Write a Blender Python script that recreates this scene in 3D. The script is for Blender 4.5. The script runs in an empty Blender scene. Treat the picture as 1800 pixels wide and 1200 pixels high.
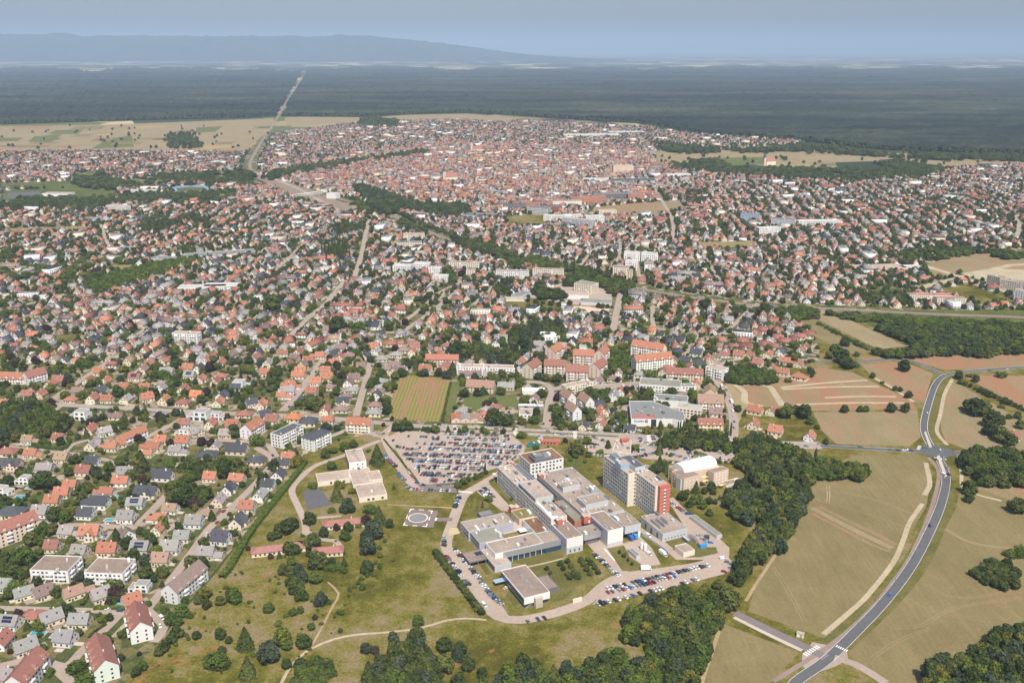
import bpy, math, random
import numpy as np
from mathutils import Vector, Matrix
from mathutils.geometry import tessellate_polygon

# ------------------------------------------------------------------ camera
SC = bpy.context.scene
COL = SC.collection
R = math.radians
H, F, Y0 = 350.0, 1650.0, 86.0            # camera height (m), focal length and horizon row of the 1800x1200 photograph
PIT = math.atan((600 - Y0) / F)
cam = bpy.data.cameras.new('camera')
cam.sensor_width = 36.0
cam.lens = F / 1800 * 36.0
cam.clip_start = 1.0
cam.clip_end = 250000.0
camo = bpy.data.objects.new('camera', cam)
COL.objects.link(camo)
camo.location = (0, 0, H)
camo.rotation_euler = (math.pi / 2 - PIT, 0, 0)
SC.camera = camo

# ------------------------------------------------------------------ sky, sun, exposure
SUN_EL, SUN_AZ = 56.0, 166.0              # azimuth clockwise from the view direction (+Y): behind the camera, to the right
w = bpy.data.worlds.new('World')
SC.world = w
w.use_nodes = True
nt = w.node_tree
sky = nt.nodes.new('ShaderNodeTexSky')
sky.sky_type = 'NISHITA'
sky.sun_disc = False
sky.sun_elevation = R(SUN_EL)
sky.sun_rotation = R(SUN_AZ)
sky.altitude = 300
sky.air_density = 1.0
sky.dust_density = 3.0
sky.ozone_density = 1.0
bgn = nt.nodes['Background']
bgn.inputs[1].default_value = 0.105
nt.links.new(sky.outputs[0], bgn.inputs[0])
sun = bpy.data.lights.new('sun', 'SUN')
sun.energy = 4.9
sun.angle = R(0.53)
sun.color = (1.0, 0.95, 0.87)
suno = bpy.data.objects.new('sun', sun)
COL.objects.link(suno)
sd = Vector((math.sin(R(SUN_AZ)) * math.cos(R(SUN_EL)), math.cos(R(SUN_AZ)) * math.cos(R(SUN_EL)), math.sin(R(SUN_EL))))
suno.rotation_euler = sd.to_track_quat('Z', 'Y').to_euler()
suno.location = sd * 3000
SC.view_settings.view_transform = 'Standard'
SC.view_settings.look = 'None'
SC.view_settings.exposure = 0.12
SC.view_settings.gamma = 1.0
SC.view_settings.use_curve_mapping = False
SC.render.engine = 'CYCLES'
SC.cycles.use_denoising = True
SC.cycles.max_bounces = 5
SC.cycles.diffuse_bounces = 2
SC.cycles.glossy_bounces = 2
SC.cycles.transmission_bounces = 2
SC.cycles.transparent_max_bounces = 6
SC.cycles.volume_bounces = 0
SC.cycles.caustics_reflective = False
SC.cycles.caustics_refractive = False
rng = np.random.default_rng(7)
rnd = random.Random(11)

# ------------------------------------------------------------------ pixel <-> world
cP, sP = math.cos(PIT), math.sin(PIT)
def un(px, py, z=0.0):
    """ground (or height z) point seen at photograph pixel px, py"""
    u = (px - 900) / F
    v = (600 - py) / F
    dz = -sP + v * cP
    t = (z - H) / dz
    return (u * t, (cP + v * sP) * t)
def proj(x, y, z=0.0):
    d = y * cP - (z - H) * sP
    up = y * sP + (z - H) * cP
    return 900 + F * x / d, 600 - F * up / d
def tile(x0, y0, s):
    return lambda x, y: (x0 + x / s, y0 + y / s)
TA, TB, TC, TD, TE, TF = [tile(x, y, 10 / 3) for x, y in ((0, 840), (0, 560), (500, 560), (900, 560), (1260, 560), (1260, 840))]
T1, T2 = tile(780, 760, 10 / 3), tile(420, 740, 10 / 3)
Z2, Z3, Z4, Z5 = [tile(x, y, 60 / 7) for x, y in ((780, 800), (780, 920), (940, 840), (1100, 840))]
Z6, Z7, Z8, ZT = tile(1150, 780, 10), tile(870, 760, 7.5), tile(1060, 680, 7.5), tile(1040, 770, 7.5)
ZP, ZM, ZV, ZS = tile(660, 740, 20 / 3), tile(400, 900, 1800 / 460), tile(800, 900, 3.6), tile(600, 780, 12)
TG, TH, TI = tile(450, 300, 3.6), tile(900, 300, 3.6), tile(1300, 300, 3.6)
TK = tile(0, 300, 3.6)
ID = lambda x, y: (x, y)
def W(t, pts, z=0.0):
    return [un(*t(*p[:2]), z) for p in pts]
def angpx(p, q):
    a, b = un(*p), un(*q)
    return math.atan2(b[1] - a[1], b[0] - a[0])
def inpoly(px, py, poly):
    px = np.asarray(px); py = np.asarray(py)
    c = np.zeros(px.shape, bool)
    n = len(poly)
    for i in range(n):
        x1, y1 = poly[i]; x2, y2 = poly[(i + 1) % n]
        if y1 == y2: continue
        k = ((y1 > py) != (y2 > py)) & (px < (x2 - x1) * (py - y1) / (y2 - y1) + x1)
        c ^= k
    return c

# ------------------------------------------------------------------ materials
MAT = {}
def mat(name, rough=0.85, spec=0.2):
    m = bpy.data.materials.new(name)
    m.use_nodes = True
    b = m.node_tree.nodes['Principled BSDF']
    b.inputs['Roughness'].default_value = rough
    b.inputs['Specular IOR Level'].default_value = spec
    MAT[name] = m
    return m, m.node_tree, b
def N(t, kind, **kw):
    n = t.nodes.new(kind)
    for k, v in kw.items():
        setattr(n, k, v)
    return n
def noise(t, vec, scale, detail=4, rough=0.55, dist=0.0):
    n = N(t, 'ShaderNodeTexNoise')
    n.inputs['Scale'].default_value = scale
    n.inputs['Detail'].default_value = detail
    n.inputs['Roughness'].default_value = rough
    n.inputs['Distortion'].default_value = dist
    t.links.new(vec, n.inputs['Vector'])
    return n.outputs['Fac']
def ramp(t, fac, stops, interp='LINEAR'):
    n = N(t, 'ShaderNodeValToRGB')
    e = n.color_ramp.elements
    n.color_ramp.interpolation = interp
    while len(e) < len(stops): e.new(0.5)
    for i, (p, c) in enumerate(stops):
        e[i].position = p
        e[i].color = (*c, 1) if len(c) == 3 else c
    t.links.new(fac, n.inputs[0])
    return n.outputs[0]
def mix(t, a, b, fac, mode='MIX'):
    n = N(t, 'ShaderNodeMix', data_type='RGBA', blend_type=mode)
    for s, v in ((n.inputs[6], a), (n.inputs[7], b), (n.inputs[0], fac)):
        if hasattr(v, 'is_output'): t.links.new(v, s)
        elif isinstance(v, (int, float)): s.default_value = v
        else: s.default_value = (*v, 1)
    return n.outputs[2]
def mth(t, op, a, b=0.0):
    n = N(t, 'ShaderNodeMath', operation=op)
    for s, v in ((n.inputs[0], a), (n.inputs[1], b)):
        if hasattr(v, 'is_output'): t.links.new(v, s)
        else: s.default_value = v
    return n.outputs[0]
def geo(t):
    return N(t, 'ShaderNodeNewGeometry').outputs['Position']
def mapping(t, vec, rot=0.0, scale=(1, 1, 1)):
    n = N(t, 'ShaderNodeMapping')
    n.inputs['Rotation'].default_value = (0, 0, rot)
    n.inputs['Scale'].default_value = scale
    t.links.new(vec, n.inputs['Vector'])
    return n.outputs[0]
def bump(t, b, h, strength, dist):
    n = N(t, 'ShaderNodeBump')
    n.inputs['Strength'].default_value = strength
    n.inputs['Distance'].default_value = dist
    t.links.new(h, n.inputs['Height'])
    t.links.new(n.outputs[0], b.inputs['Normal'])

def grass_mat(name, stops, patch, patchcol, tuft=0.6, big=0.012):
    m, t, b = mat(name, 0.95, 0.1)
    p = geo(t)
    n1 = noise(t, p, big, 5, 0.6, 0.6)
    n2 = noise(t, p, 0.09, 5, 0.65)
    n3 = noise(t, p, tuft, 3, 0.6)
    f = mth(t, 'ADD', mth(t, 'MULTIPLY', n1, 0.6), mth(t, 'ADD', mth(t, 'MULTIPLY', n2, 0.45), mth(t, 'MULTIPLY', n3, 0.12)))
    c = ramp(t, mth(t, 'SUBTRACT', f, 0.09), stops)
    pm = mth(t, 'ADD', mth(t, 'MULTIPLY', noise(t, p, big * 2.3, 6, 0.7, 1.0), 0.75), mth(t, 'MULTIPLY', noise(t, p, 0.22, 3), 0.25))
    c = mix(t, c, patchcol, ramp(t, pm, [(patch, (0, 0, 0)), (patch + 0.07, (0.85,) * 3)]))
    c = mix(t, c, ramp(t, n3, [(0.3, (0.72,) * 3), (0.7, (1.2,) * 3)]), 1.0, 'MULTIPLY')
    t.links.new(c, b.inputs['Base Color'])
    return m
grass_mat('meadow', [(0.38, (0.080, 0.074, 0.011)), (0.46, (0.127, 0.116, 0.018)), (0.52, (0.185, 0.157, 0.042)), (0.585, (0.235, 0.182, 0.095))], 0.575, (0.30, 0.15, 0.06))
grass_mat('lawn', [(0.35, (0.09, 0.095, 0.022)), (0.5, (0.14, 0.125, 0.035)), (0.65, (0.19, 0.155, 0.06))], 0.66, (0.27, 0.17, 0.09), 0.7, 0.03)
grass_mat('green_grass', [(0.35, (0.065, 0.085, 0.022)), (0.5, (0.10, 0.115, 0.03)), (0.65, (0.15, 0.15, 0.05))], 0.72, (0.2, 0.17, 0.08), 0.5, 0.02)

def field_mat(name, base, alt, angle, stripe=3.0, patchcol=(0.36, 0.22, 0.13), amount=0.35, patch=0.6):
    m, t, b = mat(name, 0.95, 0.1)
    p = geo(t)
    q = mapping(t, p, angle, (1.0, 0.06, 1.0))
    s = noise(t, q, 1.0 / stripe, 3, 0.6, 0.3)
    big = noise(t, p, 0.012, 5, 0.62, 0.5)
    mid = noise(t, mapping(t, p, angle, (1, 0.45, 1)), 0.05, 6, 0.68, 0.4)
    c = mix(t, base, alt, ramp(t, mth(t, 'ADD', mth(t, 'MULTIPLY', s, 0.24), mth(t, 'ADD', mth(t, 'MULTIPLY', big, 0.4), mth(t, 'MULTIPLY', mid, 0.36))), [(0.40, (0, 0, 0)), (0.60, (1, 1, 1))]))
    c = mix(t, c, patchcol, ramp(t, noise(t, mapping(t, p, angle, (1, 0.3, 1)), 0.02, 5, 0.7, 0.8), [(patch, (0, 0, 0)), (patch + 0.12, (amount,) * 3)]))
    c = mix(t, c, ramp(t, noise(t, p, 0.5, 3, 0.65), [(0.3, (0.86,) * 3), (0.7, (1.1,) * 3)]), 1.0, 'MULTIPLY')
    t.links.new(c, b.inputs['Base Color'])
    return m
TAN, TAN2 = (0.245, 0.195, 0.095), (0.175, 0.142, 0.060)
field_mat('field_stubble', TAN, TAN2, R(-55), 2.5)
field_mat('field_dry', (0.285, 0.225, 0.13), (0.23, 0.185, 0.092), R(-5), 3.0, (0.32, 0.18, 0.10), 0.75, 0.5)
field_mat('field_red', (0.30, 0.215, 0.125), (0.235, 0.18, 0.09), R(10), 4.0, (0.32, 0.17, 0.095), 0.95, 0.44)
field_mat('field_pale', (0.315, 0.25, 0.145), (0.26, 0.2, 0.11), R(60), 3.0)
field_mat('field_plough', (0.21, 0.135, 0.085), (0.26, 0.17, 0.10), R(20), 4.0)
field_mat('field_gold', (0.40, 0.29, 0.12), (0.34, 0.24, 0.10), R(20), 4.0)
field_mat('field_mown', (0.30, 0.215, 0.12), (0.22, 0.19, 0.06), R(-6), 3.4, (0.33, 0.18, 0.10), 0.7, 0.5)
m, t, b = mat('field_rows', 0.95, 0.1)
p = geo(t)
wv_ = N(t, 'ShaderNodeTexWave'); wv_.inputs['Scale'].default_value = 0.085; wv_.inputs['Distortion'].default_value = 3.0; wv_.inputs['Detail'].default_value = 2.0; wv_.inputs['Detail Scale'].default_value = 0.25
t.links.new(mapping(t, p, R(4), (1, 0.35, 1)), wv_.inputs['Vector'])
c = ramp(t, wv_.outputs['Fac'], [(0.2, (0.20, 0.175, 0.05)), (0.8, (0.265, 0.22, 0.075))])
c = mix(t, c, (0.31, 0.175, 0.10), ramp(t, mth(t, 'ADD', noise(t, mapping(t, p, 0, (1, 0.12, 1)), 0.09, 4, 0.6), mth(t, 'MULTIPLY', N(t, 'ShaderNodeSeparateXYZ').outputs[0], 0.0)), [(0.47, (0, 0, 0)), (0.56, (0.8,) * 3)]))
c = mix(t, c, ramp(t, noise(t, p, 0.4, 4, 0.65), [(0.3, (0.8,) * 3), (0.7, (1.15,) * 3)]), 1.0, 'MULTIPLY')
t.links.new(c, b.inputs['Base Color'])
field_mat('field_crop', (0.10, 0.13, 0.04), (0.15, 0.15, 0.05), R(-3), 2.5, (0.2, 0.17, 0.08))

# wide countryside: patchwork of field, wood and meadow
m, t, b = mat('countryside', 0.95, 0.1)
p = geo(t)
vo = N(t, 'ShaderNodeTexVoronoi')
vo.inputs['Scale'].default_value = 0.0021
t.links.new(mapping(t, p, 0.35, (1, 0.55, 1)), vo.inputs['Vector'])
sep = N(t, 'ShaderNodeSeparateColor')
t.links.new(vo.outputs['Color'], sep.inputs[0])
c = ramp(t, sep.outputs[0], [(0.0, (0.05, 0.07, 0.03)), (0.3, (0.33, 0.26, 0.14)), (0.5, (0.12, 0.14, 0.05)), (0.66, (0.5, 0.4, 0.24)), (0.8, (0.2, 0.19, 0.09)), (0.92, (0.04, 0.06, 0.03))], 'CONSTANT')
c = mix(t, c, (0.03, 0.045, 0.025), ramp(t, noise(t, p, 0.0003, 7, 0.62, 0.5), [(0.53, (0, 0, 0)), (0.56, (0.95,) * 3)]))
c = mix(t, c, (0.6, 0.45, 0.36), ramp(t, noise(t, p, 0.0011, 3, 0.5), [(0.66, (0, 0, 0)), (0.69, (0.8,) * 3)]))
c = mix(t, c, ramp(t, noise(t, p, 0.012, 5, 0.65), [(0.3, (0.8,) * 3), (0.7, (1.15,) * 3)]), 1.0, 'MULTIPLY')
t.links.new(c, b.inputs['Base Color'])

# gardens between the houses
m, t, b = mat('garden_ground', 0.95, 0.1)
p = geo(t)
vo = N(t, 'ShaderNodeTexVoronoi')
vo.inputs['Scale'].default_value = 0.085
t.links.new(mapping(t, p, R(5), (1, 0.8, 1)), vo.inputs['Vector'])
sep = N(t, 'ShaderNodeSeparateColor')
t.links.new(vo.outputs['Color'], sep.inputs[0])
c = ramp(t, sep.outputs[1], [(0.0, (0.085, 0.10, 0.03)), (0.22, (0.15, 0.135, 0.045)), (0.4, (0.20, 0.165, 0.08)), (0.56, (0.11, 0.115, 0.035)), (0.70, (0.34, 0.27, 0.20)), (0.84, (0.17, 0.145, 0.055)), (0.93, (0.40, 0.33, 0.25))], 'CONSTANT')
c = mix(t, c, (0.06, 0.075, 0.025), ramp(t, noise(t, p, 0.14, 5, 0.7), [(0.5, (0, 0, 0)), (0.58, (0.85,) * 3)]))
c = mix(t, c, ramp(t, noise(t, p, 0.5, 4, 0.6), [(0.3, (0.7,) * 3), (0.7, (1.2,) * 3)]), 1.0, 'MULTIPLY')
t.links.new(c, b.inputs['Base Color'])

def paved(name, col, var=0.12, rough=0.9, scale=0.35):
    m, t, b = mat(name, rough, 0.25)
    p = geo(t)
    c = mix(t, col, ramp(t, mth(t, 'ADD', mth(t, 'MULTIPLY', noise(t, p, scale, 4, 0.6), 0.5), mth(t, 'MULTIPLY', noise(t, p, 0.045, 4, 0.6), 0.5)), [(0.35, (1 - var,) * 3), (0.65, (1 + var,) * 3)]), 1.0, 'MULTIPLY')
    t.links.new(c, b.inputs['Base Color'])
    return m
paved('street', (0.36, 0.285, 0.235))
paved('avenue', (0.34, 0.285, 0.25))
paved('asphalt', (0.115, 0.115, 0.118), 0.14, 0.85)
paved('asphalt_old', (0.20, 0.165, 0.16))
paved('carpark', (0.40, 0.315, 0.255))
paved('cycle_track', (0.27, 0.195, 0.165))
paved('gravel', (0.42, 0.35, 0.23), 0.2)
paved('dirt', (0.37, 0.27, 0.16), 0.2)
paved('helipad', (0.215, 0.16, 0.15), 0.15)
paved('court', (0.12, 0.115, 0.12), 0.12)
paved('white_paint', (0.80, 0.77, 0.70), 0.1)
paved('yellow_paint', (0.55, 0.46, 0.22), 0.1)
paved('grey_paint', (0.22, 0.22, 0.22), 0.25, 0.9, 1.2)
paved('pale_concrete', (0.50, 0.43, 0.36), 0.12)
paved('ballast', (0.25, 0.19, 0.14), 0.15)
paved('sand', (0.60, 0.45, 0.33), 0.08)
paved('track_blue', (0.2, 0.29, 0.4), 0.08)
paved('blue_bay', (0.35, 0.48, 0.55), 0.08)
paved('roof_gravel', (0.33, 0.265, 0.215), 0.3, 0.95, 0.6)
paved('roof_pale', (0.5, 0.48, 0.45), 0.14, 0.9, 0.3)
paved('roof_brown', (0.265, 0.2, 0.16), 0.28, 0.95, 0.6)
paved('roof_beige', (0.41, 0.325, 0.265), 0.25, 0.95, 0.4)
paved('roof_green', (0.25, 0.245, 0.195), 0.18, 0.95, 0.5)
paved('roof_sedum', (0.21, 0.11, 0.06), 0.35, 0.95, 0.9)
paved('roof_grass', (0.19, 0.165, 0.055), 0.3, 0.95, 0.9)
paved('roof_grey', (0.21, 0.215, 0.21), 0.1, 0.9, 0.5)
paved('roof_dark', (0.10, 0.105, 0.11), 0.12, 0.8, 0.5)
paved('white_wall', (0.78, 0.76, 0.72), 0.05, 0.8)
paved('cream_wall', (0.74, 0.66, 0.54), 0.06, 0.85)
paved('beige_wall', (0.66, 0.52, 0.40), 0.06, 0.85)
paved('grey_wall', (0.52, 0.53, 0.54), 0.06, 0.8)
paved('panel_wall', (0.68, 0.635, 0.58), 0.06, 0.7)
paved('blue_panel', (0.33, 0.42, 0.52), 0.06, 0.6)
paved('violet_panel', (0.45, 0.43, 0.50), 0.05, 0.6)  # north pavilion walls; also the shade painted on left faces of boxes
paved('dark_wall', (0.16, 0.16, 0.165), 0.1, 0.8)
paved('red_panel', (0.50, 0.15, 0.105), 0.08, 0.7)
paved('red_roof', (0.37, 0.16, 0.125), 0.14, 0.9, 0.7)
paved('brick', (0.42, 0.20, 0.13), 0.1, 0.9)
paved('green_panel', (0.05, 0.19, 0.15), 0.08, 0.7)
paved('blue_tarp', (0.05, 0.14, 0.42), 0.08, 0.6)
paved('skyblue_paint', (0.06, 0.3, 0.6), 0.08, 0.6)
paved('orange_paint', (0.6, 0.2, 0.05), 0.08, 0.6)
paved('yellow_canvas', (0.72, 0.55, 0.25), 0.08, 0.8)
paved('white_membrane', (0.85, 0.85, 0.84), 0.03, 0.6)
paved('sign_blue', (0.03, 0.13, 0.40), 0.03, 0.6)
paved('sign_orange', (0.75, 0.27, 0.05), 0.03, 0.6)
paved('bark', (0.11, 0.08, 0.055), 0.2)
paved('rust', (0.40, 0.22, 0.12), 0.2)
def plain(name, col, rough, spec=0.5, metal=0.0):
    m, t, b = mat(name, rough, spec)
    b.inputs['Base Color'].default_value = (*col, 1)
    b.inputs['Metallic'].default_value = metal
plain('glass', (0.035, 0.042, 0.055), 0.12, 0.6)
plain('blue_glass', (0.03, 0.07, 0.12), 0.12, 0.6)
plain('tyre', (0.015, 0.015, 0.016), 0.8, 0.3)
plain('metal', (0.55, 0.56, 0.58), 0.4, 0.5, 0.6)
plain('solar', (0.012, 0.02, 0.055), 0.15, 0.6)
plain('pool_water', (0.06, 0.36, 0.46), 0.08, 0.6)

def objcol_mat(name, rough, spec, var, coat=0.0, lines=False, attr=None):
    m, t, b = mat(name, rough, spec)
    if attr:
        a = N(t, 'ShaderNodeAttribute', attribute_name=attr)
        c = a.outputs['Color']
    else:
        c = N(t, 'ShaderNodeObjectInfo').outputs['Color']
    if var:
        p = geo(t)
        f = mth(t, 'ADD', mth(t, 'MULTIPLY', noise(t, p, 0.7, 4, 0.65), 0.6), mth(t, 'MULTIPLY', noise(t, p, 4.0, 2, 0.5), 0.4))
        c = mix(t, c, ramp(t, f, [(0.32, (1 - var,) * 3), (0.68, (1 + var,) * 3)]), 1.0, 'MULTIPLY')
    t.links.new(c, b.inputs['Base Color'])
    b.inputs['Coat Weight'].default_value = coat
    return m
objcol_mat('tile_roof', 0.9, 0.15, 0.2)
objcol_mat('render_wall', 0.9, 0.15, 0.06)
objcol_mat('car_paint', 0.35, 0.5, 0.0, 0.6)
objcol_mat('tile_roof_c', 0.9, 0.15, 0.2, attr='tone')
objcol_mat('car_paint_c', 0.35, 0.5, 0.0, 0.6, attr='tone')

def leaf_mat(name, c0, c1, c2):
    m, t, b = mat(name, 0.8, 0.15)
    oi = N(t, 'ShaderNodeObjectInfo')
    c = ramp(t, oi.outputs['Random'], [(0.0, c0), (0.55, c1), (1.0, c2)])
    p = N(t, 'ShaderNodeTexCoord').outputs['Object']
    c = mix(t, c, ramp(t, noise(t, p, 0.55, 5, 0.75), [(0.3, (0.5, 0.55, 0.5)), (0.7, (1.55, 1.48, 1.35))]), 1.0, 'MULTIPLY')
    t.links.new(c, b.inputs['Base Color'])
    tr = N(t, 'ShaderNodeBsdfTranslucent')
    t.links.new(c, tr.inputs[0])
    ms = N(t, 'ShaderNodeMixShader')
    ms.inputs[0].default_value = 0.22
    t.links.new(b.outputs[0], ms.inputs[1])
    t.links.new(tr.outputs[0], ms.inputs[2])
    t.links.new(ms.outputs[0], t.nodes['Material Output'].inputs['Surface'])
leaf_mat('leaf_green', (0.075, 0.115, 0.022), (0.10, 0.145, 0.028), (0.145, 0.175, 0.03))
leaf_mat('leaf_dark', (0.052, 0.074, 0.022), (0.082, 0.106, 0.030), (0.135, 0.152, 0.042))
leaf_mat('leaf_blue', (0.055, 0.076, 0.046), (0.07, 0.092, 0.056), (0.09, 0.112, 0.068))
leaf_mat('leaf_purple', (0.06, 0.035, 0.03), (0.075, 0.045, 0.035), (0.09, 0.055, 0.04))
leaf_mat('leaf_yellow', (0.15, 0.15, 0.03), (0.18, 0.17, 0.035), (0.13, 0.14, 0.03))

m, t, b = mat('forest', 0.95, 0.05)
p = geo(t)
c = ramp(t, mth(t, 'ADD', mth(t, 'MULTIPLY', noise(t, mapping(t, p, 0, (0.35, 1, 1)), 0.0025, 7, 0.72), 0.55), mth(t, 'MULTIPLY', noise(t, p, 0.06, 4, 0.75), 0.45)), [(0.40, (0.010, 0.014, 0.012)), (0.5, (0.028, 0.036, 0.022)), (0.60, (0.066, 0.074, 0.038))])
c = mix(t, c, ramp(t, noise(t, mapping(t, p, 0.1, (0.3, 1, 1)), 0.0012, 5, 0.6), [(0.38, (0.6, 0.65, 0.75)), (0.62, (1.5, 1.45, 1.3))]), 1.0, 'MULTIPLY')
t.links.new(c, b.inputs['Base Color'])
bump(t, b, noise(t, p, 0.11, 3, 0.6), 1.0, 6.0)
m, t, b = mat('mountain', 0.95, 0.05)
p = geo(t)
c = ramp(t, noise(t, p, 0.0007, 6, 0.7), [(0.4, (0.03, 0.045, 0.025)), (0.62, (0.05, 0.065, 0.03))])
t.links.new(c, b.inputs['Base Color'])

# ------------------------------------------------------------------ mesh helpers
class MB:
    def __init__(s):
        s.v, s.f, s.m, s.mats = [], [], [], []
    def mi(s, name):
        if name not in s.mats: s.mats.append(name)
        return s.mats.index(name)
    def add(s, vs, fs, m):
        o = len(s.v)
        s.v += [tuple(map(float, v)) for v in vs]
        k = s.mi(m)
        for f in fs:
            s.f.append(tuple(o + i for i in f)); s.m.append(k)
    def box(s, c, d, m, rz=0.0):
        x, y, z = d[0] / 2, d[1] / 2, d[2] / 2
        ca, sa = math.cos(rz), math.sin(rz)
        vs = [(c[0] + a * ca - b2 * sa, c[1] + a * sa + b2 * ca, c[2] + e) for e in (-z, z) for a, b2 in ((-x, -y), (x, -y), (x, y), (-x, y))]
        s.add(vs, [(0, 3, 2, 1), (4, 5, 6, 7), (0, 1, 5, 4), (1, 2, 6, 5), (2, 3, 7, 6), (3, 0, 4, 7)], m)
    def prism(s, poly, z0, z1, m, top=True, bottom=False):
        n = len(poly)
        vs = [(x, y, z0) for x, y in poly] + [(x, y, z1) for x, y in poly]
        fs = [(i, (i + 1) % n, n + (i + 1) % n, n + i) for i in range(n)]
        if top: fs.append(tuple(range(n, 2 * n)))
        if bottom: fs.append(tuple(range(n))[::-1])
        s.add(vs, fs, m)
    def cyl(s, c, r0, r1, h, m, n=10, top=True):
        vs = [(c[0] + rr * math.cos(2 * math.pi * i / n), c[1] + rr * math.sin(2 * math.pi * i / n), c[2] + hh) for rr, hh in ((r0, 0), (r1, h)) for i in range(n)]
        fs = [(i, (i + 1) % n, n + (i + 1) % n, n + i) for i in range(n)]
        if top: fs.append(tuple(range(n, 2 * n)))
        s.add(vs, fs, m)
    def mesh(s, name):
        me = bpy.data.meshes.new(name)
        me.from_pydata(s.v, [], s.f)
        for k in s.mats: me.materials.append(MAT[k])
        me.polygons.foreach_set('material_index', s.m)
        me.update()
        return me
    def build(s, name, parent=None):
        o = bpy.data.objects.new(name, s.mesh(name))
        COL.objects.link(o)
        if parent: o.parent = parent
        return o
def tag(o, label=None, cat=None, group=None, kind=None):
    if label: o['label'] = label
    if cat: o['category'] = cat
    if group: o['group'] = group
    if kind: o['kind'] = kind
    return o
def empty(name, loc, rz=0.0, label=None, cat=None, group=None):
    o = bpy.data.objects.new(name, None)
    COL.objects.link(o)
    o.empty_display_size = 1.0
    o.location = loc
    o.rotation_euler = (0, 0, rz)
    return tag(o, label, cat, group)
def put(me, name, parent, loc=(0, 0, 0), rz=0.0, scale=None):
    o = bpy.data.objects.new(name, me)
    COL.objects.link(o)
    o.parent = parent
    o.location = loc
    o.rotation_euler = (0, 0, rz)
    if scale: o.scale = scale
    return o
def copy_tree(o, parent=None):
    c = o.copy()
    COL.objects.link(c)
    c.parent = parent
    for ch in o.children:
        copy_tree(ch, c)
    return c
def area(poly):
    return 0.5 * sum(poly[i][0] * poly[(i + 1) % len(poly)][1] - poly[(i + 1) % len(poly)][0] * poly[i][1] for i in range(len(poly)))
def ccw(poly):
    return poly if area(poly) > 0 else poly[::-1]
def sheet(name, poly, z, m, label, cat=None, parent=None, kind='structure'):
    """flat sheet over a world polygon"""
    poly = ccw(list(poly))
    tris = tessellate_polygon([[Vector((x, y, 0)) for x, y in poly]])
    mb = MB()
    fs = []
    for a, b2, c2 in tris:
        s = (poly[b2][0] - poly[a][0]) * (poly[c2][1] - poly[a][1]) - (poly[b2][1] - poly[a][1]) * (poly[c2][0] - poly[a][0])
        fs.append((a, b2, c2) if s > 0 else (a, c2, b2))
    mb.add([(x, y, z) for x, y in poly], fs, m)
    o = mb.build(name, parent)
    if parent is None: tag(o, label, cat, kind=kind)
    return o
def smooth(pts, step=6.0):
    """Catmull-Rom through world points"""
    P = [np.array(p, float) for p in pts]
    if len(P) == 2:
        n = max(2, int(np.hypot(*(P[1] - P[0])) / 25))
        return [tuple(P[0] + (P[1] - P[0]) * i / n) for i in range(n + 1)]
    P = [2 * P[0] - P[1]] + P + [2 * P[-1] - P[-2]]
    out = []
    for i in range(1, len(P) - 2):
        a, b2, c2, d = P[i - 1:i + 3]
        n = max(2, int(np.hypot(*(c2 - b2)) / step))
        for k in range(n):
            u = k / n
            out.append(tuple(0.5 * (2 * b2 + (c2 - a) * u + (2 * a - 5 * b2 + 4 * c2 - d) * u * u + (3 * b2 - a - 3 * c2 + d) * u ** 3)))
    out.append(tuple(P[-2]))
    return out
def offset(path, d):
    P = np.array(path)
    T = np.gradient(P, axis=0)
    T /= np.linalg.norm(T, axis=1)[:, None] + 1e-9
    return P + np.stack([-T[:, 1], T[:, 0]], 1) * d
def ribbon(mb, path, w0, w1, z, m, dash=None):
    """strip between lateral offsets w0 < w1 along path; dash = (on, off) metres"""
    A, B = offset(path, w1), offset(path, w0)
    if not dash:
        n = len(A)
        vs = [(x, y, z) for x, y in A] + [(x, y, z) for x, y in B]
        mb.add(vs, [(n + i, n + i + 1, i + 1, i) for i in range(n - 1)], m)
        return
    P = np.array(path)
    L = np.concatenate([[0], np.cumsum(np.hypot(*np.diff(P, axis=0).T))])
    s = 0.0
    while s + dash[0] < L[-1]:
        q = [s, s + dash[0]]
        a = np.stack([np.interp(q, L, A[:, k]) for k in (0, 1)], 1)
        b2 = np.stack([np.interp(q, L, B[:, k]) for k in (0, 1)], 1)
        mb.add([(*b2[0], z), (*b2[1], z), (*a[1], z), (*a[0], z)], [(0, 1, 2, 3)], m)
        s += sum(dash)
def densify(path, n=200):
    P = np.array(path)
    L = np.concatenate([[0], np.cumsum(np.hypot(*np.diff(P, axis=0).T))])
    q = np.linspace(0, L[-1], n)
    return np.stack([np.interp(q, L, P[:, k]) for k in (0, 1)], 1)
def along(path, spacing):
    P = np.array(path)
    L = np.concatenate([[0], np.cumsum(np.hypot(*np.diff(P, axis=0).T))])
    n = max(2, int(round(L[-1] / spacing)) + 1)
    return densify(path, n)

# ------------------------------------------------------------------ occupancy raster (3 m cells): what is taken by roads, fields, buildings
GX0, GY0, GC = -2800.0, 400.0, 3.0
GNX, GNY = 1867, 1560
gx = GX0 + GC * (np.arange(GNX) + 0.5)
gy = GY0 + GC * (np.arange(GNY) + 0.5)
_X, _Y = np.meshgrid(gx, gy)
GPX, GPY = proj(_X, _Y)
GPX = GPX.astype(np.float32); GPY = GPY.astype(np.float32)
rowpx = GPY[:, 0]
taken = np.zeros((GNY, GNX), bool)
def poly_mask(poly):
    ys = [p[1] for p in poly]
    r = np.where((rowpx > min(ys) - 1) & (rowpx < max(ys) + 1))[0]
    k = np.zeros((GNY, GNX), bool)
    if len(r):
        a, b2 = r[0], r[-1] + 1
        k[a:b2] = inpoly(GPX[a:b2], GPY[a:b2], poly)
    return k
def take_poly(poly):
    taken[poly_mask(poly)] = True
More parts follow.
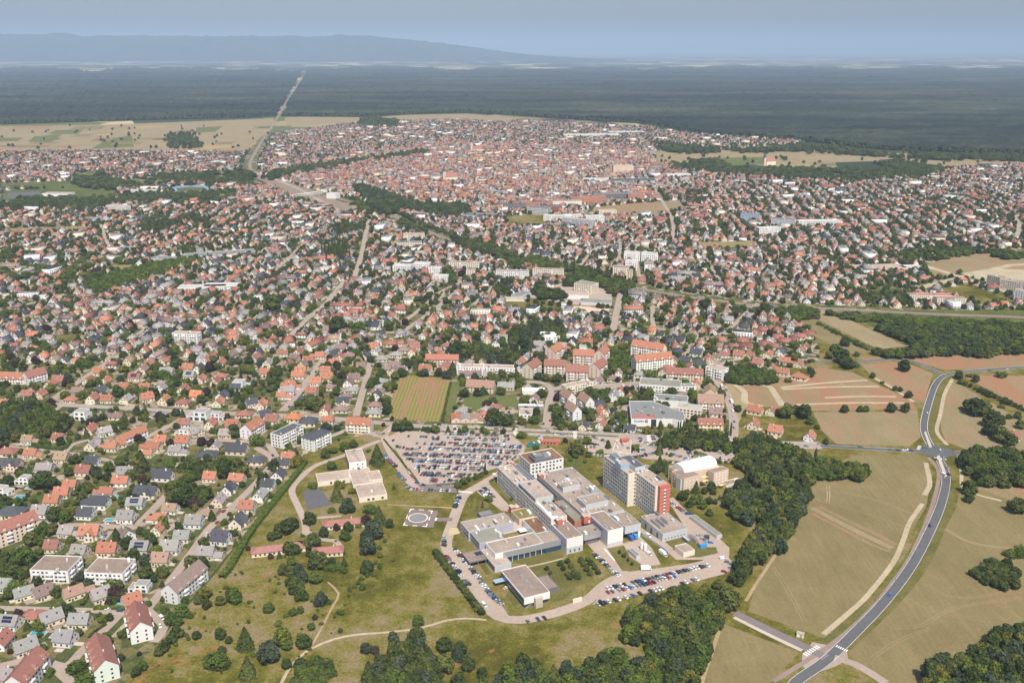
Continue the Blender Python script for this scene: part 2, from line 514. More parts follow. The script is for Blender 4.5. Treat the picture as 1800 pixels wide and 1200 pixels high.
def take_disc(x, y, r):
    i0, i1 = int((x - r - GX0) / GC), int((x + r - GX0) / GC) + 1
    j0, j1 = int((y - r - GY0) / GC), int((y + r - GY0) / GC) + 1
    i0, j0 = max(i0, 0), max(j0, 0)
    if i1 <= 0 or j1 <= 0 or i0 >= GNX or j0 >= GNY: return
    sub = (gx[i0:i1][None] - x) ** 2 + (gy[j0:j1][:, None] - y) ** 2 < r * r
    taken[j0:j1, i0:i1] |= sub
def take_path(path, hw):
    for x, y in along(path, max(3.0, hw * 0.7)):
        take_disc(x, y, hw)
def is_free(x, y, m=None):
    i = ((np.asarray(x) - GX0) / GC).astype(int); j = ((np.asarray(y) - GY0) / GC).astype(int)
    ok = (i >= 0) & (j >= 0) & (i < GNX) & (j < GNY)
    ii, jj = np.clip(i, 0, GNX - 1), np.clip(j, 0, GNY - 1)
    r = ok & ~taken[jj, ii]
    return r if m is None else r & m[jj, ii]

# ------------------------------------------------------------------ ground, fields, lawns
sheet('ground', [(-90000, -3000), (90000, -3000), (90000, 120000), (-90000, 120000)], 0.0, 'countryside', 'wide patchwork of fields, meadows and woods across the plain')
LAY = [0, 0]
def psheet(name, t, pts, z, m, label, parent=None, block=True):
    poly = [t(*p) for p in pts]
    if block: take_poly(poly)
    LAY[0] += 1
    z += 0.0004 * LAY[0]          # no two sheets in one plane
    return sheet(name, [un(*p) for p in poly], z, m, label, parent=parent)
TOWN = [(-150, 268), (200, 266), (430, 268), (468, 238), (640, 214), (800, 208), (1000, 216), (1110, 222), (1200, 224), (1320, 232), (1420, 247), (1390, 256), (1160, 262), (1150, 286), (1300, 300), (1490, 302), (1640, 296), (1800, 288), (1950, 290), (1950, 545), (1800, 545), (1640, 545), (1560, 545), (1440, 540), (1400, 560), (1440, 600), (1440, 634), (1310, 668), (1275, 672), (1296, 770), (1100, 775), (700, 762), (560, 790), (470, 890), (330, 1060), (215, 1215), (-260, 1215), (-200, 800)]
sheet('rough_grass', [un(*p) for p in ((1180, 1240), (1290, 760), (1390, 560), (1480, 545), (2060, 548), (2100, 1240))], 0.02, 'meadow', 'rough dry grass between the fields and roads')
tg = sheet('gardens', [un(*p) for p in TOWN], 0.03, 'garden_ground', 'gardens, lawns and yards between the houses of the town')
psheet('meadow', ID, [(200, 1225), (262, 1150), (330, 1065), (385, 1000), (440, 925), (480, 870), (520, 812), (560, 782), (640, 764), (690, 758), (1290, 778), (1330, 800), (1425, 880), (1375, 970), (1330, 1015), (1270, 1092), (1228, 1225)], 0.06, 'meadow', 'parched olive and tan meadow around the hospital')
# fields east of the hospital
psheet('field', ID, [(1425, 835), (1500, 800), (1612, 798), (1640, 830), (1628, 890), (1590, 955), (1530, 1035), (1452, 1122), (1315, 1074), (1330, 1020), (1380, 940), (1428, 880)], 0.06, 'field_stubble', 'tan stubble field between the wood and the curving bypass road')
psheet('field', ID, [(1225, 1225), (1272, 1096), (1405, 1146), (1330, 1225)], 0.06, 'field_stubble', 'tan stubble field below the side road crossing')
psheet('field', ID, [(1690, 835), (1810, 870), (1960, 900), (1960, 1100), (1800, 1090), (1600, 1225), (1530, 1190), (1492, 1148), (1560, 1070), (1642, 965), (1682, 890)], 0.06, 'field_stubble', 'wide tan stubble field on the outer side of the bypass curve')
psheet('field', ID, [(1430, 724), (1560, 723), (1612, 720), (1618, 768), (1600, 784), (1470, 780), (1445, 757)], 0.06, 'field_dry', 'dry field with reddish patches inside the road junction')
F5 = psheet('field', ID, [(1286, 676), (1350, 672), (1440, 645), (1500, 655), (1600, 702), (1612, 719), (1430, 722), (1320, 712)], 0.06, 'field_red', 'reddish tilled field with pale parallel stripes')
psheet('field', ID, [(1512, 640), (1590, 636), (1640, 656), (1625, 705), (1604, 700), (1540, 668)], 0.06, 'field_red', 'small reddish field between hedge trees and the northern road')
psheet('field', ID, [(1672, 668), (1790, 735), (1830, 770), (1810, 798), (1700, 790), (1650, 772), (1652, 720)], 0.06, 'field_dry', 'dry field with a clump of dark bushes beside the bypass')
psheet('field', ID, [(1690, 660), (1950, 660), (1950, 760), (1800, 718)], 0.06, 'field_red', 'reddish field with curved pale tracks beyond the hedgerow')
psheet('field', ID, [(1500, 632), (1650, 618), (1950, 606), (1950, 640), (1660, 650), (1600, 632)], 0.06, 'field_red', 'narrow reddish field north of the road fork')
psheet('field', ID, [(1400, 563), (1440, 558), (1530, 619), (1490, 622), (1440, 596)], 0.06, 'field_stubble', 'thin olive strip field beside the housing estate')
psheet('field', ID, [(1432, 553), (1480, 556), (1592, 608), (1545, 614), (1440, 562)], 0.06, 'field_pale', 'pale straw strip field ending at the scrub wood')
psheet('scrub_meadow', ID, [(1480, 545), (1960, 545), (1960, 605), (1640, 615), (1590, 606)], 0.06, 'green_grass', 'green scrubland under the wood beside the railway')
psheet('field', ID, [(1700, 852), (1960, 846), (1960, 900), (1800, 886)], 0.09, 'field_red', 'red and pale banded strip field east of the bypass wood')
for k, (a, b2) in enumerate((((1372, 681), (1525, 668)), ((1375, 684), (1545, 679)), ((1450, 699), (1575, 697)), ((1400, 711), (1590, 708)), ((1530, 660), (1606, 706)))):
    mb = MB(); ribbon(mb, smooth([un(*a), un((a[0] + b2[0]) / 2, (a[1] + b2[1]) / 2 - 1.5), un(*b2)]), -2.2, 2.2, 0.10, 'gravel'); mb.build('straw_stripe', F5)
mb = MB(); ribbon(mb, smooth(W(TE, [(110, 385), (160, 430), (170, 490), (270, 515)])), -3.5, 3.5, 0.10, 'gravel'); mb.build('straw_stripe', F5)
mb = MB(); ribbon(mb, smooth(W(TE, [(120, 385), (290, 390), (340, 440), (385, 510)])), -3.5, 3.5, 0.104, 'gravel'); mb.build('straw_stripe', F5)
mb = MB(); ribbon(mb, smooth(W(TF, [(560, 175), (720, 260), (900, 350), (1030, 410)])), -3.0, 3.0, 0.10, 'field_pale'); ribbon(mb, smooth(W(TF, [(560, 205), (720, 290), (900, 385), (1020, 430)])), -2.0, 1.5, 0.104, 'field_red'); ribbon(mb, smooth(W(TF, [(600, 165), (760, 245), (940, 330), (1050, 390)])), -2.5, 2.0, 0.108, 'field_red')
tag(mb.build('bare_track'), 'bare reddish track with a straw strip across the stubble field', kind='structure')
for t_, pts in ((TF, [(600, 60), (900, 120), (1150, 210)]), (TF, [(560, 120), (850, 200), (1120, 290)]), (TF, [(330, 520), (430, 680), (520, 850)]), (TF, [(1340, 300), (1500, 380), (1790, 420)]), (TF, [(1230, 620), (1400, 700), (1790, 660)]), (TF, [(1020, 880), (1200, 860), (1400, 760), (1790, 700)]), (TF, [(900, 1060), (1050, 960), (1250, 880)]), (TF, [(650, 40), (655, 100), (650, 150)]), (TE, [(620, 600), (900, 590), (1170, 610)]), (TE, [(640, 680), (900, 690), (1180, 690)]), (TE, [(1400, 400), (1380, 600), (1500, 760)])):
    mb = MB(); q = smooth(W(t_, pts))
    for k in (-1.0, 1.0): ribbon(mb, q, k - 0.4, k + 0.4, 0.112, 'dirt' if pts[0][0] in (650, 420, 1340) else 'field_dry')
    tag(mb.build('tractor_track'), 'faint pair of tractor wheel tracks across a dry field', kind='structure')
# mown plot, nursery
psheet('field', TC, [(690, 330), (960, 350), (975, 375), (905, 605), (610, 585), (640, 400)], 0.07, 'field_rows', 'half mown plot of yellow green rows and reddish stubble by the avenue')
psheet('field', TC, [(985, 365), (1040, 370), (985, 560), (940, 570)], 0.07, 'field_crop', 'narrow green vegetable strip beside the mown plot')
psheet('nursery', TC, [(1055, 455), (1220, 458), (1210, 525), (1040, 530)], 0.07, 'field_crop', 'plant nursery beds in green rows')
psheet('nursery', TC, [(1240, 445), (1360, 445), (1360, 520), (1240, 515)], 0.07, 'field_crop', 'dense green nursery bed beside the yard')
# upper fields
for pts, m, lab in (([(-150, 224), (0, 222), (200, 219), (330, 214), (480, 208), (486, 222), (466, 236), (430, 266), (0, 263), (-150, 262)], 'field_pale', 'straw coloured fields below the forest edge'),
                    ([(60, 240), (110, 236), (90, 250), (50, 250)], 'field_crop', 'small green crop field among the straw fields'),
                    ([(160, 262), (190, 244), (232, 238), (235, 258)], 'field_crop', 'green crop wedge among the straw fields'),
                    ([(345, 224), (392, 222), (378, 232), (345, 233)], 'field_crop', 'dark green crop square below the forest'),
                    ([(500, 206), (820, 200), (900, 206), (900, 216), (790, 210), (650, 214), (505, 222)], 'field_pale', 'straw fields north of the town'),
                    ([(1150, 266), (1360, 264), (1600, 270), (1590, 282), (1300, 290), (1160, 290)], 'field_pale', 'straw fields between the tree belts'),
                    ([(1240, 278), (1340, 276), (1360, 288), (1250, 292)], 'field_crop', 'green crop field between the tree belts'),
                    ([(1550, 280), (1950, 272), (1950, 287), (1640, 294)], 'field_pale', 'long straw field below the eastern forest'),
                    ([(0, 322), (130, 318), (240, 322), (250, 330), (0, 332)], 'green_grass', 'green pasture behind the sports ground'),
                    ([(0, 402), (150, 397), (152, 404), (0, 410)], 'field_mown', 'yellowish strip meadow between the houses'),
                    ([(190, 466), (235, 465), (225, 476), (190, 475)], 'field_mown', 'small dry clearing in the park'),
                    ([(1620, 470), (1680, 445), (1950, 450), (1950, 480), (1700, 480), (1650, 490)], 'field_dry', 'rough green wasteland by the building site'),
                    ([(1640, 508), (1700, 500), (1790, 528), (1730, 535)], 'meadow', 'green wasteland below the site track'),
                    ([(1110, 510), (1180, 515), (1320, 540), (1110, 516)], 'green_grass', 'grass strip along the railway cutting'),
                    ([(888, 381), (955, 374), (985, 386), (960, 397), (900, 399)], 'meadow', 'green lot in front of the barracks'),
                    ([(1010, 373), (1070, 361), (1190, 352), (1205, 365), (1160, 377), (1085, 381)], 'field_dry', 'dry open lot beside the barracks'),
                    ([(1220, 425), (1330, 425), (1320, 438), (1230, 436)], 'field_mown', 'dry clearing among the houses'),
                    ([(885, 522), (960, 528), (990, 542), (890, 545)], 'lawn', 'school sports lawn'),
                    ([(100, 590), (150, 585), (120, 605), (95, 603)], 'lawn', 'orchard lawn between the houses')):
    psheet('field' if 'lawn' not in m else 'lawn', ID, pts, 0.075, m, lab)
for i, (xa, xb, ya, yb) in enumerate([(x, x + rnd.uniform(30, 75), 0, 0) for x in range(-60, 470, 36)] * 2):
    y0 = rnd.choice((222, 229, 236, 243, 250, 256)) ; y1 = y0 + rnd.uniform(3, 8)
    if xb > 425 and y0 > 240: continue
    psheet('field', ID, [(xa, y1), (xb, y1 - 1.0), (xb + 10, y0 - 0.8), (xa + 14, y0)], 0.12, rnd.choice(['field_plough', 'field_plough', 'field_stubble', 'field_gold', 'field_crop', 'field_red']), 'narrow strip field of the upper plain beyond the town')
psheet('bare_earth', ID, [(1690, 480), (1740, 472), (1800, 474), (1950, 476), (1950, 500), (1800, 505), (1725, 493)], 0.085, 'gravel', 'pale bare earth of the building site')
psheet('sand_pitch', TH, [(380, 855), (620, 870), (600, 905), (350, 890)], 0.09, 'sand', 'pale sandy pitch beside the school')
# sports ground
psheet('sports_field', ID, [(5, 335), (200, 328), (205, 345), (0, 352)], 0.09, 'green_grass', 'green sports fields')
psheet('sports_pitch', TK, [(50, 140), (250, 130), (265, 165), (45, 180)], 0.12, 'court', 'grey all weather pitch')
psheet('running_track', TK, [(1080, 110), (1110, 98), (1200, 92), (1300, 95), (1335, 112), (1300, 130), (1120, 152)], 0.10, 'track_blue', 'blue running track oval')
psheet('sports_field', TK, [(1115, 112), (1200, 103), (1290, 106), (1310, 118), (1280, 128), (1130, 135)], 0.13, 'green_grass', 'green infield of the running track')

# ------------------------------------------------------------------ roads
def road(name, t, pts, wd, m, label, z=0.12, block=None, edges=None, centre=None, pathpts=None):
    path = smooth(pathpts or W(t, pts))
    LAY[1] += 1
    z += 0.0009 * LAY[1]
    mb = MB(); ribbon(mb, path, -wd / 2, wd / 2, z, m)
    o = tag(mb.build(name), label, kind='structure')
    if edges:
        for s in (-1, 1):
            mb = MB(); ribbon(mb, path, s * (wd / 2 - 0.35) - edges / 2, s * (wd / 2 - 0.35) + edges / 2, z + 0.015, 'white_paint'); mb.build('edge_line', o)
    if centre:
        mb = MB(); ribbon(mb, path, -0.12, 0.12, z + 0.02, 'white_paint', dash=centre); mb.build('centre_line', o)
    take_path(path, (wd / 2 + 2.5) if block is None else block)
    if name == 'railway': take_path(path[::2], 24)
    return o, path
BY = [(1380, 1225), (1400, 1197), (1452, 1160), (1502, 1112), (1556, 1055), (1602, 994), (1636, 930), (1656, 880), (1663, 838), (1652, 808), (1642, 792)]
bypass, bpath = road('road', ID, BY, 7.4, 'asphalt', 'dark asphalt bypass road curving through the fields', edges=0.2)
bnorth, bnpath = road('road', ID, [(1642, 792), (1628, 768), (1624, 745), (1632, 710), (1645, 675), (1664, 659), (1710, 652), (1800, 645), (1960, 636)], 7.2, 'asphalt', 'dark asphalt road running north from the junction', edges=0.3, z=0.124)
road('cycle_track', TF, [(330, 1190), (540, 1060), (690, 960), (820, 850), (930, 740), (1040, 600), (1130, 470), (1215, 290), (1270, 140), (1300, 0), (1290, -60), (1240, -120)], 3.2, 'cycle_track', 'brown cycle track beside the bypass', z=0.116, block=2)
road('gravel_swale', TF, [(625, 915), (760, 800), (880, 690), (1030, 500), (1090, 370), (1130, 260), (1205, 150)], 3.6, 'gravel', 'pale gravel drainage strip along the bypass', z=0.10, block=2)
road('gravel_swale', TF, [(1215, 100), (1240, 60), (1248, 20), (1225, -90)], 4.0, 'gravel', 'short pale gravel basin near the junction', z=0.10, block=2)
road('verge', TF, [(560, 1075), (690, 985), (1010, 690), (1180, 470), (1290, 230), (1345, 60)], 17, 'lawn', 'brownish grass verge under the bypass', z=0.082, block=2)
road('gravel_swale', TE, [(1380, 355), (1335, 440), (1310, 560), (1290, 660), (1350, 740)], 3.6, 'gravel', 'pale gravel track beside the northern road', z=0.10, block=2)
road('verge', TE, [(1330, 340), (1280, 480), (1260, 620), (1290, 720)], 16, 'lawn', 'grass verge of the northern road', z=0.082, block=2)
side, _ = road('road', TF, [(105, 790), (300, 885), (540, 1000), (640, 1050)], 7.0, 'asphalt_old', 'worn side road joining the bypass', z=0.116)
mb = MB(); ribbon(mb, smooth(W(TF, [(100, 815), (290, 910), (500, 1010)])), -1.5, 1.5, 0.135, 'pale_concrete'); mb.build('pavement', side)
road('road', TF, [(690, 1050), (800, 1085), (900, 1140), (990, 1200)], 6.0, 'street', 'pale farm lane leaving the bypass crossing', z=0.116)
sheet('road_junction', W(TF, [(500, 1035), (560, 960), (690, 985), (760, 1000), (770, 1060), (700, 1100), (560, 1150), (500, 1100)]), 0.113, 'street', 'worn crossing area of the side roads')
road('road', ID, [(1400, 632), (1432, 633), (1500, 636), (1560, 631), (1600, 634), (1630, 645), (1660, 660)], 6.5, 'asphalt', 'grey road from the estate to the northern junction', z=0.116, edges=0.25)
road('road', ID, [(1440, 783), (1520, 788), (1600, 792), (1645, 795), (1690, 795)], 7.0, 'asphalt', 'asphalt road from the wood to the junction', z=0.118, edges=0.25)
road('farm_track', ID, [(1685, 800), (1690, 830), (1692, 855), (1715, 868), (1760, 880)], 3.0, 'gravel', 'pale farm track beside the eastern wood', z=0.10)
road('farm_track', TF, [(520, 165), (440, 290), (330, 470), (230, 620), (170, 720)], 2.2, 'dirt', 'dirt track along the wood edge', z=0.10)
road('farm_track', ID, [(1268, 1095), (1250, 1150), (1228, 1215)], 2.4, 'dirt', 'dirt track beside the lower field', z=0.10)
jn = sheet('road_junction', W(TE, [(1180, 760), (1230, 735), (1310, 745), (1390, 775), (1400, 800), (1330, 820), (1270, 810), (1210, 795)]), 0.15, 'asphalt', 'asphalt traffic light junction on the bypass')
for t, pts in ((TE, [(1215, 665), (1225, 660), (1262, 752), (1245, 755)]), (TE, [(1288, 805), (1305, 800), (1345, 905), (1335, 935)])):
    sheet('traffic_island', W(t, pts), 0.17, 'pale_concrete', None, parent=jn)
def crossing(t, a, b2, wd, n, parent, m='white_paint', z=0.165):
    """zebra: n stripes from a to b, each wd long across the walking line"""
    A, B = np.array(un(*t(*a))), np.array(un(*t(*b2)))
    d = (B - A) / np.linalg.norm(B - A); q = np.array([-d[1], d[0]]); st = np.linalg.norm(B - A) / (2 * n - 1)
    for i in range(n):
        c0 = A + d * (2 * i) * st; c1 = c0 + d * st
        mb = MB()
        mb.add([(*(c0 - q * wd / 2), z), (*(c1 - q * wd / 2), z), (*(c1 + q * wd / 2), z), (*(c0 + q * wd / 2), z)], [(0, 1, 2, 3)], m)
        mb.build('zebra_stripe', parent)
crossing(TF, (515, 1035), (595, 985), 3.2, 7, side)
crossing(TF, (700, 982), (765, 1012), 2.2, 6, bypass)
crossing(TE, (1190, 745), (1180, 765), 3.0, 5, jn)
crossing(TE, (1275, 815), (1345, 825), 3.0, 6, jn)

AV = [(-120, 702), (0, 708), (120, 712), (330, 723), (440, 728), (540, 732), (620, 738), (690, 745), (770, 751)]
road('avenue', ID, AV, 9.0, 'avenue', 'pale avenue through the western estate', z=0.116)
ave, avp = road('avenue', ID, [(760, 750), (850, 755), (930, 759), (1050, 765), (1160, 771), (1260, 777), (1350, 781), (1442, 783)], 17.0, 'avenue', 'wide pale avenue with lane markings in front of the hospital', z=0.118, block=10)
for off in (-5.5, 5.5):
    mb = MB(); ribbon(mb, avp, off - 0.15, off + 0.15, 0.14, 'white_paint', dash=(3, 3)); mb.build('lane_line', ave)
mb = MB(); ribbon(mb, densify(avp, 60)[4:30], -1.6, 1.6, 0.145, 'lawn'); mb.build('median_strip', ave)
for x in (800, 905, 1010, 1140):
    crossing(ID, (x, 750 + (x - 770) * 0.05 - 4), (x + 2, 750 + (x - 770) * 0.05 + 9), 4, 8, ave, z=0.15)
STREETS = [
    (TA, [(860, 770), (1000, 600), (1120, 440), (1230, 290), (1380, 150), (1500, 30), (1560, -40), (1600, -110), (1500, -180)], 6.5),
    (TA, [(860, 770), (720, 790), (560, 775), (350, 770), (150, 765), (-60, 760)], 5.5),
    (TA, [(420, 275), (600, 280), (780, 290), (830, 250), (1000, 75)], 7.0),
    (TA, [(420, 275), (330, 300), (100, 420), (-100, 560)], 6.0),
    (TA, [(700, 800), (600, 900), (470, 1020), (380, 1100), (200, 1060), (0, 1100)], 6.0),
    (TA, [(860, 770), (960, 870), (900, 960)], 6.0),
    (TA, [(650, 310), (560, 420), (540, 440)], 4.0),
    (TA, [(300, 1090), (420, 1200)], 6.0),
    (TA, [(-60, 240), (80, 250), (240, 255), (420, 275)], 5.0),
    (TB, [(300, 475), (400, 410), (580, 290), (700, 210)], 8.0),
    (TB, [(830, 705), (930, 660), (1060, 590), (1110, 545)], 7.0),
    (TB, [(1650, 540), (1730, 460), (1800, 370), (1890, 240)], 7.0),
    (TB, [(0, 750), (140, 760), (380, 785), (480, 800), (640, 830)], 5.5),
    (TB, [(380, 785), (430, 735), (520, 710)], 5.0),
    (TB, [(830, 705), (1000, 715), (1200, 710), (1350, 715), (1500, 735), (1570, 740), (1620, 810)], 6.0),
    (TB, [(640, 830), (700, 900), (640, 910)], 5.0),
    (TC, [(420, 570), (460, 420), (500, 270), (470, 268)], 7.0),
    (TC, [(500, 270), (640, 262), (740, 240), (700, 225), (620, 262)], 6.0),
    (TC, [(40, 480), (130, 365), (230, 240), (290, 160), (520, 90), (720, 80)], 7.0),
    (TC, [(40, 480), (0, 540)], 7.0),
    (TC, [(690, 80), (760, 30), (860, -40), (1010, -160)], 7.0),
    (TC, [(720, 80), (780, 95), (1000, 110)], 6.0),
    (TC, [(620, 640), (560, 690), (420, 640), (270, 690)], 6.0),
    (TD, [(200, 640), (215, 500), (235, 420), (170, 375), (0, 370)], 8.0),
    (TD, [(235, 420), (340, 380), (420, 370)], 6.0),
    (TD, [(1200, 370), (1245, 420), (1290, 540), (1300, 640), (1290, 735)], 9.0),
    (TD, [(1200, 370), (1180, 330), (1240, 260), (1400, 232), (1660, 240), (1800, 240)], 6.0),
    (TD, [(1130, 150), (1260, 70), (1380, -40), (1440, -90)], 6.0),
    (TD, [(1420, 240), (1640, 200), (1780, 215)], 5.0),
    (TG, [(340, 920), (450, 830), (560, 700), (610, 690), (660, 560), (690, 420), (715, 310)], 8.0),
    (TG, [(340, 920), (250, 1010), (170, 1080)], 7.0),
    (TG, [(890, 990), (1060, 860), (1180, 760), (1290, 710), (1260, 680)], 7.0),
    (TG, [(1340, 880), (1430, 800), (1520, 715)], 6.0),
    (TG, [(600, 310), (700, 300), (810, 275)], 9.0),
    (TG, [(170, 620), (290, 480), (200, 560), (110, 640)], 6.0),
    (TH, [(640, 1010), (660, 900), (690, 760)], 9.0),
    (TH, [(640, 1010), (760, 1010), (900, 985)], 6.0),
    (TH, [(890, 860), (900, 985), (1000, 1010)], 6.0),
    (TH, [(1210, 530), (1270, 630), (1330, 730)], 8.0),
    (TH, [(1680, 660), (1800, 750)], 7.0),
    (TH, [(490, 530), (430, 600)], 6.0),
    (TH, [(680, 500), (670, 560), (590, 620)], 7.0),
    (TH, [(780, 500), (800, 640), (810, 700)], 6.0),
    (TH, [(830, 0), (1000, 280), (1030, 440), (1210, 530)], 7.0),
    (TI, [(270, 680), (330, 730), (370, 760)], 7.0),
    (TI, [(1740, 290), (1770, 350), (1750, 420)], 9.0),
    (TK, [(640, 340), (660, 420), (690, 470)], 7.0),
    (TK, [(720, 750), (900, 680), (1190, 580), (1400, 480), (1560, 440)], 8.0),
    (TK, [(-40, 900), (200, 840), (480, 790), (720, 750)], 7.0),
    (ID, [(440, 300), (520, 330), (600, 372), (650, 378)], 12.0),
]
for si, (t, pts, wd) in enumerate(STREETS):
    pth = smooth(W(t, pts))
    mb = MB(); ribbon(mb, pth, -wd / 2, wd / 2, 0.09 + 0.003 * si, 'street')
    tag(mb.build('street'), 'pale residential street between the houses', kind='structure')
    take_path(pth, wd / 2 + 2.0)
# railway across the town and out through the forest
rail, rpath = road('railway', ID, [(1960, 570), (1800, 558), (1640, 552), (1500, 545), (1370, 540), (1250, 527), (1150, 512), (1080, 497), (960, 470), (840, 438), (740, 402), (660, 368), (560, 340), (470, 320), (440, 296), (452, 262), (487, 208), (512, 165), (538, 126)], 12.0, 'ballast', 'railway line with brown ballast running through town and forest', z=0.14, block=9)
for off in (-3.0, -1.5, 1.5, 3.0):
    mb = MB(); ribbon(mb, rpath, off - 0.12, off + 0.12, 0.30, 'metal'); mb.build('rail', rail)
psheet('railway_yard', ID, [(445, 305), (470, 308), (560, 338), (640, 372), (600, 372), (500, 340)], 0.09, 'ballast', 'brown gravel railway yard by the station')
# site tracks east
for pts, wd in ((([(1620, 545 - 40), (1680, 490), (1760, 470), (1800, 465), (1960, 462)]), 13), ([(1625, 467), (1680, 484), (1730, 500), (1800, 520), (1900, 535)], 13)):
    road('site_track', ID, pts, wd, 'gravel', 'pale gravel track across the building site', z=0.11)

psheet('yard', TH, [(340, 705), (400, 690), (520, 695), (640, 780), (625, 862), (350, 845), (100, 800), (110, 780)], 0.085, 'carpark', 'pale paved school yard')
# hospital roads, car parks
road('service_road', ID, [(692, 748), (676, 764), (688, 796), (712, 834), (732, 860)], 7.5, 'carpark', 'access road along the car park fence')
road('service_road', ID, [(669, 774), (640, 785), (606, 800), (555, 818), (526, 842), (513, 862), (524, 890), (535, 915), (538, 940)], 5.5, 'carpark', 'narrow lane around the old pavilions')
road('service_road', T2, [(390, 640), (470, 690), (560, 700), (590, 730)], 4.5, 'carpark', 'lane between the old pavilions', z=0.116)
road('service_road', T2, [(380, 570), (480, 565), (600, 555)], 3.5, 'carpark', 'path to the red roofed pavilion', z=0.112)
HR = [(910, 815), (884, 829), (845, 852), (818, 868), (806, 890), (794, 922), (786, 946), (785, 962), (800, 990), (822, 1020), (850, 1058), (876, 1083), (915, 1089), (975, 1077), (1030, 1056), (1060, 1030), (1095, 1013), (1180, 1001), (1240, 990), (1272, 972), (1262, 955), (1235, 930), (1205, 905), (1175, 875)]
road('service_road', ID, HR, 8.5, 'carpark', 'pale service road ringing the hospital', z=0.118)
psheet('car_park', ZP, [(290, 110), (620, 125), (1600, 165), (1760, 300), (1720, 420), (1440, 540), (1130, 650), (930, 720), (640, 740), (500, 740), (390, 560), (240, 340), (90, 215)], 0.105, 'carpark', 'large visitor car park packed with rows of cars')
psheet('car_park', ZP, [(250, 590), (390, 570), (500, 745), (920, 745), (960, 840), (430, 820)], 0.109, 'asphalt_old', 'darker asphalt overflow car park')
psheet('car_park', T1, [(870, 1010), (960, 905), (1080, 850), (1560, 745), (1650, 700), (1710, 790), (1640, 830), (1400, 890)], 0.122, 'carpark', 'open staff car park on the southern edge')
psheet('car_park', T1, [(870, 700), (950, 690), (1110, 840), (1030, 860)], 0.114, 'carpark', 'short parking row beside the lawn trees')
psheet('car_park', T1, [(-10, 690), (70, 690), (330, 1000), (380, 1070), (270, 1070), (190, 960)], 0.114, 'carpark', 'parking strip behind the clipped tree row')
psheet('car_park', ZP, [(1170, 790), (1260, 730), (1340, 740), (1570, 990), (1560, 1060), (1480, 1050), (1200, 840)], 0.114, 'carpark', 'drop off lane below the ward block')
psheet('car_park', Z8, [(-180, 640), (400, 680), (700, 760), (1000, 760), (1500, 790), (1760, 860), (1760, 990), (1200, 1010), (900, 960), (560, 950), (350, 900), (-200, 860)], 0.114, 'carpark', 'looping car park between the wood and the ward tower')
psheet('lawn', Z8, [(1190, 860), (1280, 850), (1380, 890), (1370, 920), (1200, 915)], 0.13, 'green_grass', 'green oval island in the looping car park')
psheet('lawn', Z8, [(370, 760), (480, 750), (500, 800), (470, 850), (370, 840)], 0.13, 'green_grass', 'round green island beside the ward tower')
psheet('yard', Z4, [(740, 930), (960, 900), (1100, 1030), (1350, 980), (1600, 890), (1760, 1050), (1900, 1300), (1300, 1400), (1040, 1250), (850, 1060)], 0.113, 'carpark', 'delivery yard in front of the loading dock')
psheet('yard', Z5, [(160, 700), (560, 960), (900, 760), (640, 340), (700, 340), (1360, 860), (1560, 1050), (1560, 1180), (1450, 1230), (760, 1230), (560, 1060), (240, 860)], 0.112, 'carpark', 'service yard around the utility building')
psheet('lawn', Z5, [(580, 950), (840, 870), (1050, 960), (1180, 1040), (1360, 1040), (1390, 1130), (1130, 1190), (880, 1200)], 0.13, 'lawn', 'grass plot around the generator sheds')
psheet('lawn', Z4, [(1090, 1060), (1340, 1010), (1430, 1180), (1650, 1330), (1500, 1400), (1320, 1400)], 0.13, 'lawn', 'grass wedge with saplings by the gas tanks')
psheet('lawn', Z3, [(1260, 640), (1790, 540), (2300, 700), (2250, 850), (2010, 950), (1840, 1130), (1600, 1200), (1560, 1020)], 0.13, 'lawn', 'hospital lawn planted with a grid of trees')
psheet('lawn', Z3, [(1040, 520), (1800, 380), (1800, 530), (1270, 620), (1040, 590)], 0.128, 'lawn', 'grass strip below the glazed corridor')
psheet('lawn', Z3, [(930, 1080), (990, 990), (1040, 1000), (1200, 1180), (1060, 1250)], 0.128, 'lawn', 'grass apron beside the white entrance pavilion')
psheet('lawn', Z3, [(180, 170), (260, 160), (470, 390), (390, 410)], 0.128, 'lawn', 'grass strip along the north pavilion')
psheet('lawn', Z3, [(545, 620), (620, 610), (740, 760), (640, 770)], 0.128, 'lawn', 'narrow grass bed by the canopy')
psheet('lawn', Z2, [(770, 430), (870, 370), (1000, 540), (990, 680), (940, 670)], 0.128, 'lawn', 'grass slope beside the ward block')
psheet('lawn', Z2, [(470, 640), (500, 650), (450, 890), (390, 890)], 0.128, 'lawn', 'grass bed inside the ramp loop')
psheet('lawn', Z2, [(540, 680), (640, 690), (700, 800), (520, 830)], 0.128, 'lawn', 'grass triangle beside the ramp')
psheet('lawn', Z7, [(915, 350), (1000, 340), (1210, 390), (1180, 440), (960, 460)], 0.128, 'green_grass', 'wild flower bed behind the office block')
psheet('sports_court', T2, [(375, 410), (470, 390), (548, 490), (400, 522)], 0.11, 'court', 'dark worn ball court beside the old school')
psheet('footpath', T2, [(865, 490), (870, 486), (1255, 505), (1255, 512)], 0.10, 'dirt', 'straight footpath above the helipad')
road('footpath', ZM, [(370, 1174), (440, 1050), (560, 945), (740, 870), (900, 840), (1100, 825), (1330, 795), (1500, 745), (1640, 730), (1780, 740)], 2.0, 'gravel', 'worn pale footpath curving through the meadow', z=0.10)
road('footpath', ZM, [(580, 915), (650, 790), (720, 650), (765, 560), (690, 480)], 1.5, 'dirt', 'reddish dirt path up the meadow', z=0.096)
road('footpath', Z3, [(1180, 670), (1500, 600), (1800, 525)], 1.8, 'gravel', 'thin path across the hospital lawn', z=0.14)
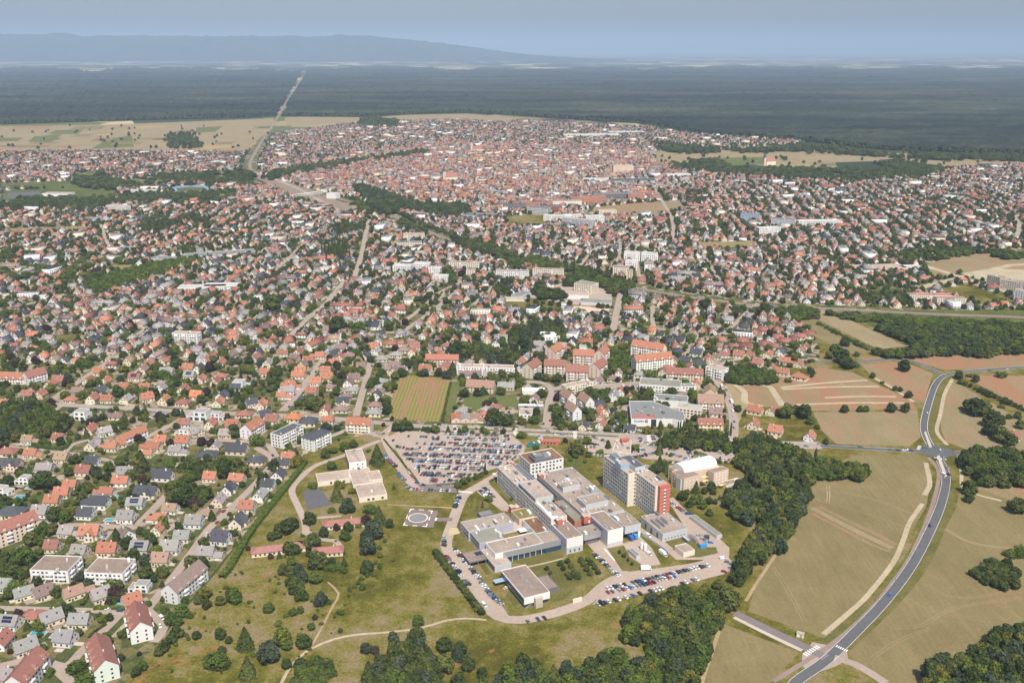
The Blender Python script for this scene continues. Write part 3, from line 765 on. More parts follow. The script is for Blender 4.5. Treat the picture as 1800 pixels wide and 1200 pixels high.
# helipad
hel = psheet('helipad', tile(690, 870, 15), [(450, 360), (1200, 410), (1075, 850), (270, 800)], 0.115, 'helipad', 'brown helipad square with white corner marks and ring')
tt = tile(690, 870, 15)
hc = np.array(un(*tt(672, 600)))
def ring(mb, c2, r0, r1, z, m, n=48):
    vs = [(c2[0] + r * math.cos(2 * math.pi * i / n), c2[1] + r * math.sin(2 * math.pi * i / n), z) for r in (r0, r1) for i in range(n)]
    mb.add(vs, [(i, n + i, n + (i + 1) % n, (i + 1) % n) for i in range(n)], m)
mb = MB(); ring(mb, hc, 6.9, 7.7, 0.22, 'white_paint'); mb.build('ring', hel)
mb = MB(); ring(mb, hc, 0.01, 6.0, 0.215, 'grey_paint'); mb.build('landing_disc', hel)
for pts in ([(430, 450), (470, 362), (580, 375), (575, 390), (490, 384), (455, 450)], [(945, 400), (1065, 408), (1030, 495), (1005, 490), (1035, 425), (945, 415)], [(325, 710), (345, 712), (318, 780), (405, 795), (400, 810), (270, 795)], [(930, 752), (905, 750), (880, 820), (785, 815), (785, 832), (900, 840)], [(695, 378), (825, 388), (822, 402), (692, 392)], [(528, 795), (655, 805), (652, 823), (525, 812)], [(385, 530), (405, 532), (375, 625), (355, 622)], [(975, 575), (1000, 578), (970, 665), (945, 660)], [(1140, 595), (1185, 600), (1155, 680), (1110, 672)]):
    sheet('mark', W(tt, pts), 0.225, 'white_paint', None, parent=hel)
psheet('footpath', tt, [(1190, 590), (1600, 600), (1560, 690), (1170, 690)], 0.12, 'helipad', 'brown path linking helipad and road')
yb = sheet('hatched_bay', W(tt, [(1500, 850), (1720, 860), (1790, 1010), (1440, 1090)]), 0.20, 'carpark', 'no parking bay hatched with yellow lines')
for k in range(9):
    sheet('hatch_line', W(tt, [(1500 - 4 * k, 880 + 24 * k), (1680 + 12 * k, 860 + 5 * k + 12 * k), (1690 + 12 * k, 872 + 5 * k + 12 * k), (1502 - 4 * k, 892 + 24 * k)]), 0.215, 'yellow_paint', None, parent=yb)
xz = sheet('pavement', W(Z2, [(215, 520), (440, 545), (440, 590), (215, 565)]), 0.13, 'asphalt_old', 'dark crossing apron at the car park entrance')
crossing(Z2, (225, 545), (430, 560), 3.5, 12, xz)
crossing(Z2, (745, 270), (840, 325), 2.5, 2, xz)
sheet('kerb_line', W(Z4, [(1035, 1060), (1200, 1250), (1215, 1245), (1055, 1060)]), 0.24, 'white_paint', 'white kerb line of the delivery yard')

# ------------------------------------------------------------------ houses: parts of each kind (ridge along local X)
def q_box(c, d):
    x, y, z = d[0] / 2, d[1] / 2, d[2] / 2
    vs = [(c[0] + a, c[1] + b2, c[2] + e) for e in (-z, z) for a, b2 in ((-x, -y), (x, -y), (x, y), (-x, y))]
    return vs, [(0, 3, 2, 1), (4, 5, 6, 7), (0, 1, 5, 4), (1, 2, 6, 5), (2, 3, 7, 6), (3, 0, 4, 7)]
def join(*ps):
    V, Fc = [], []
    for v, f in ps:
        o = len(V); V += v; Fc += [tuple(i + o for i in q) for q in f]
    return V, Fc
def rot90(p, dx=0, dy=0):
    v, f = p
    return [(-y + dx, x + dy, z) for x, y, z in v], f
def g_wall(L, Wd, he, hr):
    l, w2 = L / 2, Wd / 2
    v = [(-l, -w2, 0), (l, -w2, 0), (l, w2, 0), (-l, w2, 0), (-l, -w2, he), (l, -w2, he), (l, w2, he), (-l, w2, he), (-l, 0, hr), (l, 0, hr)]
    return v, [(0, 1, 5, 4), (2, 3, 7, 6), (1, 2, 6, 9, 5), (3, 0, 4, 8, 7)]
def g_roof(L, Wd, he, hr, ov=0.6, th=0.25):
    l, w2 = L / 2 + ov * 0.7, Wd / 2
    sl = (hr - he) / w2
    e = w2 + ov
    ze = hr - sl * e
    V, Fc = [], []
    for s in (-1, 1):
        o = len(V)
        for dz in (0.03, th):
            V += [(-l, s * e, ze + dz), (l, s * e, ze + dz), (l, 0, hr + dz), (-l, 0, hr + dz)]
        fs = [(0, 1, 2, 3), (7, 6, 5, 4), (0, 4, 5, 1), (1, 5, 6, 2), (2, 6, 7, 3), (3, 7, 4, 0)]
        Fc += [tuple(o + i for i in (q if s > 0 else q[::-1])) for q in fs]
    return V, Fc
def hip_roof(L, Wd, he, hr, ov=0.7, half=False):
    l, w2 = L / 2 + ov, Wd / 2 + ov
    k = max(l - w2 * (0.5 if half else 1.0), 0.3)
    v = [(-l, -w2, he), (l, -w2, he), (l, w2, he), (-l, w2, he), (-k, 0, hr), (k, 0, hr)]
    return v, [(3, 2, 1, 0), (0, 1, 5, 4), (2, 3, 4, 5), (1, 2, 5), (3, 0, 4)]
def side_windows(L, Wd, z, n, wz=1.25, ww=1.3):
    out = []
    for s in (-1, 1):
        for i in range(n):
            out.append(q_box((-L / 2 + L * (i + 0.5) / n, s * Wd / 2, z), (ww, 0.12, wz)))
    return out
def end_windows(L, Wd, z, ys, wz=1.2, ww=1.1):
    return [q_box((s * L / 2, y, z), (0.12, ww, wz)) for s in (-1, 1) for y in ys]
def on_slope(Wd, he, hr, x, f, s, d):
    """flat panel lying on the roof slope on side s, at fraction f from eave to ridge"""
    w2 = Wd / 2
    sl = math.atan2(hr - he, w2)
    y, z = s * w2 * (1 - f), he + (hr - he) * f + 0.36
    v, fc = q_box((0, 0, 0), d)
    ca, sa = math.cos(sl), math.sin(sl) * (-s)
    return [(a + x, y + b2 * ca - c2 * sa, z + b2 * sa + c2 * ca) for a, b2, c2 in v], fc
def house_parts(kind):
    """list of (name, (verts, faces), colour slot or material)"""
    P = []
    if kind == 0:      # compact steep gable house
        L, Wd, he, hr = 11.5, 9.6, 4.0, 8.6
        P += [('wall', g_wall(L, Wd, he, hr), 'W'), ('roof', g_roof(L, Wd, he, hr), 'R'), ('chimney', q_box((2.2, 1.0, hr - 0.1), (0.8, 0.8, 1.7)), 'W')]
        win = side_windows(L, Wd, 1.7, 3) + end_windows(L, Wd, 1.7, (-2.2, 2.2)) + end_windows(L, Wd, 4.9, (-1.3, 1.3))
        P += [('skylight', on_slope(Wd, he, hr, x, 0.5, s, (0.9, 1.2, 0.08)), 'glass') for x, s in ((-2.5, -1), (2.8, -1), (0.5, 1))]
    elif kind == 1:    # gable house with lower garage wing
        L, Wd, he, hr = 11.0, 9.0, 4.2, 8.2
        gw = g_wall(6.5, 6.2, 2.6, 4.8); gr = g_roof(6.5, 6.2, 2.6, 4.8, 0.4)
        sh = lambda p: ([(x + 8.4, y - 0.8, z) for x, y, z in p[0]], p[1])
        P += [('wall', join(g_wall(L, Wd, he, hr), sh(gw)), 'W'), ('roof', join(g_roof(L, Wd, he, hr), sh(gr)), 'R'), ('chimney', q_box((-2.4, -0.8, hr), (0.8, 0.8, 1.7)), 'W'), ('garage_door', q_box((8.6, -3.9, 1.15), (2.6, 0.12, 2.1)), 'white_wall')]
        win = side_windows(L, Wd, 1.7, 3) + end_windows(L, Wd, 1.7, (2.4,)) + end_windows(L, Wd, 5.0, (-1.2, 1.2))
        P += [('skylight', on_slope(Wd, he, hr, -2.0, 0.5, -1, (0.9, 1.2, 0.08)), 'glass')]
    elif kind == 2:    # house with a cross gable
        L, Wd, he, hr = 13.0, 9.2, 4.0, 8.2
        cw = rot90(g_wall(6.0, 6.4, 4.0, 7.4), 1.8, -3.6); cr = rot90(g_roof(6.4, 6.4, 4.0, 7.4, 0.5), 1.8, -3.6)
        P += [('wall', join(g_wall(L, Wd, he, hr), cw), 'W'), ('roof', join(g_roof(L, Wd, he, hr), cr), 'R'), ('chimney', q_box((-3.5, 0.8, hr), (0.8, 0.8, 1.6)), 'W')]
        win = [q_box((x, 4.6, 1.7), (1.4, 0.12, 1.3)) for x in (-4, 0, 4)] + [q_box((x, -4.6, 1.7), (1.3, 0.12, 1.3)) for x in (-5, -3.2)] + [q_box((x, -6.6, z), (1.3, 0.12, 1.3)) for x in (0.4, 3.2) for z in (1.6, 4.4)] + end_windows(L, Wd, 1.7, (-2, 2)) + end_windows(L, Wd, 4.8, (0,))
        P += [('skylight', on_slope(Wd, he, hr, -4.0, 0.45, -1, (0.9, 1.2, 0.08)), 'glass')]
    elif kind == 3:    # hipped bungalow
        L, Wd, he, hr = 13.5, 10.5, 3.2, 6.6
        P += [('wall', q_box((0, 0, he / 2), (L, Wd, he)), 'W'), ('roof', hip_roof(L, Wd, he, hr), 'R'), ('chimney', q_box((1.4, 0.5, hr - 0.1), (0.8, 0.8, 1.5)), 'W')]
        win = side_windows(L, Wd, 1.6, 3, 1.3, 1.6) + end_windows(L, Wd, 1.6, (-2, 2))
    elif kind == 4:    # steep house with solar panels
        L, Wd, he, hr = 12.0, 9.6, 4.2, 8.4
        P += [('wall', g_wall(L, Wd, he, hr), 'W'), ('roof', g_roof(L, Wd, he, hr), 'R'), ('chimney', q_box((-3, 1.2, hr - 0.2), (0.8, 0.8, 1.7)), 'W')]
        P += [('solar_panel', on_slope(Wd, he, hr, -2.4 + 1.6 * i, 0.32 + 0.33 * j, -1, (1.5, 1.7, 0.08)), 'solar') for i in range(4) for j in range(2)]
        win = side_windows(L, Wd, 1.7, 3) + end_windows(L, Wd, 1.7, (-2.2, 2.2)) + end_windows(L, Wd, 4.9, (-1.3, 1.3))
    elif kind == 5:    # modern flat roofed white cubes
        P += [('wall', join(q_box((0, 0, 1.5), (13, 9, 3.0)), q_box((-2, 0.5, 4.5), (8, 7.4, 3.0))), 'W'),
              ('roof', join(q_box((0, 0, 3.08), (12.6, 8.6, 0.16)), q_box((-2, 0.5, 6.08), (7.6, 7.0, 0.16))), 'R'),
              ('parapet', join(*[q_box(c, d) for c, d in (((0, -4.4, 3.15), (13, 0.2, 0.5)), ((0, 4.4, 3.15), (13, 0.2, 0.5)), ((6.4, 0, 3.15), (0.2, 8.6, 0.5)), ((-2, -3.1, 6.15), (8, 0.2, 0.5)), ((-2, 4.1, 6.15), (8, 0.2, 0.5)), ((1.9, 0.5, 6.15), (0.2, 7, 0.5)), ((-5.9, 0.5, 6.15), (0.2, 7, 0.5)))]), 'W')]
        win = [q_box((x, 4.5, 1.5), (2.6, 0.12, 2.0)) for x in (-4, 0, 4)] + [q_box((x, 4.2, 4.6), (1.8, 0.12, 1.5)) for x in (-4, 0)] + [q_box((x, -4.5, 1.5), (2.6, 0.12, 2.0)) for x in (-4, 0, 4)] + [q_box((x, -3.2, 4.6), (1.8, 0.12, 1.5)) for x in (-4, 0)] + [q_box((6.5, y, 1.6), (0.12, 1.6, 1.4)) for y in (-2, 2)] + [q_box((-6.5, 0, 1.6), (0.12, 1.6, 1.4))]
    elif kind == 7:    # terraced row under one long roof
        L, Wd, he, hr = 27.0, 9.5, 5.6, 9.6
        P += [('wall', g_wall(L, Wd, he, hr), 'W'), ('roof', g_roof(L, Wd, he, hr), 'R')] + [('chimney', q_box((x, 0.5, hr), (0.9, 0.8, 1.6)), 'W') for x in (-9, 0, 9)]
        win = side_windows(L, Wd, 1.7, 8) + side_windows(L, Wd, 4.4, 8) + end_windows(L, Wd, 4.4, (-2, 2))
    elif kind == 8:    # flat roofed block of flats
        L, Wd, he = 24.0, 13.0, 10.0
        P += [('wall', q_box((0, 0, he / 2), (L, Wd, he)), 'W'), ('roof', join(q_box((0, 0, he + 0.2), (L - 1, Wd - 1, 0.4)), q_box((3, 1, he + 1.2), (4, 3, 2))), 'R')]
        win = [w2 for z in (1.7, 4.7, 7.7) for w2 in side_windows(L, Wd, z, 7, 1.5, 2.0) + end_windows(L, Wd, z, (-3, 3))]
    elif kind == 9:    # big hipped town house or hall
        L, Wd, he, hr = 22.0, 14.0, 7.5, 12.5
        P += [('wall', q_box((0, 0, he / 2), (L, Wd, he)), 'W'), ('roof', hip_roof(L, Wd, he, hr, 0.6, True), 'R'), ('chimney', q_box((4, 1, hr), (1, 1, 1.8)), 'W')]
        win = [w2 for z in (1.8, 5.2) for w2 in side_windows(L, Wd, z, 6, 1.6, 1.3) + end_windows(L, Wd, z, (-3, 3))]
    else:              # two storey hipped villa
        L, Wd, he, hr = 11.5, 10.0, 5.8, 9.2
        P += [('wall', q_box((0, 0, he / 2), (L, Wd, he)), 'W'), ('roof', hip_roof(L, Wd, he, hr, 0.6, True), 'R'), ('chimney', q_box((2, 1, hr - 0.3), (0.8, 0.8, 1.6)), 'W')]
        win = side_windows(L, Wd, 1.7, 3) + side_windows(L, Wd, 4.4, 3) + end_windows(L, Wd, 1.7, (-2, 2)) + end_windows(L, Wd, 4.4, (-2, 2))
    P += [('window', w2, 'glass') for w2 in win]
    P.append(('door', q_box((-1.9, -{0: 4.8, 1: 4.5, 2: 4.6, 3: 5.25, 4: 4.8, 5: 4.5, 7: 4.75, 8: 6.5, 9: 7.0}.get(kind, 5.0), 1.05), (1.05, 0.16, 2.1)), 'bark'))
    return P
HP = {k: house_parts(k) for k in range(10)}
ROOFC = {'o': (0.375, 0.165, 0.105), 'r': (0.30, 0.138, 0.105), 'k': (0.075, 0.078, 0.088), 'g': (0.285, 0.265, 0.25), 'b': (0.32, 0.215, 0.15), 'p': (0.235, 0.165, 0.145), 'O': (0.45, 0.175, 0.085), 'w': (0.36, 0.34, 0.31)}
ROOFN = {'o': 'terracotta orange', 'r': 'brick red', 'k': 'dark slate', 'g': 'pale grey', 'b': 'tan brown', 'p': 'dull purple brown', 'O': 'bright orange', 'w': 'gravel'}
WALLC = {'w': (0.76, 0.745, 0.71), 'c': (0.74, 0.65, 0.50), 'y': (0.70, 0.56, 0.33), 'e': (0.64, 0.52, 0.42)}
WALLN = {'w': 'white', 'c': 'cream', 'y': 'yellow', 'e': 'beige'}
KINDN = ['house with steep %s roof', 'house with %s roof and garage wing', 'house with cross gabled %s roof', 'bungalow with hipped %s roof', 'house with solar panels on %s roof', 'cubic house with flat %s roof', 'two storey villa with hipped %s roof', 'terraced row with long %s roof', 'block of flats with flat %s roof', 'large town house with hipped %s roof']
HOUSES = []     # x, y, angle, kind, sx, sy, roof, wall, zone
def jitter(c, v=0.12):
    k = 1 + rnd.uniform(-v, v)
    return tuple(min(0.85, max(0.01, a * k * (1 + rnd.uniform(-0.05, 0.05)))) for a in c)
def house(x, y, ang, kind, roof, wall, zone, s=1.0, free=True):
    HOUSES.append((x, y, ang, kind, s * rnd.uniform(0.94, 1.08), roof, wall, zone))
    take_disc(x, y, 8.5 * s)
# hand placed houses of the western estate: x, y in the crop, ridge ('h' across the view, 'g' along it, 'd'/'e' diagonal), roof, wall, kind
def rows(t, base, data, zone):
    for a in data.split():
        f = a.split(',')
        x, y = un(*t(float(f[0]), float(f[1])), 3.5)
        o = f[2][0]
        ang = base + {'h': -math.pi / 2, 'g': 0, 'd': -math.pi / 4, 'e': math.pi / 4}[o]
        k = int(f[4]) if len(f) > 4 and f[4] else rnd.choice([0, 0, 0, 1, 2])
        if o == 'h' and rnd.random() < 0.5: ang += math.pi
        if k in (4,): ang = base - math.pi / 2 + math.pi * 0
        house(x, y, ang + R(rnd.uniform(-4, 4)), k, f[3][0], f[3][1], zone, float(f[5]) if len(f) > 5 else 1.0)
rows(TA, R(85), '415,35,h,ow,0 710,15,h,ow,0 365,85,h,oc,0 310,128,h,oc,0 630,80,h,ow,1 860,80,h,kc,2,1.2 585,145,h,kw,1,1.15 505,205,h,kw,0 240,195,h,gw,0 70,195,h,kc,3,1.4 795,145,h,gw,4 740,225,h,gw,0 1000,175,h,bw,0 1335,62,g,kw,2 1282,130,g,gc,0 1210,195,h,bc,3 940,230,h,ow,1 1140,255,h,gw,0 1450,168,h,oc,0 1395,255,g,kc,2,1.15 1520,105,g,gw,1 1570,35,h,kw,0 395,312,h,gw,1 530,320,h,oc,2,1.15 740,325,e,pw,0 925,295,g,oc,0,.9 1070,338,h,gc,0 1295,352,h,kw,0,1.1 310,398,h,rc,0 470,428,h,gc,0 635,418,h,oc,0 825,408,h,gc,4 1000,405,h,gw,0,1.1 1210,438,h,gc,1 945,475,h,bc,0 30,625,h,gw,0 140,672,d,gc,1 250,668,d,pc,0 430,672,d,bc,1 590,682,d,gc,0 770,712,d,ow,0 820,625,h,gw,5 195,795,h,rc,3 300,818,d,gc,0 470,832,h,gc,0 60,842,h,gw,4 385,935,h,gw,0 150,985,d,gc,0 10,950,g,rw,0 30,1150,h,gw,0', 'near the hospital meadow')
rows(TB, R(85), '170,442,h,rw 240,442,g,oc 20,502,h,oc 415,466,h,oc,3 462,428,h,pc 295,388,g,oc 345,358,h,rc 520,362,g,rc 590,312,h,oc 660,280,h,ow,6 622,362,g,oc 600,418,h,kc 545,468,g,rc 628,470,h,oc 740,472,g,gc 730,392,h,oc 850,402,h,oc 860,462,d,oc 965,478,g,oc 1075,486,h,rc,3 1152,448,h,Oc 1075,418,g,rc 950,402,g,gw 790,342,h,rc,4 835,296,g,pc 760,248,g,bc 880,262,h,rw 960,248,g,rc 980,308,h,gw 1055,312,g,oc 1105,288,h,oc 1168,292,g,kw 1112,332,h,gc,4 1290,332,h,rc,3 1265,368,g,rc 1175,352,g,rc 1280,488,g,oc,2 1300,448,g,kw 1415,390,h,ww,5,1.4 1380,402,h,kw 1555,314,h,oc 1475,492,d,kw,1 1530,498,g,oc 1650,448,h,ow 1690,418,h,gw 1705,388,h,oc 1755,328,h,oy 1430,552,h,rc,3 1170,565,h,ww,5,1.5 1280,565,h,ww,5 1550,558,d,kw 1720,575,h,Oy,3,1.1 1595,592,h,rc 935,555,h,gw,3 600,560,h,pc,3 690,565,h,pc,3 1080,608,h,rw 1075,658,h,ww,5 1152,658,d,gc 1235,614,g,oc 1365,622,h,oc 1325,672,h,gy 530,648,g,oc 612,660,d,gw 945,708,h,oc 1075,718,h,ow 30,675,h,ow 165,708,h,bw,1 345,692,h,rc,0 545,738,g,gc 655,750,h,oc 690,732,d,oc 900,750,h,oc,1 870,785,h,oc,,.8 1030,768,h,gw 1265,745,g,gc 1390,765,h,kc,2,1.3 1215,795,h,kc,3,1.2 1500,822,h,kc,3,1.1 45,775,h,rc,3,1.1 185,788,h,oc 365,812,h,bc 70,850,h,kc,2 265,872,h,gw,2 540,835,h,kw 495,888,h,rc 740,895,h,gc 950,918,h,kw,2,1.1 1235,924,h,oc,0 1390,934,h,oc,0 140,938,h,ww,5 1690,805,h,oc,0 1665,842,h,kc,0,.9 1630,912,g,kw,0 20,1000,h,ww,5 470,562,h,ww,5,1.4', 'along the western avenue')
rows(TC, R(88), '255,600,h,oc,6 140,600,h,kc,3,1.2 60,575,h,Oc,3 235,535,g,rc 330,525,h,pc,3 345,480,h,kc 360,450,h,pc,3 395,410,h,gc,3 410,345,h,pc 375,375,g,pw 265,395,h,pc,3 250,345,h,oc 240,300,h,oc 290,255,h,oc 185,370,h,oc 160,425,h,oc 120,460,h,kc,3 80,330,h,oc 35,385,h,oc 30,420,h,gw 95,305,h,oc 140,245,h,oc 540,450,g,kw 530,500,h,pc,3 525,545,h,gc,3 545,420,h,pc,3 565,395,h,gc,3 570,360,h,gc,3 600,290,h,pc,3 450,275,h,pc 465,215,g,kc,2 380,210,h,pc,3 260,190,g,gw 290,205,d,kw 210,215,h,oc 80,200,g,rc 570,230,h,gc,3 655,205,h,gc,3 700,180,h,pc,3 615,145,h,oc 680,140,h,rc 765,160,h,rw 740,125,h,pc,3 450,75,g,gw 560,85,d,kw 680,85,d,gw 220,120,h,rw,4 100,100,h,rw,6 930,50,d,oc', 'north of the visitor car park')
rows(TD, R(60), '1690,335,h,oc,3,1.2 1590,312,h,oc 1525,290,g,oc 1600,248,h,oc 1440,258,h,rc 1680,262,g,rc 1425,535,h,oc,2,1.2 1520,540,g,oc 1415,620,g,oc,0,1.1 1545,655,h,oc,0,1.1 1745,685,g,ow,0,.9 1575,195,g,kw 1500,205,g,oc 1385,210,g,ry 1330,210,h,rc 1300,160,h,rc 1370,165,h,rc 1480,155,h,rc 1540,160,h,rc 1690,190,g,rw 1720,165,g,rc 1650,120,h,rc 1690,100,h,rw 1740,95,h,rc,,1.1 1560,115,h,rc 1470,70,h,rc 1530,55,h,rc 1600,130,h,rc 1420,90,g,rc 1360,50,h,kc 1220,125,h,rc 1020,240,h,kc 820,70,h,Oc 1110,75,g,oc 1060,100,h,gc 930,130,h,kc 830,135,h,kc 740,160,h,kc 690,120,h,kc 770,115,h,gc 870,90,h,kc 980,120,h,kc 950,95,h,gc 1190,50,h,gc', 'by the tilled fields')
rows(TE, R(62), '1740,680,g,rw,3,1.1', 'hidden in the eastern trees')

# ------------------------------------------------------------------ larger buildings
def unit_mesh(name, m):
    mb = MB(); mb.box((0, 0, 0), (1, 1, 1), m); return mb.mesh(name)
UM = {}
def um(m):
    if m not in UM: UM[m] = unit_mesh('unit_' + m, m)
    return UM[m]
def edge_windows(root, o, a, b2, zs, spacing, ww, wh, m='glass', margin=1.2, name='window', depth=0.14, skip=0.0):
    d = np.array(b2) - np.array(a)
    L = float(np.hypot(*d)); d = d / L
    n = max(1, int((L - 2 * margin) / spacing))
    st = (L - 2 * margin) / n
    rz = math.atan2(d[1], d[0])
    for z in zs:
        for i in range(n):
            if skip and rnd.random() < skip: continue
            p = np.array(a) + d * (margin + st * (i + 0.5)) - o
            put(um(m), name, root, (p[0], p[1], z), rz, (ww, depth, wh))
def block(name, label, cat, poly, z1, wall='white_wall', roof='roof_gravel', z0=0.0, parapet=0.45, group=None, units=0, base=None, root=None, noblock=False):
    """flat roofed block over a world polygon; returns (root, origin, polygon)"""
    poly = ccw([tuple(map(float, p)) for p in poly])
    o = np.array(poly).mean(0)
    if root is None:
        root = empty(name, (o[0], o[1], 0), 0, label, cat, group)
    else:
        o = np.array(root.location[:2])
    lp = [(x - o[0], y - o[1]) for x, y in poly]
    n = len(lp)
    mb = MB()
    if base:
        mb.prism(lp, z0, base[0], base[1], top=False); mb.prism(lp, base[0], z1, wall, top=False)
    else:
        mb.prism(lp, z0, z1, wall, top=False, bottom=z0 > 0)
    c = np.array(lp).mean(0)
    # parapet: wall top ring with an inner face, roof sheet sunk below it
    inn = []
    for i in range(n):
        p0, p1, p2 = np.array(lp[i - 1]), np.array(lp[i]), np.array(lp[(i + 1) % n])
        d1 = (p1 - p0) / (np.linalg.norm(p1 - p0) + 1e-9); d2 = (p2 - p1) / (np.linalg.norm(p2 - p1) + 1e-9)
        n1, n2 = np.array([-d1[1], d1[0]]), np.array([-d2[1], d2[0]])
        k = (n1 + n2) / (1 + float(n1 @ n2) + 1e-6)
        inn.append(tuple(p1 + k * 0.35))
    vs = [(x, y, z1) for x, y in lp] + [(x, y, z1) for x, y in inn] + [(x, y, z1 - parapet) for x, y in inn]
    mb.add(vs, [(i, (i + 1) % n, n + (i + 1) % n, n + i) for i in range(n)] + [(n + i, n + (i + 1) % n, 2 * n + (i + 1) % n, 2 * n + i) for i in range(n)], wall)
    mb.build('wall', root)
    mb = MB()
    tr = tessellate_polygon([[Vector((x, y, 0)) for x, y in inn]])
    fs = []
    for a, b2, c2 in tr:
        s = (inn[b2][0] - inn[a][0]) * (inn[c2][1] - inn[a][1]) - (inn[b2][1] - inn[a][1]) * (inn[c2][0] - inn[a][0])
        fs.append((a, b2, c2) if s > 0 else (a, c2, b2))
    mb.add([(x, y, z1 - parapet) for x, y in inn], fs, roof)
    ro = mb.build('roof', root)
    xs, ys = [p[0] for p in inn], [p[1] for p in inn]
    k = 0
    while k < units:
        x, y = rnd.uniform(min(xs), max(xs)), rnd.uniform(min(ys), max(ys))
        if not inpoly(np.array([x]), np.array([y]), inn)[0]:
            k += 0.2; continue
        s = rnd.uniform(0.7, 2.1)
        put(um(rnd.choice(['metal', 'grey_wall', 'white_wall', 'dark_wall', 'pale_concrete'])), 'roof_vent', root, (x, y, z1 - parapet + s * 0.4), HU, (s * rnd.uniform(0.7, 3.5), s, s * 0.8))
        k += 1
    if not noblock:
        cc = np.array(poly).mean(0)
        rad = max(np.hypot(*(np.array(p) - cc)) for p in poly)
        take_poly([proj(*p) for p in [tuple(cc + (np.array(q) - cc) * (1 + 3.0 / rad)) for q in poly]])
    return root, o, poly
HU, HV = R(-65.5), R(24.5)
du, dv = np.array([math.cos(HU), math.sin(HU)]), np.array([math.cos(HV), math.sin(HV)])
def frame_rect(pts, z, uu=du, vv=dv):
    P = np.array([un(*p, z) for p in pts])
    U, V = P @ uu, P @ vv
    u0, u1, v0, v1 = U.min(), U.max(), V.min(), V.max()
    return [tuple(uu * a + vv * b2) for a, b2 in ((u0, v0), (u1, v0), (u1, v1), (u0, v1))]   # back-left, front-left, front-right, back-right
def hb(name, label, pts, z, cat='hospital building', **kw):
    t = kw.pop('t')
    rect = frame_rect([t(*p) for p in pts], z)
    r, o, _ = block(name, label, cat, rect, z, **kw)
    return r, o, rect
# ward tower: two staggered slabs and a red stair tower
zt = 29.0
rn = frame_rect([ZT(160, 225), ZT(485, 470), ZT(690, 372)], zt)
rs = frame_rect([ZT(590, 450), ZT(830, 625), ZT(1015, 600)], zt)
u_split = np.array(un(*ZT(485, 470), zt)) @ du
fl = [2.2 + 3.15 * i for i in range(9)]
tw, o, _ = block('ward_tower', 'tall pale ward tower of nine storeys with a red stair end', 'hospital building', rn, zt, 'panel_wall', 'roof_beige', units=8)
edge_windows(tw, o, rn[0], rn[1], fl, 2.7, 1.5, 1.4, skip=0.06)
rs2 = list(rs); 
us = u_split + 0.02
V0, V1 = np.array(rs[0]) @ dv, np.array(rs[2]) @ dv
U1 = np.array(rs[1]) @ du
rs = [tuple(du * a + dv * b2) for a, b2 in ((us, V0), (U1, V0), (U1, V1), (us, V1))]
block('ward_tower', None, None, rs, zt, 'panel_wall', 'roof_beige', units=5, root=tw)
edge_windows(tw, o, rs[0], rs[1], fl, 2.6, 1.4, 1.3, skip=0.08)
for rr in (rn, rs):       # blue spandrel band on the lower floors, cream end panels
    a, b2 = np.array(rr[0]), np.array(rr[1])
    c = (a + b2) / 2 - o - dv * 0.06
    put(um('blue_panel'), 'spandrel_band', tw, (c[0], c[1], 5.6), HU, (np.hypot(*(b2 - a)) * 0.98, 0.1, 2.6))
    a, b2 = np.array(rr[1]), np.array(rr[2])
    w_ = np.hypot(*(b2 - a))
    c = a + dv * min(w_ / 2, 4.0) * 1.0 - o + du * 0.06
    put(um('cream_wall'), 'end_panel', tw, (c[0], c[1], zt / 2), HV, (min(w_, 8.0) * 0.99, 0.12, zt - 0.2))
edge_windows(tw, o, np.array(rn[1]) + dv * 5.3 + du * 0.15, np.array(rn[1]) + dv * 7.6 + du * 0.15, fl, 2.0, 1.2, 1.4, margin=0.1)
V2 = np.array(un(*ZT(872, 630), zt)) @ dv
red = [tuple(du * a + dv * b2) for a, b2 in ((U1 + 0.02, V2), (U1 + 3.4, V2), (U1 + 3.4, V1 - 0.3), (U1 + 0.02, V1 - 0.3))]
mb = MB(); mb.prism([(x - o[0], y - o[1]) for x, y in red], 0, zt + 0.6, 'red_panel'); st = mb.build('stair_tower', tw)
mid = (np.array(red[1]) + np.array(red[2])) / 2 - o
for k in range(19):
    p = mid + du * 0.05 - dv * 0.2
    put(um('white_wall' if k % 2 == 0 else 'glass'), 'stair_panel', st, (p[0], p[1], 1.6 + k * 1.38), HV, (1.5, 0.16, 1.36))
for k in range(9):
    for s in (-1, 1):
        p = mid + du * 0.04 + dv * s * 3.0
        put(um('pale_concrete'), 'joint', st, (p[0], p[1], 2.8 + k * 3.0), HV, (3.6, 0.12, 0.16))
for pts, z, m, rf in (([(315, 300), (385, 350), (505, 320)], 33, 'blue_panel', 'roof_beige'), ([(385, 250), (590, 385), (690, 360), (500, 215)], 32.5, 'grey_wall', 'roof_dark'), ([(265, 190), (320, 255), (365, 215)], 33, 'blue_panel', 'roof_grey')):
    block('p', None, None, frame_rect([ZT(*p) for p in pts], z), z, m, rf, z0=zt - 0.4, root=tw, noblock=True, parapet=0.2, units=2)
for pts, z in (([(160, 90), (360, 90), (340, 215), (140, 200)], 0),):
    pass
nw = W(ZT, [(325, 18), (525, 30), (515, 205), (275, 160)], 24.0)
block('p', None, None, nw, 24.0, 'cream_wall', 'roof_beige', root=tw, units=6)
mb = MB(); P0 = np.array(un(*ZT(430, 12), 26)) - o
mb.box((P0[0], P0[1], 25.2), (7, 3, 3.2), 'red_panel', R(20)); mb.box((P0[0] + 1, P0[1] - 2, 26), (9, 0.6, 1.5), 'red_panel', R(35)); mb.build('red_roof_sign', tw)

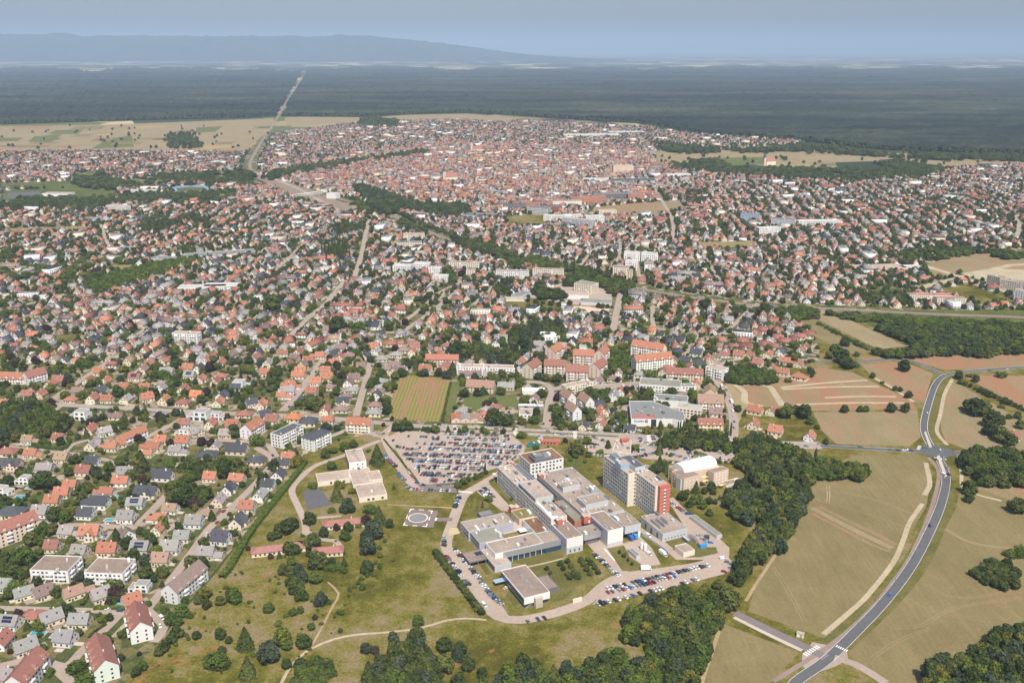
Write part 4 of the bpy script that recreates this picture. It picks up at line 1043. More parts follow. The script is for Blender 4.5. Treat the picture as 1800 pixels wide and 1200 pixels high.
# long ward block on the west
z = 16.5
wb, o, rc = hb('ward_block', 'long five storey ward block with ribbon of dark windows beside the ramp', [(120, 430), (740, 1135), (950, 1090)], z, t=Z7, wall='panel_wall', roof='roof_beige', units=44)
edge_windows(wb, o, rc[0], rc[1], [2.0, 5.2, 8.4, 11.6, 14.6], 2.7, 1.4, 1.3, skip=0.05)
edge_windows(wb, o, rc[1], rc[2], [8.4, 11.6, 14.6], 3.5, 1.5, 1.4)
for k, (f0, f1, zz) in enumerate(((0.02, 0.16, 6.9), (0.15, 0.34, 3.7))):
    a, b2 = np.array(rc[0]), np.array(rc[1])
    c = a + (b2 - a) * (f0 + f1) / 2 - o - dv * 0.05
    put(um('blue_panel'), 'blue_band', wb, (c[0], c[1], zz), HU, (np.hypot(*(b2 - a)) * (f1 - f0), 0.08, 1.5))
prc = frame_rect([Z7(325, 655), Z7(535, 870), Z7(770, 820)], 20.5)
block('p', None, None, prc, 20.5, 'grey_wall', 'roof_beige', z0=16.0, root=wb, noblock=True, units=5)
edge_windows(wb, o, prc[0], prc[1], [18.3], 2.2, 1.9, 2.2, 'blue_glass', 0.3)
sk = frame_rect([Z7(290, 420), Z7(540, 620), Z7(470, 640)], 17)
for k in range(5):
    a = np.array(sk[0]) + dv * (k * 1.3 + 0.5); b2 = np.array(sk[1]) + dv * (k * 1.3 + 0.5)
    c = (a + b2) / 2 - o
    put(um('metal' if k % 2 else 'dark_wall'), 'louvre', wb, (c[0], c[1], 16.6), HU, (np.hypot(*(b2 - a)), 0.9, 0.5))
mb = MB()
q = smooth([un(*Z7(545, 905), 17), un(*Z7(650, 1010), 17), un(*Z7(735, 1100), 17), un(*Z7(760, 1112), 17), un(*Z7(830, 1105), 17)], 1.5)
A, B = offset(q, 0.9), offset(q, -0.9)
mb.add([(x - o[0], y - o[1], 17.1) for x, y in A] + [(x - o[0], y - o[1], 17.1) for x, y in B] + [(x - o[0], y - o[1], 16.1) for x, y in B], [(len(A) + i, len(A) + i + 1, i + 1, i) for i in range(len(A) - 1)] + [(2 * len(A) + i, 2 * len(A) + i + 1, len(A) + i + 1, len(A) + i) for i in range(len(A) - 1)], 'white_membrane'); mb.build('white_cornice', wb)
# white office block
z = 14.5
ob, o, rc = hb('office_block', 'white office block with brown roof terrace behind the ward block', [(325, 280), (465, 415), (905, 330)], z, t=Z7, wall='white_wall', roof='roof_sedum')
edge_windows(ob, o, rc[1], rc[2], [3.2, 6.4, 9.6, 12.6], 3.0, 1.7, 1.5, skip=0.12)
edge_windows(ob, o, rc[0], rc[1], [3.2, 6.4, 9.6, 12.6], 3.2, 1.4, 1.5)
block('p', None, None, frame_rect([Z7(450, 290), Z7(525, 360), Z7(760, 300)], 17.5), 17.5, 'dark_wall', 'roof_grey', z0=14.0, root=ob, noblock=True, units=2)
block('p', None, None, frame_rect([Z7(470, 270), Z7(545, 320), Z7(655, 300)], 19.0), 19.0, 'dark_wall', 'roof_grey', z0=17.0, root=ob, noblock=True)
# low treatment slab with roof plant rooms
z = 9.5
tb, o, rc = hb('treatment_block', 'sprawling low treatment block with gravel roof and plant rooms', [(600, 575), (1015, 452), (1690, 1020), (955, 860)], z, t=Z7, wall='grey_wall', roof='roof_gravel', units=80)
for pts, zz, m in (([(345, 70), (460, 130), (685, 88)], 13.5, 'grey_wall'), ([(635, 285), (765, 390), (1110, 330)], 13.5, 'grey_wall'), ([(820, 140), (880, 165), (940, 150)], 12.5, 'blue_panel')):
    pr_ = frame_rect([Z4(*p) for p in pts], zz)
    block('p', None, None, pr_, zz, m, 'roof_gravel', z0=9.0, root=tb, noblock=True, units=2)
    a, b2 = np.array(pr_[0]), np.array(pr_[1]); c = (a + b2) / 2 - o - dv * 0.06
    put(um('violet_panel'), 'shaded_left_face', tb, (c[0], c[1], (9.2 + zz) / 2), HU, (np.hypot(*(b2 - a)) * 0.98, 0.1, zz - 9.6))  # shade of the left face put into the colour of this sheet
g1 = frame_rect([Z4(375, 335), Z4(600, 640), Z4(735, 600)], 11.0)
block('p', None, None, g1, 11.0, 'brick', 'roof_green', root=tb, z0=0, noblock=True, units=4)
gl = frame_rect([Z7(595, 590), Z7(815, 835), Z7(868, 828)], 10.6)
block('p', None, None, gl, 10.8, 'dark_wall', 'roof_dark', z0=9.2, root=tb, noblock=True, parapet=0.1)
# two white boxes, links and dock
b1, o, rc = hb('clinic_box', 'white windowless clinic box above a grey glazed base', [(250, 690), (485, 910), (730, 860)], 12.6, t=Z4, wall='white_wall', roof='roof_brown', base=(5.0, 'grey_wall'), units=4)
edge_windows(b1, o, rc[1], rc[2], [2.2], 3.4, 1.0, 2.2)
edge_windows(b1, o, rc[0], rc[1], [10.6], 20, 17, 0.7, 'glass', 1.0)
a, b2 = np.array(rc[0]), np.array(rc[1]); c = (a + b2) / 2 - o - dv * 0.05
put(um('violet_panel'), 'shaded_left_face', b1, (c[0], c[1], 8.8), HU, (np.hypot(*(b2 - a)) * 0.99, 0.08, 7.2))  # white box: upper left side darkened as painted shade
b3, o, rc = hb('clinic_box', 'largest white windowless clinic box beside the loading dock', [(810, 535), (1090, 780), (1335, 740)], 13.4, t=Z4, wall='white_wall', roof='roof_brown', base=(2.6, 'grey_wall'), units=3)
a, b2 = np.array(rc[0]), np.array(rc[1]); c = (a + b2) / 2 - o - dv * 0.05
put(um('violet_panel'), 'shaded_left_face', b3, (c[0], c[1], 8.0), HU, (np.hypot(*(b2 - a)) * 0.99, 0.08, 10.4))  # painted shade, a darker violet over the white left side
put(um('glass'), 'slot_window', b3, (c[0] - dv[0] * 0.1, c[1] - dv[1] * 0.1, 10.6), HU, (15, 0.1, 0.8))
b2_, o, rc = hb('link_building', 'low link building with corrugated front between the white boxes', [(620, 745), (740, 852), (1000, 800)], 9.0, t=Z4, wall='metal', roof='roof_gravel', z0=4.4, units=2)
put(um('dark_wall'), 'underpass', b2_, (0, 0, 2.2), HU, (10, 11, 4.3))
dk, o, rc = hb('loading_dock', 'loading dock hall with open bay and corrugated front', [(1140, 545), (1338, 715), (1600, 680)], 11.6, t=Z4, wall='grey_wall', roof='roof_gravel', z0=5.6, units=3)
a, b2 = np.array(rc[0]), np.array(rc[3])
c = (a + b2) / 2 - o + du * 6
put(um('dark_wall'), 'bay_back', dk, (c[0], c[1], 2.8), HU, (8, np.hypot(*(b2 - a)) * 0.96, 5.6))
c = np.array(rc[2]) - o - dv * 1.1 - du * 2
put(um('white_wall'), 'side_pier', dk, (c[0], c[1], 2.8), HU, (4, 2.0, 5.6))
c = (np.array(rc[1]) + np.array(rc[2])) / 2 - o - du * 0.3
put(um('metal'), 'post', dk, (c[0], c[1], 2.8), HU, (0.4, 0.4, 5.6))
for k, (x, y) in enumerate(((1438, 895), (1500, 872))):
    p = un(*Z4(x, y), 1.5)
    tr_ = empty('truck_trailer', (p[0], p[1], 0.12), HU, ['royal blue box trailer at the loading dock', 'sky blue box trailer at the loading dock'][k], 'trailer', 'blue trailers at the dock')
    put(um(['blue_tarp', 'skyblue_paint'][k]), 'box', tr_, (0, 0, 2.3), 0, (7.5, 2.5, 2.7))
    put(um('tyre'), 'chassis', tr_, (0, 0, 0.8), 0, (7.2, 1.1, 0.3))
    wm = bpy.data.meshes.get('trailer_wheel')
    if not wm:
        mb = MB(); mb.cyl((0, 0, 0), 0.5, 0.5, 0.4, 'tyre', 12); wm = mb.mesh('trailer_wheel')
        wm.transform(Matrix.Rotation(math.pi / 2, 4, 'X'))
    for x2 in (-2.4, 2.6):
        for y2 in (-0.7, 1.1):
            put(wm, 'wheel', tr_, (x2, y2, 0.5))
l1, o, rc = hb('corridor_block', 'low corridor block with glazed ground floor beside the first white box', [(40, 832), (140, 972), (395, 922)], 8.4, t=Z4, wall='metal', roof='roof_gravel', base=(4.0, 'blue_glass'))
l2, o, rc = hb('corridor_block', 'long low corridor block with gravel roof and glazed ground floor', [(630, 285), (780, 450), (1508, 285)], 8.6, t=Z3, wall='white_wall', roof='roof_gravel', base=(4.0, 'blue_glass'), units=4)
a, b2 = np.array(rc[1]) + dv * 6, np.array(rc[2])
c = (a + b2) / 2 - o + du * 0.6
put(um('metal'), 'corrugated_front', l2, (c[0], c[1], 6.4), HV, (np.hypot(*(b2 - a)), 1.2, 4.2))
for k in range(7):
    p = a + (b2 - a) * (k + 0.5) / 7 - o + du * 1.0
    put(um('white_wall'), 'post', l2, (p[0], p[1], 2.1), HV, (0.3, 0.3, 4.2))
l3, o, rc = hb('entrance_wing', 'low entrance wing with pale roof and blue glazed side', [(560, 392), (770, 645), (1010, 575)], 5.0, t=Z3, wall='grey_wall', roof='roof_beige', noblock=False, units=2)
edge_windows(l3, o, rc[0], rc[1], [2.2], 3.0, 2.7, 3.4, 'blue_glass', 0.5)
cp = frame_rect([Z3(290, 440), Z3(385, 582), Z3(655, 525)], 4.4)
ca, o, _ = block('entrance_canopy', 'flat entrance canopy on posts with a square roof opening', 'canopy', cp, 4.4, 'dark_wall', 'roof_brown', z0=3.7, parapet=0.1)
for fu in (0.05, 0.5, 0.95):
    for fv in (0.05, 0.5, 0.95):
        p = np.array(cp[0]) + (np.array(cp[1]) - cp[0]) * fu + (np.array(cp[3]) - cp[0]) * fv - o
        put(um('metal'), 'post', ca, (p[0], p[1], 1.9), HU, (0.3, 0.3, 3.7))
p = np.array(cp[0]) + (np.array(cp[1]) - cp[0]) * 0.35 + (np.array(cp[3]) - cp[0]) * 0.78 - o
put(um('glass'), 'roof_opening', ca, (p[0], p[1], 4.36), HU, (5, 5, 0.12))
n1, o, rc = hb('north_pavilion', 'low pavilion with mossy gravel roof behind the courtyard', [(250, 1000), (390, 1132), (1050, 1002)], 8.0, t=Z2, wall='violet_panel', roof='roof_gravel', units=8)
edge_windows(n1, o, rc[0], rc[1], [3.0, 6.2], 2.4, 1.7, 1.6)
a, b2 = np.array(rc[1]) + dv * 34, np.array(rc[2])
n2, o, rc = hb('north_pavilion', 'low pavilion with green grey roof beside the courtyard', [(400, 100), (540, 292), (890, 190)], 7.6, t=Z3, wall='violet_panel', roof='roof_green', units=8)
edge_windows(n2, o, rc[0], rc[1], [3.0, 6.0], 2.4, 1.7, 1.5)
hb('roof_garden_block', 'single storey block under a grassy sedum roof', [(1010, 830), (1195, 950), (1345, 890)], 6.0, t=Z2, wall='beige_wall', roof='roof_grass', units=4)
hb('roof_garden_block', 'single storey block under a red brown sedum roof', [(1185, 965), (1390, 1165), (1612, 1125)], 6.6, t=Z2, wall='white_wall', roof='roof_sedum', units=6)
ct = psheet('courtyard', Z2, [(830, 1110), (1050, 1010), (1180, 960), (1330, 1100), (900, 1190)], 0.15, 'pale_concrete', 'paved courtyard with parasols between the pavilions', block=False)
P0 = un(*Z2(1185, 1120), 2.6)
ps = empty('parasol', (P0[0], P0[1], 0.15), HU, 'large square white parasol in the paved courtyard', 'parasol')
mb = MB(); mb.add([(-3, -3, 2.5), (3, -3, 2.5), (3, 3, 2.5), (-3, 3, 2.5), (0, 0, 3.6)], [(0, 1, 4), (1, 2, 4), (2, 3, 4), (3, 0, 4), (3, 2, 1, 0)], 'white_membrane'); mb.build('canopy', ps)
put(um('metal'), 'pole', ps, (0, 0, 1.4), 0, (0.15, 0.15, 2.8))
# red wave gables
def wave(t, x, y, zz, ww, lab, z0, fl_=1):
    p = un(*t(x, y), zz)
    r_ = empty('wave_gable', (p[0], p[1], z0), HV, lab, 'stair head', 'red wave topped stair heads')
    hh = zz - z0
    n = 12
    xs = [ww * (i / n - 0.5) for i in range(n + 1)]
    tops = [hh + 0.7 * math.sin(fl_ * 2 * math.pi * i / n) for i in range(n + 1)]
    mb = MB()
    for y0, y1, m, ex in ((-2.5, 2.5, 'red_panel', 0), (-2.7, 2.7, 'pale_concrete', 0.25)):
        vs = [(a, yy, 0 if not ex else tt_) for yy in (y0, y1) for a, tt_ in zip(xs, tops)] + [(a, yy, tt_ + ex) for yy in (y0, y1) for a, tt_ in zip(xs, tops)]
        k = n + 1
        fs = [(i, i + 1, 2 * k + i + 1, 2 * k + i) for i in range(n)] + [(k + i + 1, k + i, 3 * k + i, 3 * k + i + 1) for i in range(n)] + [(2 * k + i, 2 * k + i + 1, 3 * k + i + 1, 3 * k + i) for i in range(n)] + [(0, 2 * k, 3 * k, k), (n, k + n, 3 * k + n, 2 * k + n)]
        mbx = MB(); mbx.add(vs, fs, m); mbx.build('wall' if not ex else 'wave_cap', r_)
    put(um('white_wall'), 'door', r_, (ww * 0.2, -2.55, 1.1), 0, (1.2, 0.12, 2.2))
wave(Z4, 385, 610, 16.0, 7.0, 'red stair head with wavy cap on the southern white box', 12.2)
wave(Z4, 775, 560, 14.5, 6.0, 'red stair head with wavy cap beside the largest white box', 9.0)
wave(Z2, 1060, 765, 6.0, 7.0, 'red stair head with wavy cap beside the drop off lane', 0.1)
wave(Z7, 620, 545, 12.0, 7.0, 'red stair head with wavy cap behind the white office block', 9.0)
wave(Z7, 205, 385, 12.0, 5.0, 'red stair head at the back of the long ward block', 0.1)
# entrance pavilion with sign wall
z = 8.0
e1, o, rc = hb('entrance_pavilion', 'white cantilevered pavilion with three roof lanterns and stair tower', [(860, 700), (1215, 1112), (1600, 1022)], z, t=Z3, wall='white_wall', roof='roof_brown', z0=3.0)
ctr = sum(np.array(p) for p in rc) / 4
ins = [tuple(ctr + (np.array(p) - ctr) * 0.93 - o) for p in rc]
mb = MB(); mb.prism(ins, 0, 3.02, 'blue_glass', top=False); mb.build('ground_floor', e1)
a, b2 = np.array(rc[0]), np.array(rc[1]); c = (a + b2) / 2 - o - dv * 0.05
put(um('blue_glass'), 'glass_band', e1, (c[0], c[1], 5.2), HU, (np.hypot(*(b2 - a)) * 0.98, 0.1, 3.4))
for x, y in ((1180, 785), (1248, 862), (1315, 945)):
    p = np.array(un(*Z3(x, y), 8)) - o
    mb = MB(); n = 8
    vs = [(p[0] + xx * du[0] + 1.3 * math.cos(math.pi * i / n) * dv[0], p[1] + xx * du[1] + 1.3 * math.cos(math.pi * i / n) * dv[1], 7.6 + 1.4 * math.sin(math.pi * i / n)) for xx in (-1.3, 1.3) for i in range(n + 1)]
    mb.add(vs, [(n + 1 + i, n + 2 + i, i + 1, i) for i in range(n)] + [tuple(range(n + 1)), tuple(range(2 * n + 1, n, -1))], 'metal'); mb.build('roof_lantern', e1)
p = np.array(un(*Z3(1425, 1190), 3)) - o
put(um('pale_concrete'), 'stair_tower', e1, (p[0], p[1], 3.6), HV, (5.0, 3.0, 7.2))
mb = MB(); st0, st1 = np.array(un(*Z3(1370, 1160), 3.0)) - o, np.array(un(*Z3(1250, 1260), 0)) - o
for k in range(12):
    q = st0 + (st1 - st0) * k / 11
    mb.box((q[0], q[1], 3.0 * (1 - k / 11)), (0.6, 1.6, 0.25), 'metal', math.atan2(*(st1 - st0)[::-1]))
mb.build('outside_stair', e1)
hb('annex', 'dark brick annex with brown flat roof behind the entrance pavilion', [(1410, 800), (1565, 978), (1735, 942)], 4.2, t=Z3, wall='dark_wall', roof='roof_brown', units=1)
p = np.array(un(*Z3(850, 850), 3.4))
cn = empty('steel_canopy', (p[0], p[1], 0), HV, 'blue grey steel canopy leading to the white pavilion', 'canopy')
put(um('blue_panel'), 'deck', cn, (0, 0, 3.4), 0, (9, 4.5, 0.35))
for x2 in (-3.8, 0, 3.8):
    put(um('metal'), 'post', cn, (x2, 1.5, 1.6), 0, (0.2, 0.2, 3.3))
# utility building
u1, o, rc = hb('utility_building', 'flat roofed utility building with rows of chillers on top', [(235, 572), (550, 832), (930, 748)], 7.0, t=Z5, wall='grey_wall', roof='roof_gravel', units=4)
edge_windows(u1, o, rc[1], rc[2], [2.2], 2.6, 1.0, 0.7)
edge_windows(u1, o, rc[0], rc[1], [2.4], 7, 2.6, 4.0, 'dark_wall', 3)
for k, (x0, y0, x1, y1) in enumerate(((395, 620, 530, 735), (460, 605, 600, 710), (530, 595, 650, 670))):
    a, b2 = np.array(un(*Z5(x0, y0), 8)), np.array(un(*Z5(x1, y1), 8))
    c = (a + b2) / 2 - o
    put(um('metal'), 'chiller', u1, (c[0], c[1], 8.0), HU, (np.hypot(*(b2 - a)), 1.9, 1.6))
    for j in range(5):
        f = c + du * (j - 2) * np.hypot(*(b2 - a)) / 5.5
        put(um('dark_wall'), 'fan', u1, (f[0], f[1], 8.85), HU, (1.2, 1.2, 0.12))
hb('generator_shed', 'small beige shed with dark shutters in the service yard', [(755, 1010), (858, 1112), (1042, 1078)], 4.4, t=Z5, wall='cream_wall', roof='roof_gravel', cat='shed')
hb('container_shed', 'blue container with orange neighbour beside the generator shed', [(1110, 985), (1130, 1010), (1228, 985)], 3.2, t=Z5, wall='skyblue_paint', roof='skyblue_paint', cat='container', parapet=0.05)
hb('container_shed', 'rusty orange container behind the blue container', [(1085, 962), (1110, 985), (1180, 962)], 3.0, t=Z5, wall='orange_paint', roof='orange_paint', cat='container', parapet=0.05)
for lab, a, b2, m in (('dark grilled cooling unit in the grass plot', (870, 880), (945, 950), 'dark_wall'), ('pale ribbed cooling unit in the grass plot', (960, 850), (1080, 945), 'metal')):
    A, B = np.array(un(*Z5(*a), 2)), np.array(un(*Z5(*b2), 2))
    c = (A + B) / 2
    r_ = empty('cooling_unit', (c[0], c[1], 0.13), HU, lab, 'cooling unit')
    L = np.hypot(*(B - A))
    put(um(m), 'casing', r_, (0, 0, 1.2), 0, (L, 2.4, 2.4))
    for k in range(6):
        put(um('grey_wall' if m == 'dark_wall' else 'dark_wall'), 'fan', r_, (L * (k / 6 - 0.42), 0, 2.45), 0, (1.2, 1.4, 0.14))
gr = frame_rect([Z5(975, 562), Z5(1365, 862), Z5(1455, 846)], 3.0)
ga, o, _ = block('garage_row', 'long row of low grey garages with worn flat roofs', 'garage', gr, 3.0, 'grey_wall', 'roof_green', parapet=0.1)
edge_windows(ga, o, gr[0], gr[1], [1.3], 3.4, 2.8, 2.3, 'metal', 0.4, 'garage_door', 0.1)
pl = frame_rect([Z4(1415, 1055), Z4(1530, 1172), Z4(1585, 1150)], 3.2)
block('tank_wall', 'grey concrete blast wall beside the gas tanks', 'wall', pl, 3.2, 'grey_wall', 'roof_grey')
for k, (x, y) in enumerate(((1612, 1075), (1662, 1100))):
    p = un(*Z4(x, y), 0)
    gt = empty('gas_tank', (p[0], p[1], 0.13), 0, 'upright white gas tank beside the concrete wall', 'tank', 'white gas tanks')
    mb = MB(); mb.cyl((0, 0, 0.6), 1.2, 1.2, 5.0, 'white_wall', 16, False); mb.cyl((0, 0, 5.6), 1.2, 0.5, 0.6, 'white_wall', 16); mb.build('vessel', gt)
    for j in range(3):
        put(um('metal'), 'leg', gt, (0.9 * math.cos(j * 2.1), 0.9 * math.sin(j * 2.1), 0.35), 0, (0.15, 0.15, 0.7))
# retaining wall beside the yard
mb = MB(); q = smooth(W(Z5, [(240, 850), (400, 960), (560, 1070), (640, 1150)]))
for k in range(len(q) - 1):
    c = (np.array(q[k]) + np.array(q[k + 1])) / 2; d = np.array(q[k + 1]) - np.array(q[k])
    mb.box((c[0], c[1], 1.0), (np.hypot(*d) + 0.02, 0.3 + 0.004 * k, 2.0), 'grey_wall', math.atan2(d[1], d[0]))
tag(mb.build('retaining_wall'), 'grey concrete retaining wall beside the delivery ramp', 'wall')
hb('substation', 'small pale substation box on the lawn', [(745, 518 + 30), (765, 545), (800, 532)], 3.2, t=ZV, wall='cream_wall', roof='roof_beige', cat='shed', parapet=0.1)
hb('glass_hall', 'grey low hall with dark side inside the ramp loop', [(515, 850), (560, 915), (745, 860)], 3.4, t=Z2, wall='dark_wall', roof='roof_grey', cat='hall')

# beige clinic with white vault
cu = np.array([math.cos(R(-62)), math.sin(R(-62))]); cv = np.array([math.cos(R(28)), math.sin(R(28))])
def cb(pts, z, **kw):
    return frame_rect([Z6(*p) for p in pts], z, cu, cv)
r1 = cb([(385, 460), (520, 612), (805, 540)], 12)
vc, o, _ = block('clinic', 'beige clinic with a white vaulted membrane roof among trees', 'clinic', r1, 12, 'beige_wall', 'roof_brown')
edge_windows(vc, o, r1[1], r1[2], [2.5, 5.5, 8.5], 3.0, 1.0, 1.6, 'white_wall'); edge_windows(vc, o, r1[0], r1[1], [2.5, 5.5, 8.5], 3.5, 1.0, 1.4)
r2 = cb([(945, 445), (1048, 505), (1310, 440)], 13)
block('p', None, None, r2, 13, 'beige_wall', 'roof_brown', root=vc)
edge_windows(vc, o, r2[1], r2[2], [2.5, 5.5, 8.5, 11], 3.0, 1.0, 1.5, 'white_wall')
r3 = cb([(265, 388), (345, 448), (420, 430)], 12)
block('p', None, None, r3, 12, 'beige_wall', 'roof_brown', root=vc)
edge_windows(vc, o, r3[0], r3[1], [2.5, 5.5, 8.5], 2.2, 1.0, 1.5)
r4 = cb([(1170, 665), (1275, 722), (1560, 645)], 4)
block('p', None, None, r4, 4, 'cream_wall', 'roof_brown', root=vc, units=3)
r5 = cb([(425, 560), (465, 620), (520, 605)], 11)
block('p', None, None, r5, 11, 'grey_wall', 'roof_grey', root=vc)
va, vb = np.array(un(*Z6(470, 470), 12)), np.array(un(*Z6(1120, 370), 12))
r6 = [tuple(p) for p in (va - cu * 8.5, va + cu * 3, vb + cu * 3, vb - cu * 8.5)]
L = (vb - va) @ cv
mb = MB(); n = 12
vs = []
for xx in (0, L):
    for i in range(n + 1):
        an = math.pi * i / n
        q = va - o + cv * xx - cu * 3 + cu * 7.5 * math.cos(an)
        vs.append((q[0], q[1], 11.9 + 4.6 * math.sin(an) ** 0.8))
mb.add(vs, [(i, i + 1, n + 2 + i, n + 1 + i) for i in range(n)] + [tuple(range(n, -1, -1)), tuple(range(n + 1, 2 * n + 2))], 'white_membrane'); mb.build('vault_roof', vc)
base = [tuple(va - cu * 10), tuple(va + cu * 4), tuple(vb + cu * 4), tuple(vb - cu * 10)]
mb = MB(); mb.prism(ccw([(x - o[0], y - o[1]) for x, y in base]), 0, 11.88, 'beige_wall'); mb.build('core_wall', vc)
for x, y, zz in ((880, 575, 9), (890, 640, 6), (1190, 715, 3.2)):
    p = np.array(un(*Z6(x, y), zz)) - o
    put(um('yellow_canvas'), 'awning', vc, (p[0], p[1], zz), R(28), (5.5, 3.2, 0.25))

# old school: white three storey block and low wings
su, sv = np.array([math.cos(R(-73)), math.sin(R(-73))]), np.array([math.cos(R(17)), math.sin(R(17))])
def sb(t, pts, z): return frame_rect([t(*p) for p in pts], z, su, sv)
s1 = sb(ZS, [(75, 130), (245, 385), (525, 350)], 11)
sc_, o, s1 = block('school', 'white three storey school block with low flat wings', 'school', s1, 11, 'white_wall', 'roof_beige', parapet=0.25, units=1)
ed = [(s1[i], s1[(i + 1) % 4]) for i in range(4)]
edge_windows(sc_, o, ed[1][0], ed[1][1], [2.0, 5.2, 8.4], 3.2, 1.1, 1.1, skip=0.3)
edge_windows(sc_, o, ed[0][0], ed[0][1], [2.2, 5.4, 8.6], 2.4, 2.1, 2.2, 'glass', 0.4)
edge_windows(sc_, o, ed[3][0], ed[3][1], [2.2, 5.4, 8.6], 3.4, 1.4, 1.3)
for k in range(7):
    p = np.array(un(*ZS(250 + 24 * k, 150 + 34 * k), 11)) - o
    put(um('dark_wall'), 'roof_rail', sc_, (p[0], p[1], 10.95), R(-73), (3.2, 0.25, 0.35)); put(um('dark_wall'), 'roof_rail', sc_, (p[0] - 1.2, p[1], 10.9), R(17), (2.4, 0.2, 0.3))
for t, pts, zz in ((T2, [(452, 318), (490, 352), (690, 322), (640, 282)], 4.4), (ZS, [(140, 540), (372, 850), (690, 790), (520, 545)], 4.8), (ZS, [(525, 580), (640, 758), (868, 722)], 5.4), (ZS, [(340, 1040), (392, 1132), (960, 1038), (790, 800)], 4.6)):
    rr = sb(t, pts, zz)
    block('p', None, None, rr, zz, 'cream_wall', 'roof_beige', root=sc_, parapet=0.2, units=2)
    edge_windows(sc_, o, rr[1], rr[2], [1.9], 3.4, 1.8, 1.9, 'glass', 2.0, skip=0.3)
    edge_windows(sc_, o, rr[0], rr[1], [1.9], 3.0, 2.2, 2.2)
# generic pitched and flat residential blocks
def gblock(t, x, y, L, Wd, floors, ang, roofc, wallc, label, cat='apartment block', zc=5.0, group=None, hip=False, balc=True, rise=None, dorm=0, name='apartment_block'):
    p = un(*t(x, y), zc)
    he = 2.9 * floors + 0.4
    hr = he + (rise if rise is not None else Wd * 0.42)
    r_ = empty(name, (p[0], p[1], 0), ang, label, cat, group)
    wv = q_box((0, 0, he / 2), (L, Wd, he)) if hip else g_wall(L, Wd, he, hr)
    for nm, part, m, colr in (('wall', wv, 'render_wall', wallc), ('roof', hip_roof(L, Wd, he, hr, 0.6) if hip else g_roof(L, Wd, he, hr, 0.5, 0.35), 'tile_roof', roofc)):
        mb = MB(); mb.add(part[0], part[1], m); q = mb.build(nm, r_); q.color = (*jitter(colr, 0.06), 1)
    zs = [1.7 + 2.9 * k for k in range(floors)]
    for s in (-1, 1):
        a, b2 = (np.array([-L / 2, s * Wd / 2]), np.array([L / 2, s * Wd / 2]))
        edge_windows(r_, np.zeros(2), a, b2, zs, 3.1, 1.3, 1.4)
        edge_windows(r_, np.zeros(2), np.array([s * L / 2, -Wd / 2]), np.array([s * L / 2, Wd / 2]), zs, 4.2, 1.1, 1.3)
        if balc:
            for k in range(1, floors):
                for j in range(max(1, int(L / 12))):
                    bx = -L / 2 + L * (j + 0.5) / max(1, int(L / 12))
                    put(um('white_wall'), 'balcony', r_, (bx, s * (Wd / 2 + 0.7), 2.9 * k + 0.5), 0, (4.2, 1.4, 1.1))
    for k in range(dorm):
        mb = MB(); sx = -L / 2 + L * (k + 0.5) / dorm
        v, f = rot90(g_wall(3.0, 2.4, 1.6, 2.6)); v2, f2 = rot90(g_roof(3.0, 2.4, 1.6, 2.6, 0.25, 0.2))
        dz, dy = he + 0.3, -Wd / 2 + 1.6
        mb.add([(a + sx, b2 + dy, c2 + dz) for a, b2, c2 in v], f, 'render_wall'); q = mb.build('dormer', r_); q.color = (*wallc, 1)
        mb = MB(); mb.add([(a + sx, b2 + dy, c2 + dz) for a, b2, c2 in v2], f2, 'tile_roof'); q2 = mb.build('dormer_roof', q); q2.color = (*roofc, 1)
    put(um('beige_wall'), 'chimney', r_, (L * 0.2, 0.6, hr + 0.2), 0, (1.0, 0.8, 1.6))
    take_path([tuple(np.array(p) + np.array([math.cos(ang), math.sin(ang)]) * L / 2 * k) for k in (-1, 1)], Wd / 2 + 3)
    return r_
def fblock(t, x, y, L, Wd, floors, ang, wall, roof, label, cat='apartment block', zc=5.0, group=None, balc=True, units=3, band=None, name='apartment_block', fh=3.0, win=True):
    p = np.array(un(*t(x, y), zc))
    a, b2 = np.array([math.cos(ang), math.sin(ang)]), np.array([-math.sin(ang), math.cos(ang)])
    rect = [tuple(p + a * i * L / 2 + b2 * j * Wd / 2) for i, j in ((-1, -1), (1, -1), (1, 1), (-1, 1))]
    hh = floors * fh + 0.6
    r_, o, rect = block(name, label, cat, rect, hh, wall, roof, group=group, units=units)
    if win:
        zs = [1.7 + fh * k for k in range(floors)]
        for i in range(4):
            edge_windows(r_, o, rect[i], rect[(i + 1) % 4], zs, 3.0, 1.6, 1.4, skip=0.08)
        if balc:
            for i in (0, 1, 2):
                A, B = np.array(rect[i]), np.array(rect[(i + 1) % 4]); d = (B - A) / np.hypot(*(B - A)); nn = np.array([d[1], -d[0]])
                n = max(1, int(np.hypot(*(B - A)) / 9))
                for k in range(1, floors):
                    for j in range(n):
                        c = A + (B - A) * (j + 0.5) / n + nn * 0.7 - o
                        put(um(wall), 'balcony', r_, (c[0], c[1], fh * k + 0.55), math.atan2(d[1], d[0]), (5.0, 1.4, 1.1))
    return r_
oR, rR, kR, pR, gR, bR = (ROOFC[k] for k in 'orkpgb')
wW, cW, eW, yW = (WALLC[k] for k in 'wcey')
mint = 'cream_wall'
fblock(TA, 335, 530, 27, 20, 3, R(-4), 'white_wall', 'roof_brown', 'pale apartment block with flat brown roof, first of the twin pair beside the tall hedge', group='twin flat roofed apartment blocks')
fblock(TA, 650, 545, 27, 20, 3, R(-4), 'white_wall', 'roof_brown', 'pale apartment block with flat brown roof, second of the twin pair by the parking', group='twin flat roofed apartment blocks')
gblock(TA, 1085, 620, 33, 13, 3, R(72), pR, wW, 'white apartment house under a dull purple roof by the meadow hedge', dorm=4)
gblock(TA, 815, 855, 26, 13, 3, R(-62), rR, wW, 'white apartment house with red roof facing the mown lawn', dorm=3)
